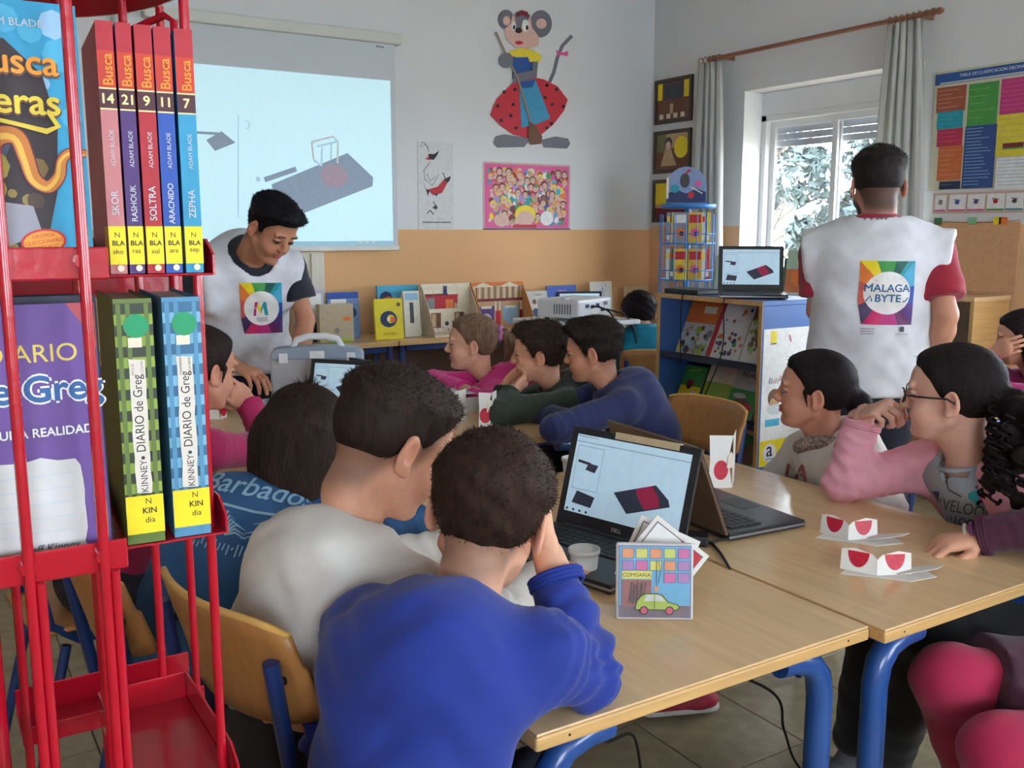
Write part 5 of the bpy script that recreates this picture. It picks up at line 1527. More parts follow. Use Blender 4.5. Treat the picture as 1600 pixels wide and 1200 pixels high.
# chairs
CH = {}
CH['grey'] = chair('plywood school chair under the grey-shirted person, blue tubes', (.555, 1.455, 0), math.radians(-77), z_top=.86)
CH['blue'] = chair('plywood school chair under the blue-sweatered person', (.455, 1.10, 0), math.radians(-74))
CH['barb'] = chair('plywood school chair under the denim-topped person', (.45, 1.93, 0), math.radians(-84))
CH['mag'] = chair('plywood school chair under the magenta-sleeved person', (.36, 2.66, 0), math.radians(-82))
q = at(1100, 700, 3.42)
CH['empty'] = chair('empty plywood school chair before the blue cabinet', (2.15, 2.46, 0), math.radians(91), z_top=.81)
CH['teal'] = chair('plywood chair under the teal-jacketed person at the back', (3.30, 3.92, 0), math.radians(-25), z_top=.80)

# ================================================================== people
F32 = np.float32
class Field:
    """signed distance field on a grid; blended solids; meshed by surface nets"""
    def __init__(s, lo, hi, h):
        s.h = h
        s.lo = np.array(lo, F32)
        n = np.ceil((np.array(hi) - np.array(lo)) / h).astype(int) + 1
        s.ax = [s.lo[i] + h * np.arange(n[i], dtype=F32) for i in range(3)]
        s.V = np.full(tuple(n), 0.5, F32)
    def _sub(s, lo, hi):
        sl = []
        for i in range(3):
            a = max(0, int((lo[i] - s.lo[i]) / s.h))
            b = min(len(s.ax[i]), int((hi[i] - s.lo[i]) / s.h) + 2)
            if b <= a:
                return None, None
            sl.append(slice(a, b))
        X = s.ax[0][sl[0]][:, None, None]; Y = s.ax[1][sl[1]][None, :, None]; Z = s.ax[2][sl[2]][None, None, :]
        return tuple(sl), (X, Y, Z)
    def _mix(s, sl, d, k, op):
        V = s.V[sl]
        if op == 'u':
            if k > 0:
                h = np.clip(.5 + .5 * (V - d) / k, 0, 1)
                s.V[sl] = V * (1 - h) + d * h - k * h * (1 - h)
            else:
                s.V[sl] = np.minimum(V, d)
        else:
            d = -d
            if k > 0:
                h = np.clip(.5 - .5 * (V - d) / k, 0, 1)
                s.V[sl] = V * (1 - h) + d * h + k * h * (1 - h)
            else:
                s.V[sl] = np.maximum(V, d)
    def cone(s, a, b, ra, rb, k=.02, flat=None, cut=None, op='u'):
        a = np.array(a, F32); b = np.array(b, F32)
        m = max(ra, rb) + max(k, .01) * 1.5 + .03
        sl, G = s._sub(np.minimum(a, b) - m, np.maximum(a, b) + m)
        if sl is None:
            return s
        P = [G[i] - a[i] for i in range(3)]
        ba = b - a
        if flat is not None:
            n, f = np.array(flat[0], F32), flat[1]
            q = (P[0] * n[0] + P[1] * n[1] + P[2] * n[2]) * (1 / f - 1)
            P = [P[i] + n[i] * q for i in range(3)]
            ba = ba + n * (ba @ n) * (1 / f - 1)
        t = np.clip((P[0] * ba[0] + P[1] * ba[1] + P[2] * ba[2]) / max(float(ba @ ba), 1e-9), 0, 1)
        d = np.sqrt((P[0] - t * ba[0]) ** 2 + (P[1] - t * ba[1]) ** 2 + (P[2] - t * ba[2]) ** 2) - (ra + (rb - ra) * t)
        if cut is not None:
            c0, cn = np.array(cut[0], F32), np.array(cut[1], F32)
            d = np.maximum(d, (G[0] - c0[0]) * cn[0] + (G[1] - c0[1]) * cn[1] + (G[2] - c0[2]) * cn[2])
        s._mix(sl, d, k, op)
        return s
    def ell(s, c, r, k=.02, R=None, op='u'):
        c = np.array(c, F32)
        r = np.array(r, F32)
        m = float(r.max()) + k * 1.5 + .03
        sl, G = s._sub(c - m, c + m)
        if sl is None:
            return s
        P = [G[i] - c[i] for i in range(3)]
        if R is not None:
            P = [P[0] * R[0][j] + P[1] * R[1][j] + P[2] * R[2][j] for j in range(3)]
        k0 = np.sqrt((P[0] / r[0]) ** 2 + (P[1] / r[1]) ** 2 + (P[2] / r[2]) ** 2)
        k1 = np.sqrt((P[0] / r[0] ** 2) ** 2 + (P[1] / r[1] ** 2) ** 2 + (P[2] / r[2] ** 2) ** 2)
        d = np.where(k1 > 1e-6, k0 * (k0 - 1) / np.maximum(k1, 1e-6), -float(r.min()))
        s._mix(sl, d.astype(F32), k, op)
        return s
    def plane(s, p, n):
        p = np.array(p, F32); n = np.array(n, F32)
        X, Y, Z = s.ax[0][:, None, None], s.ax[1][None, :, None], s.ax[2][None, None, :]
        s.V = np.maximum(s.V, (X - p[0]) * n[0] + (Y - p[1]) * n[1] + (Z - p[2]) * n[2])
        return s
    def mesh(s):
        V = s.V
        nx, ny, nz = V.shape
        I = V < 0
        c = [(i, j, k) for i in (0, 1) for j in (0, 1) for k in (0, 1)]
        cnt = sum(I[i:nx - 1 + i, j:ny - 1 + j, k:nz - 1 + k].astype(np.int8) for i, j, k in c)
        act = (cnt > 0) & (cnt < 8)
        idx = np.argwhere(act)
        if len(idx) == 0:
            return np.zeros((0, 3)), np.zeros((0, 4), int)
        vid = np.full(act.shape, -1, np.int64)
        vid[act] = np.arange(len(idx))
        acc = np.zeros((len(idx), 3)); n = np.zeros(len(idx))
        cv = {q: V[idx[:, 0] + q[0], idx[:, 1] + q[1], idx[:, 2] + q[2]] for q in c}
        for q in c:
            for ax in range(3):
                if q[ax] == 0:
                    q2 = tuple(1 if i == ax else q[i] for i in range(3))
                    a, b = cv[q], cv[q2]
                    m = (a < 0) != (b < 0)
                    t = np.where(m, a / np.where(np.abs(a - b) < 1e-9, 1, a - b), 0)
                    p = np.zeros((len(idx), 3)) + np.array(q, float)
                    p[:, ax] += t
                    acc += p * m[:, None]; n += m
        vs = (idx + acc / np.maximum(n, 1)[:, None]) * s.h + s.lo
        qs = []
        for ax in range(3):
            u, w = [(1, 2), (2, 0), (0, 1)][ax]
            a = [slice(0, d) for d in V.shape]; b = list(a)
            a[ax] = slice(0, V.shape[ax] - 1); b[ax] = slice(1, V.shape[ax])
            ch = I[tuple(a)] != I[tuple(b)]
            e = np.argwhere(ch)
            ok = (e[:, u] > 0) & (e[:, w] > 0) & (e[:, u] < V.shape[u] - 1) & (e[:, w] < V.shape[w] - 1)
            e = e[ok]
            du = np.zeros(3, int); du[u] = 1
            dw = np.zeros(3, int); dw[w] = 1
            g = lambda z: vid[z[:, 0], z[:, 1], z[:, 2]]
            q = np.stack([g(e - du - dw), g(e - dw), g(e), g(e - du)], 1)
            ins = I[tuple(e.T)]
            q[~ins] = q[~ins][:, ::-1]
            qs.append(q)
        q = np.concatenate(qs)
        return vs, q[(q >= 0).all(1)]

def np_normals(vs, qs):
    n = np.zeros_like(vs)
    fn = np.cross(vs[qs[:, 2]] - vs[qs[:, 0]], vs[qs[:, 3]] - vs[qs[:, 1]])
    for i in range(4):
        np.add.at(n, qs[:, i], fn)
    return n / np.maximum(np.linalg.norm(n, axis=1), 1e-12)[:, None]

def smooth_np(vs, qs, it=1, lam=.5):
    for _ in range(it):
        acc = np.zeros_like(vs); c = np.zeros(len(vs))
        for i in range(4):
            a, b = qs[:, i], qs[:, (i + 1) % 4]
            np.add.at(acc, a, vs[b]); np.add.at(acc, b, vs[a])
            np.add.at(c, a, 1); np.add.at(c, b, 1)
        vs = vs + lam * (acc / np.maximum(c, 1)[:, None] - vs)
    return vs

def np_object(name, vs, faces, material, parent=None, col=None, smooth=True):
    """faces: list of int arrays (quads and/or tris)"""
    me = bpy.data.meshes.new(name)
    off = np.array(parent.location) if parent is not None else np.zeros(3)
    me.vertices.add(len(vs))
    me.vertices.foreach_set('co', (vs - off).astype(np.float32).ravel())
    tot = np.concatenate([np.full(len(f), f.shape[1]) for f in faces]) if faces else np.zeros(0, int)
    lv = np.concatenate([f.ravel() for f in faces])
    me.loops.add(len(lv))
    me.loops.foreach_set('vertex_index', lv.astype(np.int32))
    me.polygons.add(len(tot))
    st = np.concatenate([[0], np.cumsum(tot)[:-1]])
    me.polygons.foreach_set('loop_start', st.astype(np.int32))
    me.polygons.foreach_set('use_smooth', np.full(len(tot), smooth))
    me.update(calc_edges=True)
    if col is not None:
        at_ = me.color_attributes.new('Col', 'FLOAT_COLOR', 'POINT')
        c4 = np.concatenate([col, np.ones((len(col), 1))], 1)
        at_.data.foreach_set('color', c4.astype(np.float32).ravel())
    me.materials.append(material)
    o = bpy.data.objects.new(name, me)
    COL.objects.link(o)
    if parent is not None:
        o.parent = parent
    return o

# ------------------------------------------------------------------ head (x right, y to the face, z up; ear-level origin)
HLO, HHI = (-.125, -.165, -.20), (.125, .14, .15)
def head_base(h, lo=HLO, hi=HHI):
    f = Field(lo, hi, h)
    f.ell((0, -.012, .028), (.0735, .092, .080), 0)
    f.ell((0, .030, .035), (.060, .056, .052), .02)
    f.ell((0, .036, -.040), (.051, .048, .058), .03)
    return f
def make_head(adult):
    f = head_base(.003)
    j = .006 if adult else 0
    f.ell((0, .064, -.088 - j), (.022, .018, .015), .022)
    for s in (-1, 1):
        f.ell((s * .034, .050, -.040), (.026, .028, .028), .018)
        f.cone((s * .050, .0, -.050 - j), (s * .028, .045, -.086 - j), .014, .013, .025)
        f.ell((s * .031, .080, .023), (.022, .010, .008), .012)
        f.ell((s * .032, .0985, .001), (.018, .014, .012), .014, op='s')
        f.ell((s * .031, .0755, .0005), (.0145, .0125, .0125), .003)
        R = np.array(Matrix.Rotation(s * .35, 3, 'Z') @ Matrix.Rotation(-.2, 3, 'X'))
        f.ell((s * .077, -.010, -.006), (.0065, .0175, .0310), .006, R)
        f.ell((s * .0825, -.006, -.001), (.0075, .0105, .0185), .003, R, op='s')
        f.ell((s * .077, -.004, -.030), (.006, .009, .010), .006)
        f.ell((s * .0105, .0905, -.030), (.0075, .009, .0065), .006)
    f.cone((0, .082, .012), (0, .1005, -.024), .0075, .0090, .012)
    f.ell((0, .0805, -.0500), (.0200, .0105, .0052), .004)
    f.ell((0, .0805, -.0600), (.0175, .0105, .0062), .004)
    f.ell((0, .0945, -.0547), (.020, .006, .0016), .002, op='s')
    f.cone((0, -.028, -.03), (0, -.040, -.185), .045 + j, .046 + j, .02)
    f.cone((0, .018, -.070), (0, -.026, -.13), .022, .030, .03)
    vs, qs = f.mesh()
    return smooth_np(vs, qs, 1, .35), qs
HEADS = {a: make_head(a) for a in (False, True)}

def sstep(x):
    x = np.clip(x, 0, 1)
    return x * x * (3 - 2 * x)
HL_Y = [-.12, -.08, -.045, -.022, .0, .018, .040, .065, .12]
HL_SHORT = [-.098, -.094, -.070, -.032, .004, -.012, .028, .056, .064]
HL_FADE = [-.062, -.058, -.042, -.014, .012, .008, .034, .056, .064]
def hair_mask(X, Y, Z, line=HL_SHORT, soft=.014):
    zh = np.interp(Y, HL_Y, line)
    return sstep((Z - zh) / soft + .5)
def face_colors(v, skin, hairc, stub=0.0, lips=(172, 92, 88), line=HL_SHORT, brow=1.0, eyes=True, beard=0.0):
    sk = np.array(lin(skin)); c = np.tile(sk, (len(v), 1))
    x, y, z = v[:, 0], v[:, 1], v[:, 2]
    def blend(w, colr):
        nonlocal c
        w = np.clip(w, 0, 1)[:, None]
        c = c * (1 - w) + np.array(lin(colr)) * w
    ros = tuple(int(a * b) for a, b in zip(skin, (1.0, .86, .84)))
    blend(.45 * np.exp(-(((np.abs(x) - .038) / .018) ** 2 + ((z + .030) / .018) ** 2)) * (y > .03), ros)
    blend(.5 * np.exp(-(((np.abs(x) - .078) / .02) ** 2 + ((y + .01) / .03) ** 2 + (z / .035) ** 2)), ros)
    blend((1.15 - np.sqrt((x / .021) ** 2 + ((z + .055) / .0115) ** 2)) * 4 * (y > .068), lips)
    blend((1 - np.abs(z - .0235 - .003 * np.cos((np.abs(x) - .03) * 90)) / .0042) * 1.6 * ((np.abs(x) > .013) & (np.abs(x) < .047) & (y > .045)) * brow, hairc)
    e = np.sqrt(((np.abs(x) - .031) / .0145) ** 2 + ((z - .0005) / .0065) ** 2)
    on = (y > .070)
    blend((1.2 - e) * 4 * on, tuple(int(a * .36) for a in skin))
    if eyes:
        blend((.9 - e) * 5 * on, (196, 186, 178))
        blend((1.2 - np.sqrt(((np.abs(x) - .031) / .0075) ** 2 + ((z - .0005) / .0066) ** 2)) * 6 * on, (40, 27, 22))
    if beard:
        blend(beard * sstep((-.028 - z - .25 * np.maximum(0, .05 - y)) / .02) * (z > -.115) * (y > -.012), hairc)
        blend((1.05 - np.sqrt((x / .020) ** 2 + ((z + .055) / .0100) ** 2)) * 4 * (y > .068), lips)
    if stub:
        blend(stub * hair_mask(x, y, z + .004, line, .05) * (np.abs(x) < .074 + 0 * x), hairc)
    return c

M_SKIN = mat('skin', (200, 150, 120), 0.52, var=0.07, vscale=60, attr='Col', spec=.3, bump=.02, bscale=500)
M_SKIN.node_tree.nodes['Principled BSDF'].inputs['Subsurface Weight'].default_value = .12
M_SKIN.node_tree.nodes['Principled BSDF'].inputs['Subsurface Radius'].default_value = (.012, .005, .003)
M_SKIN.node_tree.nodes['Principled BSDF'].inputs['Subsurface Scale'].default_value = 1.0
def hair_mat(name, col):
    return mat('hair_' + name, col, 0.62, var=0.5, vscale=90, stretch=(1, 1, .2), bump=.2, bscale=300, spec=.12)

def build_hair(style, seed=0):
    """returns verts, quads of the hair volume plus blade triangles, in head space"""
    rg = np.random.default_rng(seed + 5)
    h = .004
    lo, hi = np.array(HLO) - .03, np.array(HHI) + .03
    if style in ('curly', 'long', 'pony', 'bob'):
        lo = lo - np.array([.05, .10, .10])
    f = head_base(h, lo, hi)
    X, Y, Z = f.ax[0][:, None, None], f.ax[1][None, :, None], f.ax[2][None, None, :]
    X = np.broadcast_to(X, f.V.shape); Y = np.broadcast_to(Y, f.V.shape); Z = np.broadcast_to(Z, f.V.shape)
    nz = (np.sin(X * 210 + 3 * np.sin(Y * 60)) * np.sin(Y * 190 + 2 * np.sin(Z * 70)) + np.sin(Z * 170 + X * 90)) * .5
    line = list(HL_SHORT)
    bl = None
    if style == 'short':
        th = .007 + .010 * sstep((Z - .0) / .06) + .0022 * nz
        bl = (7000, .0095, (0, -.15, -.35), .35)
    elif style == 'fade':
        line = list(HL_FADE)
        th = .002 + .016 * sstep((Z - .035) / .045) + .004 * sstep((Y - .02) / .05) + .0016 * nz * sstep((Z - .02) / .04)
        bl = (6000, .010, (0, .5, .1), .4)
    elif style == 'quiff':
        th = .004 + .020 * sstep((Z - .03) / .05) + .012 * sstep((Y - .01) / .07) * sstep((Z - .03) / .04) + .003 * nz
        bl = (6000, .014, (0, .8, .2), .4)
    elif style == 'messy':
        th = .009 + .014 * sstep((Z + .0) / .06) + .010 * sstep((Y - .02) / .05) * sstep((Z - .02) / .05) + .003 * nz
        bl = (6000, .018, (0, .5, -.3), .35)
    else:
        line = [-.085, -.08, -.07, -.040, -.012, .002, .036, .060, .070]
        gr = np.sin(np.arctan2(X, Z - .03 + 1e-4) * 46 + Y * 30)
        th = .009 + .005 * sstep((Z - .02) / .06) + .0010 * gr
        bl = (4500, .016, (0, -1, -.4), .12)
    m = hair_mask(X, Y, Z, line)
    m2 = sstep((Z - np.interp(Y, HL_Y, line)) / .034)
    f.V = f.V - (m * (.0015 + (th - .0015) * m2) - (1 - m) * .014).astype(F32)
    if style == 'bob':
        g = Field(lo, hi, h)
        g.ell((0, -.022, -.020), (.098, .104, .120), 0)
        g.cone((0, -.045, -.03), (0, -.035, -.115), .090, .088, .03)
        gr = np.sin(np.arctan2(X, Y + .03) * 60 + Z * 12)
        g.V -= (.0014 * gr).astype(F32)
        g.plane((0, 0, -.150), (0, .15, -1))
        cutf = np.maximum(Y - .030 - .10 * sstep((Z - .03) / .06), -1)
        g.V = np.maximum(g.V, cutf.astype(F32))
        f.V = np.minimum(f.V, g.V)
        bl = (7000, .040, (0, 0, -1), .07)
    for s in (-1, 1):
        if style not in ('bob', 'long'):
            f.ell((s * .090, -.006, -.010), (.022, .019, .034), .006, op='s')
    extra = []
    if style == 'pony':
        f.cone((0, -.098, .045), (0, -.128, .040), .020, .022, .012)
        f.cone((0, -.128, .040), (0, -.158, .000), .024, .030, .01)
        f.cone((0, -.158, .0), (0, -.150, -.075), .030, .022, .01)
        f.cone((0, -.150, -.075), (0, -.135, -.125), .022, .006, .01)
    if style == 'tied':
        f.cone((0, -.095, .005), (0, -.125, -.02), .026, .030, .02)
        f.cone((0, -.120, -.02), (0, -.110, -.09), .026, .014, .02)
        for s in (-1, 1):
            f.cone((s * .072, .026, .012), (s * .075, .016, -.030), .006, .002, .008)
    if style == 'long':
        f.cone((0, -.07, .0), (0, -.085, -.20), .075, .07, .04)
        for s in (-1, 1):
            f.cone((s * .062, -.01, .02), (s * .075, -.02, -.17), .026, .022, .02)
    if style == 'curly':
        f.cone((0, -.098, .0), (-.02, -.125, -.01), .03, .040, .02)
        for k in range(72):
            a = rg.normal(size=3)
            a /= np.linalg.norm(a)
            t = rg.uniform(0, 1)
            c = np.array([-.035 - .03 * t, -.140 - .020 * math.sin(t * 3), .020 - .21 * t]) + a * np.array([.062, .055, .045]) * rg.uniform(.4, 1)
            f.ell(c, np.array([1, 1, 1]) * rg.uniform(.016, .026), .012)
        for k in range(60):
            a = rg.uniform(0, 6.28)
            t = rg.uniform(.05, 1)
            c0 = np.array([-.05 + .072 * math.cos(a), -.148 + .062 * math.sin(a), .03 - .20 * t])
            L = rg.uniform(.05, .09)
            rr, ph = rg.uniform(.008, .013), rg.uniform(0, 6)
            extra.append([c0 + np.array([rr * math.cos(q * 2.4 + ph), rr * math.sin(q * 2.4 + ph), -L * q / 7]) for q in np.linspace(0, 7, 30)])
    vs, qs = f.mesh()
    tris = np.zeros((0, 3), int)
    quads = [qs]
    nv = np_normals(vs, qs)
    if bl:
        n, L, d, spread = bl
        mk = hair_mask(vs[:, 0], vs[:, 1], vs[:, 2], line) > .6
        if style in ('pony', 'curly', 'bob', 'long'):
            mk |= vs[:, 1] < -.09
        ok = np.where(mk)[0]
        k = rg.choice(ok, n)
        p, nn = vs[k], nv[k]
        dd = np.tile(np.array(d, float), (n, 1))
        dd -= nn * (dd * nn).sum(1)[:, None]
        dd += nn * (.55 if style in ('short', 'fade', 'quiff', 'messy') else .10) + rg.normal(size=(n, 3)) * spread
        dd /= np.linalg.norm(dd, axis=1)[:, None]
        w = np.cross(dd, nn); w /= np.maximum(np.linalg.norm(w, axis=1), 1e-9)[:, None]
        l = (L * rg.uniform(.5, 1.15, n))[:, None]
        if style == 'fade':
            l = l * (.25 + .9 * sstep((p[:, 2] - .02) / .05))[:, None]
        b = p - nn * .003
        tv = np.stack([b - w * .0010, b + w * .0010, b + dd * l], 1).reshape(-1, 3)
        if style in ('short', 'fade', 'quiff', 'messy'):      # fine hairs fringing the hairline
            mm = hair_mask(vs[:, 0], vs[:, 1], vs[:, 2], line)
            ek = np.where((mm > .25) & (mm < .98) & (vs[:, 1] < .03))[0]
            if len(ek):
                k2 = rg.choice(ek, 3500)
                p2, n2 = vs[k2], nv[k2]
                d2 = np.tile(np.array([0, -.12, -1.0]), (len(k2), 1)) + rg.normal(size=(len(k2), 3)) * .22
                d2 -= n2 * (d2 * n2).sum(1)[:, None] * .9
                d2 /= np.linalg.norm(d2, axis=1)[:, None]
                w2 = np.cross(d2, n2); w2 /= np.maximum(np.linalg.norm(w2, axis=1), 1e-9)[:, None]
                l2 = rg.uniform(.003, .012, len(k2))[:, None]
                tv = np.concatenate([tv, np.stack([p2 - w2 * .0007, p2 + w2 * .0007, p2 + d2 * l2 + n2 * .0012], 1).reshape(-1, 3)])
                n = len(tv) // 3
        tris = np.arange(3 * n).reshape(-1, 3) + len(vs)
        vs = np.concatenate([vs, tv])
    for path in extra:
        mb = MB().tube([Vector(p) for p in path], [.0035] * (len(path) - 1) + [.001], 5, cap=False)
        b = len(vs)
        vs = np.concatenate([vs, np.array([tuple(p) for p in mb.v])])
        quads.append(np.array([list(q) for q in mb.f]) + b)
    return vs, [np.concatenate(quads), tris] if len(tris) else [np.concatenate(quads)]
HAIR = {}

# ------------------------------------------------------------------ hand (left hand, palm down, fingers +y, thumb +x)
HANDS = {}
def make_hand(curl, spread=.06, thumb=.0):
    key = (round(curl, 2), round(spread, 2), thumb)
    if key in HANDS:
        return HANDS[key]
    f = Field((-.07, -.06, -.11), (.09, .20, .05), .0027)
    zf = ((0, 0, 1), .46)
    f.cone((0, -.05, 0), (0, .01, 0), .0255, .027, .01, ((0, 0, 1), .74))
    f.cone((.004, .02, 0), (.004, .066, 0), .032, .040, .015, zf)
    f.cone((-.016, .03, -.002), (-.014, .062, -.002), .022, .022, .012, zf)
    for i, (x, y, L, r) in enumerate(((.030, .084, (.042, .025, .019), .0094), (.0105, .090, (.046, .029, .020), .0097), (-.0095, .086, (.042, .026, .019), .0092), (-.0275, .076, (.033, .020, .017), .0082))):
        p = np.array([x, y, .001]); a = -.05
        sx = spread * (1.5 - i)
        f.cone((x * .9, y - .03, 0), p, r * 1.05, r * 1.12, .008)
        for j, l in enumerate(L):
            a += curl * (.75, .95, .65)[j] * (1 + .08 * (i - 1))
            q = p + l * np.array([math.sin(sx) * math.cos(a), math.cos(sx) * math.cos(a), -math.sin(a)])
            f.cone(p, q, r * (1 - .08 * j), r * (.92 - .09 * j), .004)
            p = q
    th = [np.array(q) for q in ((.018, .012, -.006), (.042, .040, -.014 - .01 * thumb), (.052 - .012 * thumb, .068, -.020 - .02 * thumb), (.050 - .03 * thumb, .092 - .008 * thumb, -.024 - .03 * thumb))]
    for a_, b_, r0, r1 in zip(th[:-1], th[1:], (.0165, .0122, .0108), (.0128, .0108, .0082)):
        f.cone(a_, b_, r0, r1, .007)
    vs, qs = f.mesh()
    HANDS[key] = (vs, qs)
    return HANDS[key]

def nrm(v):
    v = np.array(v, float)
    return v / np.linalg.norm(v)
def V3(*a):
    return np.array(a, float)
def pt(px, py, t):
    return np.array(at(px, py, t))

def basis(fw, up):
    """columns right, forward, up"""
    fw = nrm(fw)
    r = nrm(np.cross(fw, up))
    u = np.cross(r, fw)
    return np.stack([r, fw, u], 1)

BVHS = {}
def person(name_label, loc, S=1.0, adult=False, head=None, face=(0, 1, 0), pitch=0.0, roll=0.0, neck=None, pelvis=None, fb=(0, 1, 0),
           shw=.150, drop=.045, arms=None, legs=None, skin=(205, 152, 122), hairc=(38, 28, 25), hair='short', hs=1.0,
           top=None, vest=None, trousers=((30, 34, 48), 'cotton'), shoes=(60, 60, 66), h=.009, bulge=0.0, stub=0.0, seed=0, torso_w=1.0, hem=None, brow=1.0, eyes=True, inner=None, skirt=None, beard=0.0, hunch=.03, waist_s=.72):
    """arms: {'L'|'R': dict(elb, wr, hd, palm, curl, sleeve)}; top: dict(col, name, sleeve(0..2), loose)"""
    rg = np.random.default_rng(seed)
    root = thing('person', name_label, 'person', (pelvis[0], pelvis[1], 0))
    fb = nrm(fb); up = V3(0, 0, 1)
    lat = nrm(np.cross(up, fb))                     # towards the person's left
    spine = nrm(neck - pelvis)
    nup = nrm(spine * .6 + up * .4)
    mid = neck - nup * drop
    sh = {'L': mid + lat * shw, 'R': mid - lat * shw}
    if arms:
        for k, a in arms.items():
            if 'sh' in a:
                sh[k] = sh[k] + np.array(a['sh'])
    # ---- head
    hb = basis(face, up)
    hm = hb @ np.array(Matrix.Rotation(roll, 3, 'Y')) @ np.array(Matrix.Rotation(-pitch, 3, 'X'))
    hv, hq = HEADS[adult]
    hsz = hs * (1.08 if adult else 1.0)
    keep = hv
    W = lambda v: head + (v * hsz) @ hm.T
    hc = face_colors(hv, skin, hairc, stub, brow=brow, eyes=eyes, beard=beard)
    # neck colour/shape: pull the neck stub of the head towards the neck base
    nb = neck
    zb = sstep((-.085 - hv[:, 2]) / .10) * (hv[:, 1] < .06)
    hw = W(hv)
    stub_c = W(np.array([[0, -.040, -.185]]))[0]
    delta = (nb - nup * .03) - stub_c
    hw = hw + zb[:, None] * delta
    # ---- body field
    R = S
    pts = [head, neck, pelvis, sh['L'], sh['R']]
    for a in (arms or {}).values():
        pts += [a['elb'], a['wr']]
    hip = {s: pelvis + lat * (.07 * S if s == 'L' else -.07 * S) for s in 'LR'}
    if legs is None:
        legs = {s: (hip[s] + fb * .36 * S + V3(0, 0, .0), hip[s] + fb * .37 * S + V3(0, 0, .085 - pelvis[2] + 0.0)) for s in 'LR'}
    for s in 'LR':
        pts += [legs[s][0], legs[s][1], hip[s]]
    P = np.array(pts)
    lo, hi = P.min(0) - .22, P.max(0) + .20
    lo[2] = max(lo[2], -.01)
    front = fb
    waist = pelvis + (neck - pelvis) * .45 - fb * hunch
    chest = pelvis + (neck - pelvis) * .78 - fb * hunch * .9
    tw = torso_w * S
    def torso(f, inf, k=.05):
        fl = (front, waist_s)
        f.cone(pelvis, waist, .128 * tw + inf, .122 * tw + inf, k, fl)
        f.cone(waist, chest, .122 * tw + inf, .135 * tw + inf, k, fl)
        f.cone(chest, mid + nup * .0, .132 * tw + inf, .085 * tw + inf, k, fl)
        for s in 'LR':
            f.cone(mid + nup * .008, sh[s], .050 * S + inf, .043 * S + inf, k * .8)
            f.cone(chest, sh[s] * .6 + chest * .4, .085 * tw + inf, .055 * S + inf, k, fl)
        if bulge:
            f.ell(waist + fb * .05, (.10 * S, .10 * S, .12 * S), .05)
    ZERO = np.zeros(3)
    f = Field(lo, hi, h)
    torso(f, -.020)
    f.cone(neck - nup * .05, neck - nup * .03 + (W(np.array([[0, -.034, -.10]]))[0] - neck) * .5, .045 * hsz, .040 * hsz, .03)
    for s in 'LR':
        if arms and s in arms:
            a = arms[s]
            f.cone(sh[s], a['elb'], .038 * S, .033 * S, .02)
            f.cone(a['elb'], a['elb'] + (a['wr'] - a['elb']) * .35, .033 * S, .0355 * S, .015)
            f.cone(a['elb'] + (a['wr'] - a['elb']) * .35, a['wr'], .036 * S, .0245 * S, .015)
        kn, an = legs[s]
        f.cone(hip[s], kn, .068 * S, .047 * S, .03)
        f.cone(kn, kn + (an - kn) * .35, .047 * S, .047 * S, .02)
        f.cone(kn + (an - kn) * .35, an, .046 * S, .030 * S, .02)
    bv, bq = f.mesh()
    allv, allq, allc = [bv], [bq], [np.tile(np.array(lin(skin)), (len(bv), 1))]
    cnt = len(bv)
    allv.append(hw); allq.append(hq + cnt); allc.append(hc); cnt += len(hw)
    for s in 'LR':
        if arms and s in arms and arms[s].get('hd') is not None:
            a = arms[s]
            v, q = make_hand(a.get('curl', .5), a.get('spread', .05), a.get('thumb', .5))
            v = v.copy(); q = q.copy()
            if s == 'R':
                v[:, 0] *= -1
                q = q[:, ::-1]
            y = nrm(a['hd']); z = -np.array(a['palm'], float)
            z = nrm(z - y * (z @ y)); x = np.cross(y, z)
            B = np.stack([x, y, z], 1)
            sc = S * (.94 if adult else .88) * a.get('hsc', 1.0)
            wv = a['wr'] + (v * sc) @ B.T
            allv.append(wv); allq.append(q + cnt); cnt += len(wv)
            allc.append(np.tile(np.array(lin(skin)), (len(wv), 1)))
    body = np_object('body', np.concatenate(allv), [np.concatenate(allq)], M_SKIN, root, np.concatenate(allc))
    # ---- hair
    if hair:
        if (hair, seed % 3) not in HAIR:
            HAIR[(hair, seed % 3)] = build_hair(hair, seed % 3)
        v, fs = HAIR[(hair, seed % 3)]
        np_object('hair', W(v), fs, hair_mat('%d_%d_%d' % hairc, hairc), root)
    # ---- clothing
    def folds(v, q, amp, arm=True, ph=0.0):
        n = np_normals(v, q)
        w = v - pelvis
        a = w @ lat; b = w @ fb; c = w[:, 2]
        d = np.sin(c * 34 + 9 * a + 2.2 * np.sin(a * 16 + ph) + 1.5 * np.sin(b * 21)) * .55 + np.sin(c * 15 - 26 * a + 1.7 * np.sin(c * 19 + ph)) * .7 + .35 * np.sin(c * 71 + 40 * b + 3 * np.sin(a * 31))
        d = d * amp
        if arm and arms:
            for s_ in 'LR':
                if s_ not in arms:
                    continue
                for A_, B_, wgt in ((sh[s_], arms[s_]['elb'], .8), (arms[s_]['elb'], arms[s_]['wr'], 1.0)):
                    u = B_ - A_; L = np.linalg.norm(u); u = u / L
                    t = (v - A_) @ u
                    r = np.linalg.norm(v - A_ - t[:, None] * u, axis=1)
                    near = np.exp(-((r - .05) / .035) ** 2) * (t > -.03) * (t < L + .03)
                    el = np.linalg.norm(v - arms[s_]['elb'], axis=1)
                    d = d + wgt * near * amp * (.35 + .6 * np.exp(-(el / .09) ** 2)) * np.sin(t * 2 * math.pi / .034 + 2.6 * np.sin(t * 23 + seed) + 1.8 * np.sin((v @ lat) * 60 + (v @ fb) * 35))
        return v + n * d[:, None]
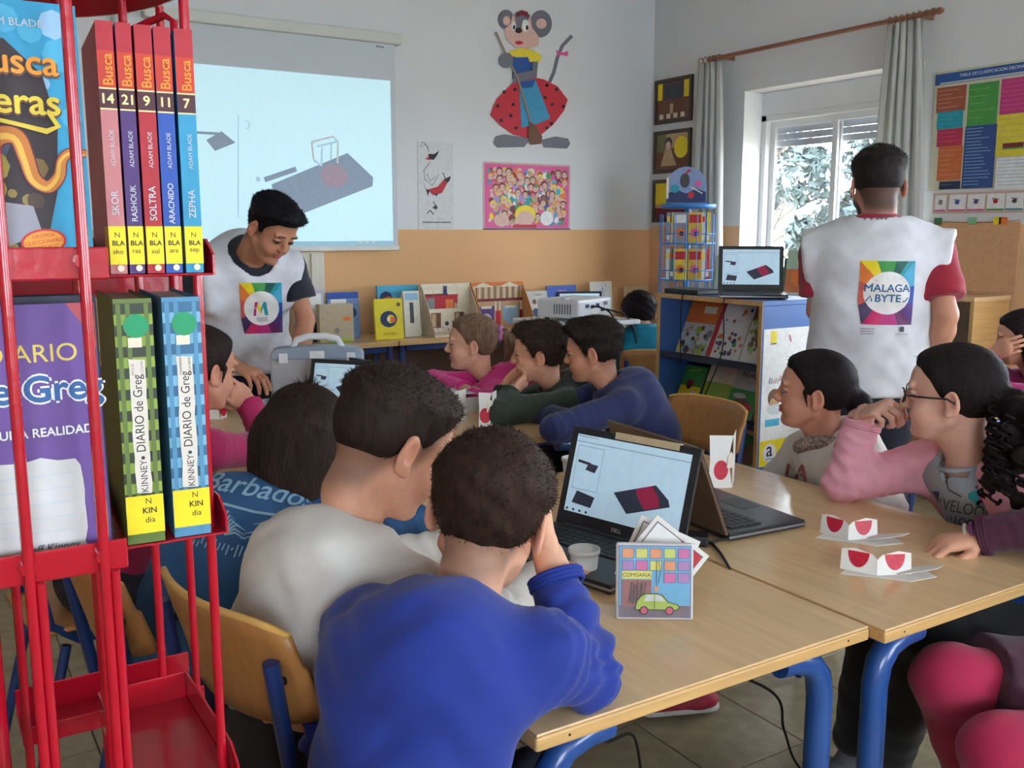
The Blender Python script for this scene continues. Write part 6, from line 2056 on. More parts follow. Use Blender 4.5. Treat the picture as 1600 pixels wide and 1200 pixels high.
    def cloth_mat(c, kind):
        return mat('cloth_%s_%d_%d_%d' % ((kind,) + tuple(c)), c, .85, var=.10, vscale=18, bump=.10, bscale=420, sheen=.15 if kind in ('fleece', 'cotton') else 0)
    def neck_hole(f, r, ext=.16):
        ax = nrm(head - neck)
        f.cone(neck - nup * .012 + ax * .0, neck + ax * ext, r * .97, r * 1.05, .006, op='s')
    out = {}
    if top:
        inf = top.get('loose', .008)
        f = Field(lo, hi, h if not top.get('fine') else top['fine'])
        torso(f, inf, .055)
        ends = top.get('sleeve', {'L': 2.0, 'R': 2.0})
        for s in 'LR':
            if not (arms and s in arms):
                continue
            a = arms[s]
            e = ends[s] if isinstance(ends, dict) else ends
            if e > 1:
                f.cone(sh[s], a['elb'], .046 * S + inf, .038 * S + inf, .03)
                d = a['wr'] - a['elb']; cu = a['elb'] + d * (e - 1)
                f.cone(a['elb'], cu, .038 * S + inf, (.033 - .004 * (e - 1)) * S + inf, .02, cut=(cu, nrm(d)))
            else:
                d = a['elb'] - sh[s]; cu = sh[s] + d * e
                f.cone(sh[s], cu + d * .15, .054 * S + inf, .056 * S + inf, .035, cut=(cu, nrm(d)))
        neck_hole(f, .052 * hsz * top.get('neck', 1.0))
        if top.get('open'):
            f.cone(neck + fb * .09 * S, waist + fb * .17 * S - up * .1, .07 * S, .115 * S, .012, op='s')
            f.cone(neck + fb * .10 * S - lat * .05, waist + fb * .15 * S - up * .1 - lat * .06, .06 * S, .11 * S, .012, op='s')
        hz = top.get('hem', pelvis[2] - .05)
        f.plane((0, 0, hz), (0, 0, -1))
        v, q = f.mesh()
        v = smooth_np(v, q, 1, .4)
        v = folds(v, q, top.get('amp', .0032), True, seed)
        m_ = cloth_mat(top['col'], top.get('kind', 'cotton'))
        o = np_object(top.get('name', 'sweatshirt'), v, [q], m_, root)
        out['top'] = o
        out['top_bvh'] = BVHTree.FromPolygons([tuple(p) for p in v], q.tolist())
        rc_ = top.get('rib', inner['col'] if inner else top['col'])
        ax = nrm(head - neck)
        r0, r1 = nrm(np.cross(ax, lat)), None
        r1 = np.cross(ax, r0)
        rr = .053 * hsz * (top.get('neck', 1.0) if not inner else 1.04)
        ring = [Vector(neck - nup * .006 + ax * .004 + (r0 * math.cos(t) * 1.0 + r1 * math.sin(t)) * rr) for t in np.linspace(0, 2 * math.pi, 33)]
        MB().tube(ring, .0065 if not top.get('collar') else .016, 8).build('collar', cloth_mat(rc_, 'rib'), root, world=True)
        for s in 'LR':
            if arms and s in arms:
                a = arms[s]; e = ends[s] if isinstance(ends, dict) else ends
                if e > 1.3:
                    d = nrm(a['wr'] - a['elb']); cu = a['elb'] + (a['wr'] - a['elb']) * (e - 1)
                    rad = (.033 - .004 * (e - 1)) * S + inf - .001
                    u0 = nrm(np.cross(d, up)); u1 = np.cross(d, u0)
                    mb = MB()
                    for off_ in (-.012, -.006, .0):
                        mb.tube([Vector(cu + d * off_ + (u0 * math.cos(t) + u1 * math.sin(t)) * rad) for t in np.linspace(0, 2 * math.pi, 21)], .0042, 6)
                    mb.build('cuff', cloth_mat(top.get('rib', top['col']), 'rib'), root, world=True)
    if inner:
        f = Field(lo, hi, h)
        torso(f, inner.get('loose', .001), .055)
        neck_hole(f, .058 * hsz)
        f.plane((0, 0, pelvis[2] - .04), (0, 0, -1))
        v, q = f.mesh()
        v = folds(smooth_np(v, q, 1, .4), q, .002, False, seed)
        out['inner'] = np_object('tshirt', v, [q], cloth_mat(inner['col'], 'cotton'), root)
        out['inner_bvh'] = BVHTree.FromPolygons([tuple(p) for p in v], q.tolist())
    if vest:
        f = Field(lo, hi, h)
        fl = (front, waist_s * .98)
        iv = .024
        lowc = V3(pelvis[0], pelvis[1], vest['hem'])
        f.cone(lowc, waist, .158 * tw + iv, .125 * tw + iv, .06, fl)
        f.cone(waist, chest, .125 * tw + iv, .137 * tw + iv, .06, fl)
        f.cone(chest, mid, .134 * tw + iv, .085 * tw + iv, .05, fl)
        for s in 'LR':
            sg_ = 1 if s == 'L' else -1
            e = sh[s] + lat * sg_ * vest.get('cap', .02) - up * .012
            f.cone(mid + nup * .012, e, .058 * S + iv * .75, .058 * S + iv * .75, .05, cut=(e, nrm(lat * sg_ - up * .25)))
            f.cone(e - up * .02 - lat * sg_ * .02, e - up * .10 - lat * sg_ * .045, .058 * S + iv * .6, .05 * S + iv * .3, .04, cut=(e, nrm(lat * sg_ - up * .12)))
            f.cone(chest, sh[s] * .6 + chest * .4, .10 * tw + iv, .07 * S + iv, .05, fl)
        neck_hole(f, vest.get('neck', .088) * hsz)
        f.plane((0, 0, vest['hem']), (0, 0, -1))
        v, q = f.mesh()
        v = smooth_np(v, q, 2, .4)
        v = folds(v, q, .0036, False, seed)
        out['vest'] = np_object('vest', v, [q], cloth_mat(vest['col'], 'nylon'), root)
        out['vest_bvh'] = BVHTree.FromPolygons([tuple(p) for p in v], q.tolist())
    if trousers:
        f = Field(lo, hi, max(h, .011))
        f.cone(pelvis - lat * .04, pelvis + lat * .04, .115 * tw, .115 * tw, .04, (front, .85))
        f.cone(pelvis, pelvis + (neck - pelvis) * .36 - fb * hunch * .7, .128 * tw - .004, .122 * tw - .004, .04, (front, waist_s))
        for s in 'LR':
            kn, an = legs[s]
            f.cone(hip[s], kn, .080 * S, .062 * S, .018)
            f.cone(kn, kn + (an - kn) * .92, .063 * S, .052 * S, .025)
        v, q = f.mesh()
        v = folds(v, q, .003, False, seed)
        np_object('trousers', v, [q], cloth_mat(trousers[0], trousers[1]), root)
    if skirt:
        f = Field(lo, hi, .011)
        f.cone(pelvis - lat * .05, pelvis + lat * .05, .125 * tw, .125 * tw, .04, (front, .9))
        for s in 'LR':
            e = hip[s] + (legs[s][0] - hip[s]) * .86
            f.cone(hip[s], e, .092 * S, .090 * S, .06, cut=(e, nrm(legs[s][0] - hip[s])))
        v, q = f.mesh()
        np_object('skirt', folds(v, q, .004, False, seed), [q], cloth_mat(skirt, 'cotton'), root)
    if shoes:
        for s in 'LR':
            kn, an = legs[s]
            fd = an - kn; fd = fd - up * fd[2]
            d = fb if not isinstance(shoes, dict) else nrm(shoes.get('dir', fb))
            cl = shoes if not isinstance(shoes, dict) else shoes['col']
            base = np.array([an[0], an[1], max(an[2] - .075, .012)])
            f = Field(base - .22, base + .24, .008)
            f.cone(base + V3(0, 0, .05), base + V3(0, 0, .025), .036 * S, .036 * S, .02)
            f.cone(base - d * .03 + V3(0, 0, .02), base + d * .14 * S + V3(0, 0, .012), .036 * S, .034 * S, .03, (up, .75))
            f.plane((0, 0, base[2] - .006), (0, 0, -1))
            v, q = f.mesh()
            so = np_object('shoe', v, [q], mat('shoe_%d_%d_%d' % tuple(cl), cl, .6, var=.3, vscale=30), root)
            f = Field(base - .22, base + .24, .008)
            f.cone(base - d * .03 + V3(0, 0, .0), base + d * .145 * S, .040 * S, .038 * S, .02, (up, .5))
            f.plane((0, 0, base[2] + .010), (0, 0, 1)); f.plane((0, 0, base[2] - .011), (0, 0, -1))
            v, q = f.mesh()
            so2 = np_object('sole', v - np.array(root.location), [q], mat('shoe_sole', (206, 204, 200), .6), None)
            so2.parent = so
    out['root'] = root
    out['W'] = W
    out['lat'] = lat; out['fb'] = fb; out['sh'] = sh; out['chest'] = chest; out['mid'] = mid; out['hm'] = hm; out['hsz'] = hsz
    return out

def decal(A, bvh, p, u, v, root, name='print', maxedge=.012):
    """print wrapped onto cloth: p centre, u right, v up"""
    return A.build(name, frame(Vector(p), Vector(u), Vector(v)), root, world=True, base=.0002, conform=bvh, maxedge=maxedge)

# ------------------------------------------------------------------ the people of the photo
UPZ = V3(0, 0, 1)
# blue-sweatered boy, leaning on his elbow
fbB = nrm((.80, .60, 0))
PB = person('person in a royal blue sweatshirt leaning one hand on the forehead, nearest front', None, 1.0, head=pt(764, 805, 1.43), face=(.70, .71, 0), pitch=.30, roll=.16,
       neck=pt(694, 948, 1.365), pelvis=V3(.47, 1.045, .50), fb=fbB, shw=.136, drop=.05, hunch=.035, torso_w=.95,
       arms={'R': dict(elb=pt(915, 1048, 1.40), wr=pt(856, 866, 1.475), hd=nrm(pt(815, 730, 1.56) - pt(856, 866, 1.475)), palm=nrm((-.75, .35, .3)), curl=.32, sh=(.02, .0, .0), thumb=.2),
             'L': dict(sh=(.012, -.016, 0), elb=pt(535, 1140, 1.42), wr=pt(620, 1270, 1.62), hd=(.8, .5, -.1), palm=(0, 0, -1), curl=.5)},
       skin=(222, 168, 138), hairc=(54, 38, 30), hair='short', stub=.55, hs=1.06, top=dict(col=(22, 48, 138), name='sweatshirt', sleeve={'L': 2, 'R': 1.80}, loose=.012, kind='fleece', amp=.0055, fine=.007, neck=1.05), trousers=((36, 40, 60), 'denim'), h=.008, seed=1)
# grey-shirted boy
fbG = nrm((.97, .22, 0))
PG = person('person in a pale grey shirt sitting bent over the black laptop, seen from behind', None, 1.02, head=pt(611, 695, 1.60), face=(.995, .02, 0), pitch=.46, roll=.0,
       neck=pt(552, 838, 1.58), pelvis=V3(.45, 1.44, .50), fb=fbG, shw=.150, drop=.05, hunch=.04,
       arms={'R': dict(elb=V3(.80, 1.33, .745), wr=V3(.98, 1.43, .755), hd=(.9, .4, -.1), palm=(0, 0, -1), curl=.5),
             'L': dict(elb=V3(.72, 1.70, .745), wr=V3(.93, 1.66, .755), hd=(.95, -.2, -.1), palm=(0, 0, -1), curl=.5)},
       skin=(222, 166, 136), hairc=(50, 38, 33), hair='fade', stub=.60, hs=1.08, top=dict(col=(218, 214, 206), name='shirt', sleeve=2.0, loose=.010, amp=.0042, fine=.007, neck=1.06, hem=.675), trousers=((24, 26, 34), 'denim'), h=.008, seed=2)
# child in denim top, brown bob
fbD = nrm((.98, .15, 0))
PD = person('person in a blue denim top lettered Barbados, sitting with back turned', None, .98, head=pt(478, 678, 2.02), face=(.93, .36, 0), pitch=.30,
       neck=pt(436, 792, 1.98), pelvis=V3(.40, 1.93, .50), fb=fbD, shw=.150, drop=.04, hunch=.05, torso_w=1.06,
       arms={'R': dict(elb=V3(.76, 1.78, .745), wr=V3(.93, 1.90, .75), hd=(.9, .3, 0), palm=(0, 0, -1), curl=.5),
             'L': dict(elb=V3(.70, 2.12, .75), wr=V3(.90, 2.08, .755), hd=(.95, -.2, 0), palm=(0, 0, -1), curl=.5)},
       skin=(206, 152, 122), hairc=(56, 42, 36), hair='bob', hs=.88, top=dict(col=(46, 92, 140), name='denim_top', sleeve=2.0, loose=.012, kind='denim', amp=.0034, fine=.008), trousers=((40, 50, 80), 'denim'), h=.009, seed=3)
# magenta-sleeved child half behind the carousel
fbM = nrm((.96, .25, 0))
PM = person('person in a magenta top resting a hand at the ear, behind the red carousel', None, .98, head=pt(312, 578, 2.52), face=(.92, .38, 0), pitch=.15, roll=0,
       neck=pt(290, 662, 2.49), pelvis=V3(.36, 2.62, .50), fb=fbM, shw=.145, drop=.05,
       arms={'R': dict(elb=pt(425, 702, 2.66), wr=pt(386, 626, 2.70), hd=nrm(pt(334, 590, 2.52) - pt(386, 626, 2.70)), palm=nrm((-.5, .5, .3)), curl=.75, thumb=.3),
             'L': dict(elb=V3(.68, 2.84, .75), wr=V3(.86, 2.80, .755), hd=(.95, -.1, 0), palm=(0, 0, -1), curl=.4)},
       skin=(200, 142, 116), hairc=(40, 29, 26), hair='tied', top=dict(col=(176, 34, 92), name='long_sleeved_top', sleeve=1.93, loose=.006, amp=.0028), trousers=((34, 36, 50), 'denim'), h=.009, seed=4)
# pink girl
fbP = nrm((-.90, .43, 0))
PP = person('person in a bright pink top leaning on folded arms at the middle table', None, .97, head=pt(737, 537, 3.84), face=(-.86, .51, 0), pitch=-.02,
       neck=pt(764, 594, 3.86), pelvis=V3(2.22, 3.16, .52), fb=fbP, shw=.145, drop=.04, hunch=.06, torso_w=1.08,
       arms={'R': dict(elb=pt(676, 596, 3.98), wr=pt(730, 610, 3.74), hd=(.3, -.9, -.1), palm=(0, 0, -1), curl=.5),
             'L': dict(elb=pt(790, 628, 3.60), wr=pt(735, 620, 3.72), hd=(-.5, .8, -.1), palm=(0, 0, -1), curl=.5)},
       skin=(212, 160, 134), hairc=(124, 98, 80), hair='pony', top=dict(col=(222, 44, 138), name='pink_top', sleeve=1.95, loose=.006, amp=.0026), trousers=((50, 60, 90), 'denim'), h=.010, seed=5)
# green-sleeved boy
fbV = nrm((-.92, .38, 0))
PV = person('person in a dark green sweatshirt resting the chin on both hands', None, .97, head=pt(842, 553, 3.58), face=(-.80, .60, 0), pitch=.02,
       neck=pt(866, 606, 3.62), pelvis=V3(2.33, 2.98, .50), fb=fbV, shw=.140, drop=.045, hunch=.05,
       arms={'R': dict(elb=pt(774, 648, 3.52), wr=pt(790, 606, 3.56), hd=nrm(pt(815, 580, 3.60) - pt(790, 606, 3.56)), palm=nrm((.6, -.3, .5)), curl=.6),
             'L': dict(elb=pt(778, 645, 3.38), wr=pt(800, 612, 3.46), hd=nrm(pt(822, 590, 3.52) - pt(800, 612, 3.46)), palm=nrm((.5, .5, .5)), curl=.6)},
       skin=(206, 150, 120), hairc=(58, 44, 36), hair='messy', top=dict(col=(44, 54, 46), name='sweatshirt', sleeve=1.9, loose=.010, amp=.003, collar=True), trousers=((40, 44, 60), 'denim'), h=.010, seed=6)
# navy boy
fbN = nrm((-.90, .42, 0))
PN = person('person in a navy blue sweater with folded arms at the middle table', None, .98, head=pt(927, 550, 3.40), face=(-.70, .72, 0), pitch=.10,
       neck=pt(955, 606, 3.40), pelvis=V3(2.28, 2.62, .50), fb=fbN, shw=.140, drop=.045, hunch=.05,
       arms={'R': dict(elb=pt(850, 650, 3.46), wr=pt(895, 660, 3.30), hd=(.4, -.85, -.1), palm=(0, 0, -1), curl=.7),
             'L': dict(elb=pt(868, 668, 3.16), wr=pt(895, 660, 3.32), hd=(.1, .9, 0), palm=(-.3, 0, -1), curl=.8)},
       skin=(196, 138, 110), hairc=(40, 32, 30), hair='quiff', stub=.4, top=dict(col=(34, 44, 92), name='sweater', sleeve=1.97, loose=.010, amp=.003), trousers=((40, 44, 60), 'denim'), h=.009, seed=7)
# teal child at the back
fbT = nrm((.42, .91, 0))
PT = person('person in a teal jacket sitting at the back desk, back turned', None, 1.0, head=pt(998, 492, 5.12), face=(.42, .91, 0), pitch=.2,
       neck=pt(1001, 528, 5.08), pelvis=V3(3.27, 3.90, .50), fb=fbT, shw=.150, drop=.05,
       arms={'R': dict(elb=V3(3.58, 4.02, .66), wr=V3(3.64, 4.26, .74), hd=(.3, .9, 0), palm=(0, 0, -1), curl=.5),
             'L': dict(elb=V3(3.24, 4.22, .66), wr=V3(3.40, 4.42, .74), hd=(.3, .9, 0), palm=(0, 0, -1), curl=.5)},
       skin=(206, 150, 120), hairc=(30, 24, 26), hair='short', hs=1.04, top=dict(col=(16, 128, 158), name='jacket', sleeve=1.95, loose=.020, kind='nylon', amp=.005, collar=True), trousers=((36, 44, 80), 'denim'), h=.010, seed=8)
# girl in white sweatshirt
fbW = nrm((-.92, .38, 0))
PW = person('person in a white sweatshirt sitting in profile before the poster-covered cabinet end', None, .98, head=pt(1272, 612, 2.68), face=(-.66, .75, 0), pitch=-.05, roll=-.03,
       neck=pt(1288, 700, 2.68), pelvis=V3(2.32, 1.74, .50), fb=fbW, shw=.140, drop=.045,
       arms={'R': dict(elb=V3(2.19, 1.97, .66), wr=V3(2.09, 1.88, .60), hd=(-.7, -.5, 0), palm=(0, 0, -1), curl=.5),
             'L': dict(elb=V3(2.20, 1.60, .66), wr=V3(2.09, 1.72, .60), hd=(-.8, .5, 0), palm=(0, 0, -1), curl=.5)},
       legs={'L': (V3(2.02, 1.80, .49), V3(1.86, 1.95, .095)), 'R': (V3(2.06, 1.92, .49), V3(1.98, 2.12, .095))},
       skin=(198, 142, 118), hairc=(32, 26, 28), hair='tied', top=dict(col=(214, 210, 204), name='sweatshirt', sleeve=1.97, loose=.012, amp=.003), trousers=((40, 44, 56), 'denim'), shoes=dict(col=(170, 36, 62), dir=(-.9, .35, 0)), h=.009, seed=9)
# pink jacket girl
fbJ = nrm((-.98, .18, 0))
PJ_ = person('person in a pale pink jacket and glasses with a fist at the mouth', None, 1.0, head=pt(1487, 618, 2.24), face=(-.46, .89, 0), pitch=.0, roll=0,
       neck=pt(1510, 722, 2.26), pelvis=V3(2.34, 1.20, .50), fb=fbJ, shw=.145, drop=.045,
       arms={'R': dict(elb=pt(1322, 752, 2.44), wr=pt(1352, 645, 2.42), hd=nrm(pt(1410, 628, 2.27) - pt(1352, 645, 2.42)), palm=nrm((.25, -.6, -.7)), curl=1.25, thumb=1.0),
             'L': dict(elb=V3(2.20, .98, .74), wr=V3(2.06, 1.12, .76), hd=(-.8, .5, 0), palm=(0, 0, -1), curl=.5)},
       legs={'L': (V3(1.80, 1.18, .54), V3(1.92, 1.36, .085)), 'R': (V3(1.92, 1.40, .52), V3(1.96, 1.48, .085))},
       skin=(216, 168, 148), hairc=(34, 27, 28), hair='curly', hs=1.03, top=dict(col=(216, 150, 164), name='pink_jacket', sleeve=1.86, loose=.016, kind='nylon', amp=.0040, fine=.008, neck=1.35, open=True), inner=dict(col=(150, 156, 166)), trousers=((18, 19, 24), 'cotton'), shoes=(120, 124, 130), h=.009, seed=10)
# person at the near right edge: maroon sleeve, magenta trousers
fbU = nrm((-.92, .40, 0))
PU = person('person in a plum top and magenta trousers with one hand on the table, right edge', None, 1.02, head=pt(1790, 600, 1.95), face=(-.9, .42, 0), pitch=.1,
       neck=pt(1800, 720, 1.92), pelvis=V3(2.03, .74, .50), fb=fbU, shw=.150, drop=.05,
       arms={'R': dict(elb=pt(1652, 822, 1.98), wr=pt(1527, 838, 2.06), hd=nrm((-.82, .42, -.16)), palm=nrm((-.15, .1, -1)), curl=.72, thumb=.5, hsc=1.0),
             'L': dict(elb=V3(2.06, .62, .70), wr=V3(1.90, .70, .64), hd=(-.9, .3, -.2), palm=(0, 0, -1), curl=.5)},
       legs={'R': (pt(1482, 1062, 1.80), pt(1570, 1290, 2.02) * V3(1, 1, 0) + V3(0, 0, .085)), 'L': (pt(1560, 1175, 1.66), pt(1640, 1290, 1.85) * V3(1, 1, 0) + V3(0, 0, .085))},
       skin=(206, 152, 124), hairc=(60, 44, 36), hair='long', top=dict(col=(74, 26, 52), name='plum_top', sleeve=1.95, loose=.012, amp=.003, hem=.40), skirt=(66, 26, 48), trousers=((166, 20, 66), 'cotton'), shoes=(80, 30, 50), h=.009, seed=11)
# girl at the right wall
fbR = nrm((-.88, .47, 0))
PR = person('person in a purple-magenta top at the laptop by the right wall', None, .98, head=pt(1597, 528, 3.98), face=(-.55, .83, 0), pitch=.15,
       neck=pt(1618, 590, 3.98), pelvis=V3(4.12, 2.12, .50), fb=fbR, shw=.140, drop=.045,
       arms={'R': dict(elb=pt(1542, 585, 4.0), wr=pt(1552, 552, 3.98), hd=nrm(pt(1575, 543, 3.92) - pt(1552, 552, 3.98)), palm=nrm((.4, -.4, .2)), curl=.7),
             'L': dict(elb=V3(3.85, 2.05, .74), wr=V3(3.72, 2.2, .76), hd=(-.8, .4, 0), palm=(0, 0, -1), curl=.5)},
       skin=(200, 146, 122), hairc=(38, 28, 30), hair='long', top=dict(col=(150, 26, 92), name='long_sleeved_top', sleeve=1.95, loose=.008, amp=.003), trousers=((40, 40, 60), 'denim'), h=.010, seed=12)
# left man, leaning over the table
fbL = nrm((.04, -1, 0))
PL = person('person in a white bib vest and dark t-shirt leaning over the middle table', None, 1.12, True, head=pt(424, 358, 3.72), face=(.42, -.91, 0), pitch=.62, roll=-.06,
       neck=pt(386, 402, 3.88), pelvis=V3(1.20, 4.10, .92), fb=fbL, shw=.178, drop=.05, hunch=.02,
       arms={'R': dict(elb=pt(292, 505, 3.86), wr=pt(368, 572, 3.70), hd=nrm(pt(430, 600, 3.60) - pt(368, 572, 3.70)), palm=nrm((.1, -.1, -1)), curl=.55),
             'L': dict(elb=pt(478, 500, 4.02), wr=pt(462, 585, 3.86), hd=nrm((.1, -.7, -.5)), palm=nrm((-.4, .2, -.8)), curl=.5)},
       legs={'L': (V3(1.29, 4.09, .50), V3(1.29, 4.14, .09)), 'R': (V3(1.11, 4.08, .50), V3(1.11, 4.14, .09))},
       skin=(188, 132, 104), eyes=False, beard=.12, hairc=(24, 23, 28), hair='quiff', stub=.6, hs=1.0, top=dict(col=(28, 30, 46), name='dark_tshirt', sleeve=.62, loose=.010, amp=.003, hem=.86, neck=1.15), vest=dict(col=(218, 222, 230), hem=.80, cap=.025),
       trousers=((40, 46, 66), 'denim'), h=.010, seed=13, torso_w=1.12)
# right man, back to the camera
fbQ = nrm((.80, .60, 0))
PQ = person('standing person in a white vest and crimson t-shirt seen from behind', None, 1.12, True, head=pt(1371, 290, 3.25), face=(.62, .78, 0), pitch=.12,
       neck=pt(1370, 365, 3.24), pelvis=V3(2.76, 2.12, .90), fb=fbQ, shw=.178, drop=.055, hunch=.02,
       arms={'L': dict(elb=pt(1278, 485, 3.33), wr=pt(1312, 500, 3.52), hd=nrm((.8, .5, .1)), palm=(0, 0, -1), curl=.5),
             'R': dict(elb=pt(1478, 492, 3.12), wr=pt(1462, 560, 3.22), hd=nrm((.5, .55, -.4)), palm=nrm((-.6, .5, -.3)), curl=.5)},
       legs={'L': (V3(2.72, 2.20, .49), V3(2.71, 2.21, .09)), 'R': (V3(2.83, 2.04, .49), V3(2.84, 2.05, .09))},
       skin=(196, 142, 116), hairc=(40, 34, 34), hair='fade', beard=.9, stub=.85, hs=1.0, top=dict(col=(150, 22, 48), name='crimson_tshirt', sleeve=.78, loose=.008, amp=.003, hem=.80, neck=1.12), vest=dict(col=(222, 224, 230), hem=.855, cap=.045, neck=.10),
       trousers=((40, 40, 56), 'denim'), h=.009, seed=14, torso_w=1.12)

# ------------------------------------------------------------------ prints and accessories on the people
def badge(A, w, h, back):
    """colour-wheel rectangle with a white disc"""
    cols = [((.0, 1), (.28, 1), YEL), ((.28, 1), (.62, 1), GREEN), ((.62, 1), (.86, 1), ink('dk_green', (20, 90, 80))), ((.86, 1), (1, 1), TEAL), ((1, 1), (1, .62), CYAN), ((1, .62), (1, .32), BLUE), ((1, .32), (1, 0), PURPLE), ((1, 0), (.72, 0), ink('bd_plum', (100, 30, 90))), ((.72, 0), (.36, 0), MAG), ((.36, 0), (.06, 0), ink('bd_pink', (205, 40, 100))), ((.06, 0), (0, .3), ink('bd_vio', (70, 50, 90))), ((0, .3), (0, .68), ink('bd_rose', (200, 90, 80))), ((0, .68), (0, 1), ORANGE)]
    for (a, b), (c, d), m in cols:
        A.poly([((a - .5) * w, (b - .5) * h), ((c - .5) * w, (d - .5) * h), (0, 0)], m)
    for a, b, c, m in ((.3, .5, -.5, LIME), (-.5, -.3, .5, ORANGE)):
        pass
    A.circ(0, 0, w * .42, WHITE, 28)
    return A
NVBL = ink('letter_blue', (28, 96, 140))
A = Art(.0002)
w, h = .165, .205
badge(A, w, h, True)
A.text('MALAGA', 0, .016, .034, NVBL, bold=.0007).text('BYTE', .002, -.017, .034, NVBL, bold=.0007).line([(-.062, -.028), (-.05, -.010), (-.044, -.028)], .004, NVBL).line([(.045, -.028), (.055, -.024), (.062, -.014)], .004, NVBL)
for k in range(3): A.rect(-.075, -.118 - k * .008, -.035, -.1155 - k * .008, GREY)
A.rect(.045, -.125, .058, -.108, DGREY).rect(.03, -.133, .07, -.1308, GREY).rect(.035, -.139, .07, -.137, PALEG)
q = pt(1387, 458, 3.1)
decal(A, PQ['vest_bvh'], q, np.array(RGT), UPZ, PQ['root'], 'vest_print')
A = Art(.0002)
badge(A, w, h, False)
A.poly([(-.034, -.03), (-.024, -.03), (-.020, .004), (-.004, -.022), (.006, .006), (.012, -.028), (.026, -.028), (.018, .026), (.008, .026), (-.003, .0), (-.014, .026), (-.026, .026)], MAG)
A.poly([(-.003, .0), (.008, .026), (.018, .026), (.026, -.028), (.012, -.028), (.006, .006), (-.004, -.022)], TEAL).poly([(-.014, .026), (-.003, .0), (-.004, -.022), (-.02, .004)], YEL)
for k in range(3): A.rect(-.022, -.040 - k * .006, .022, -.0375 - k * .006, GREY)
q = pt(409, 482, 3.80)
nl = nrm(np.array(CAMP) - q); ru = nrm(np.cross(UPZ, nl))
A.build('vest_print', frame(Vector(q), Vector(ru), Vector(np.cross(nl, ru))), PL['root'], world=True, base=.0002, conform=PL['vest_bvh'], depth=.6)

# script lettering on the denim top
FEA = ink('chalk_print', (150, 190, 214))
A = Art(.0002)
A.text('Barbados', 0, .045, .058, FEA, shear=.28, bold=.0006)
A.line([(-.11, .005), (.0, -.003), (.12, .004)], .005, FEA)
rr = random.Random(4)
for c0, s_, n_ in ((-.055, 1, 15), (.05, -1, 13)):
    for k in range(n_):
        a_ = math.pi * (.02 + .96 * k / (n_ - 1))
        L = .062 * rr.uniform(.8, 1.1)
        A.line([(c0 + .012 * math.cos(a_), -.055 + .012 * math.sin(a_)), (c0 + L * .6 * math.cos(a_), -.050 + L * .62 * math.sin(a_)), (c0 + L * math.cos(a_), -.060 + L * .70 * math.sin(a_))], [.005, .004, .001], FEA)
for k in range(26):
    x_ = -.10 + k * .0085
    A.line([(x_, -.088 + rr.uniform(-.006, .01)), (x_ + .003, -.072 + rr.uniform(-.004, .008))], .0028, FEA)
q = pt(402, 800, 1.9)
nl = nrm(np.array(CAMP) - q + V3(-.35, 0, .2)); ru = nrm(np.cross(UPZ, nl) * 1.0 + V3(0, 0, -.22)); 
decal(A, PD['top_bvh'], q, ru, np.cross(nl, ru), PD['root'], 'back_print')

# lettering on the white sweatshirt and on the grey tshirt
A = Art(.0002); A.text('LA', 0, 0, .06, ink('brick_letter', (170, 96, 96)), bold=.002).rect(-.035, -.04, .05, -.03, ink('brick_letter', (170, 96, 96)))
q = pt(1243, 735, 2.62); nl = nrm(np.array(CAMP) - q + V3(0, .25, .1)); ru = nrm(np.cross(UPZ, nl) + V3(0, 0, -.15))
decal(A, PW['top_bvh'], q, ru, np.cross(nl, ru), PW['root'], 'chest_print')
A = Art(.0002)
A.rect(-.070, -.035, -.030, .008, NAVY).text('12', -.050, -.014, .032, WHITE, bold=.001)
A.text('KVELOON', .030, -.018, .036, DGREY, sx=.8).text('DALLOON', .024, -.048, .026, BLACK, sx=.8)
A.circ(.055, .012, .022, TEAL, 14, ry=.014).line([(.045, .03), (.055, .042), (.068, .036), (.06, .02)], .005, PURPLE).circ(.068, .012, .012, PINK, 10)
A.line([(-.02, .035), (-.01, .015), (.02, .005)], .003, DGREY)
q = pt(1484, 770, 2.12); nl = nrm(np.array(CAMP) - q + V3(0, .2, .15)); ru = nrm(np.cross(UPZ, nl) + V3(0, 0, -.12))
decal(A, PJ_['inner_bvh'], q, ru, np.cross(nl, ru), PJ_['root'], 'chest_print')

# spectacles of the girl in the pink jacket
M_SPEC = mat('dark_spectacle_frame', (24, 26, 34), .35)
def hp(P_, x, y, z):
    return Vector(P_['W'](np.array([[x, y, z]]))[0])
sp = MB()
for s_ in (-1, 1):
    sp.tube([hp(PJ_, s_ * .033 + .022 * math.cos(t), .100 - .010 * abs(math.cos(t)) * (1 if s_ * math.cos(t) > 0 else .2), -.002 + .016 * math.sin(t)) for t in np.linspace(0, 2 * math.pi, 21)], .0018, 6)
    sp.tube([hp(PJ_, s_ * .055, .092, .002), hp(PJ_, s_ * .078, .06, .003), hp(PJ_, s_ * .084, .0, .004), hp(PJ_, s_ * .082, -.018, -.006)], .0024, 6)
sp.tube([hp(PJ_, -.011, .100, .002), hp(PJ_, .011, .100, .002)], .0018, 6)
sp.build('spectacles', M_SPEC, PJ_['root'], world=True)
# hair ties
M_TIE = mat('lilac_scrunchie', (206, 130, 186), .8, var=.2)
tie = MB().tube([hp(PP, .026 * math.cos(t), -.113 + .004 * math.sin(t * 6), .043 + .026 * math.sin(t)) for t in np.linspace(0, 2 * math.pi, 25)], .009, 8)
tie.build('scrunchie', M_TIE, PP['root'], world=True)
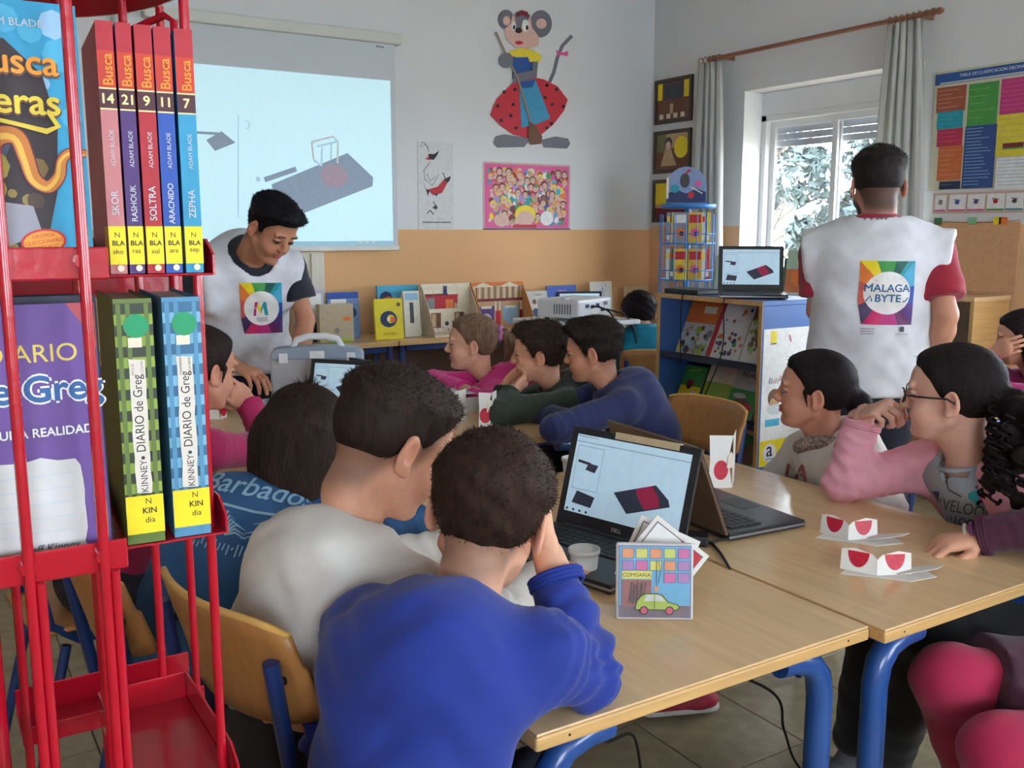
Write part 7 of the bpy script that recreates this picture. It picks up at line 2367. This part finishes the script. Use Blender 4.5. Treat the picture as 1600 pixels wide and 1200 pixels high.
# cord necklace of the pink girl, neck scarf of the girl in white
M_SCF = mat('speckled_scarf', (150, 132, 124), .85, var=.8, vscale=140)
ax_ = nrm(PW['W'](np.zeros((1, 3)))[0] - PW['mid']); r0 = nrm(np.cross(ax_, PW['lat'])); r1 = np.cross(ax_, r0)
nb = PW['mid'] + ax_ * .062
MB().tube([Vector(nb + ax_ * (.010 * math.sin(t * 2)) + (r0 * math.cos(t) + r1 * math.sin(t)) * .066) for t in np.linspace(0, 2 * math.pi, 33)], .020, 10).build('scarf', M_SCF, PW['root'], world=True)
ax_ = nrm(PP['W'](np.zeros((1, 3)))[0] - PP['mid']); r0 = nrm(np.cross(ax_, PP['lat'])); r1 = np.cross(ax_, r0)
nb = PP['mid'] + ax_ * .055
MB().tube([Vector(nb + (r0 * math.cos(t) + r1 * math.sin(t)) * .049) for t in np.linspace(0, 2 * math.pi, 33)], .0035, 6).build('choker', M_RUB, PP['root'], world=True)
# watch and bracelet at the near hand
wr = pt(1527, 838, 2.06); el = pt(1652, 822, 1.98); d = nrm(wr - el); u0 = nrm(np.cross(d, UPZ)); u1 = np.cross(d, u0)
for off_, rad, m_, nm in ((.006, .0285, mat('purple_band', (110, 40, 110), .5), 'bracelet'), (.020, .0275, mat('pale_band', (196, 186, 170), .4), 'watch_strap')):
    MB().tube([Vector(wr + d * off_ + (u0 * math.cos(t) + u1 * math.sin(t)) * rad) for t in np.linspace(0, 2 * math.pi, 25)], .0045, 6).build(nm, m_, PU['root'], world=True)
# chairs of the other sitters
chair('plywood chair under the person in the white sweatshirt', (2.36, 1.72, 0), math.radians(67), seat=.41)
chair('plywood chair under the person in the pale pink jacket', (2.40, 1.18, 0), math.radians(80), seat=.41)
chair('plywood chair under the person in the navy sweater', (2.34, 2.78, 0), math.radians(65), seat=.41, z_top=.72)
chair('plywood chair under the person with magenta trousers', (2.09, .72, 0), math.radians(67), seat=.41)
chair('plywood chair under the person at the right wall', (4.17, 2.09, 0), math.radians(62), seat=.41, z_top=.74)
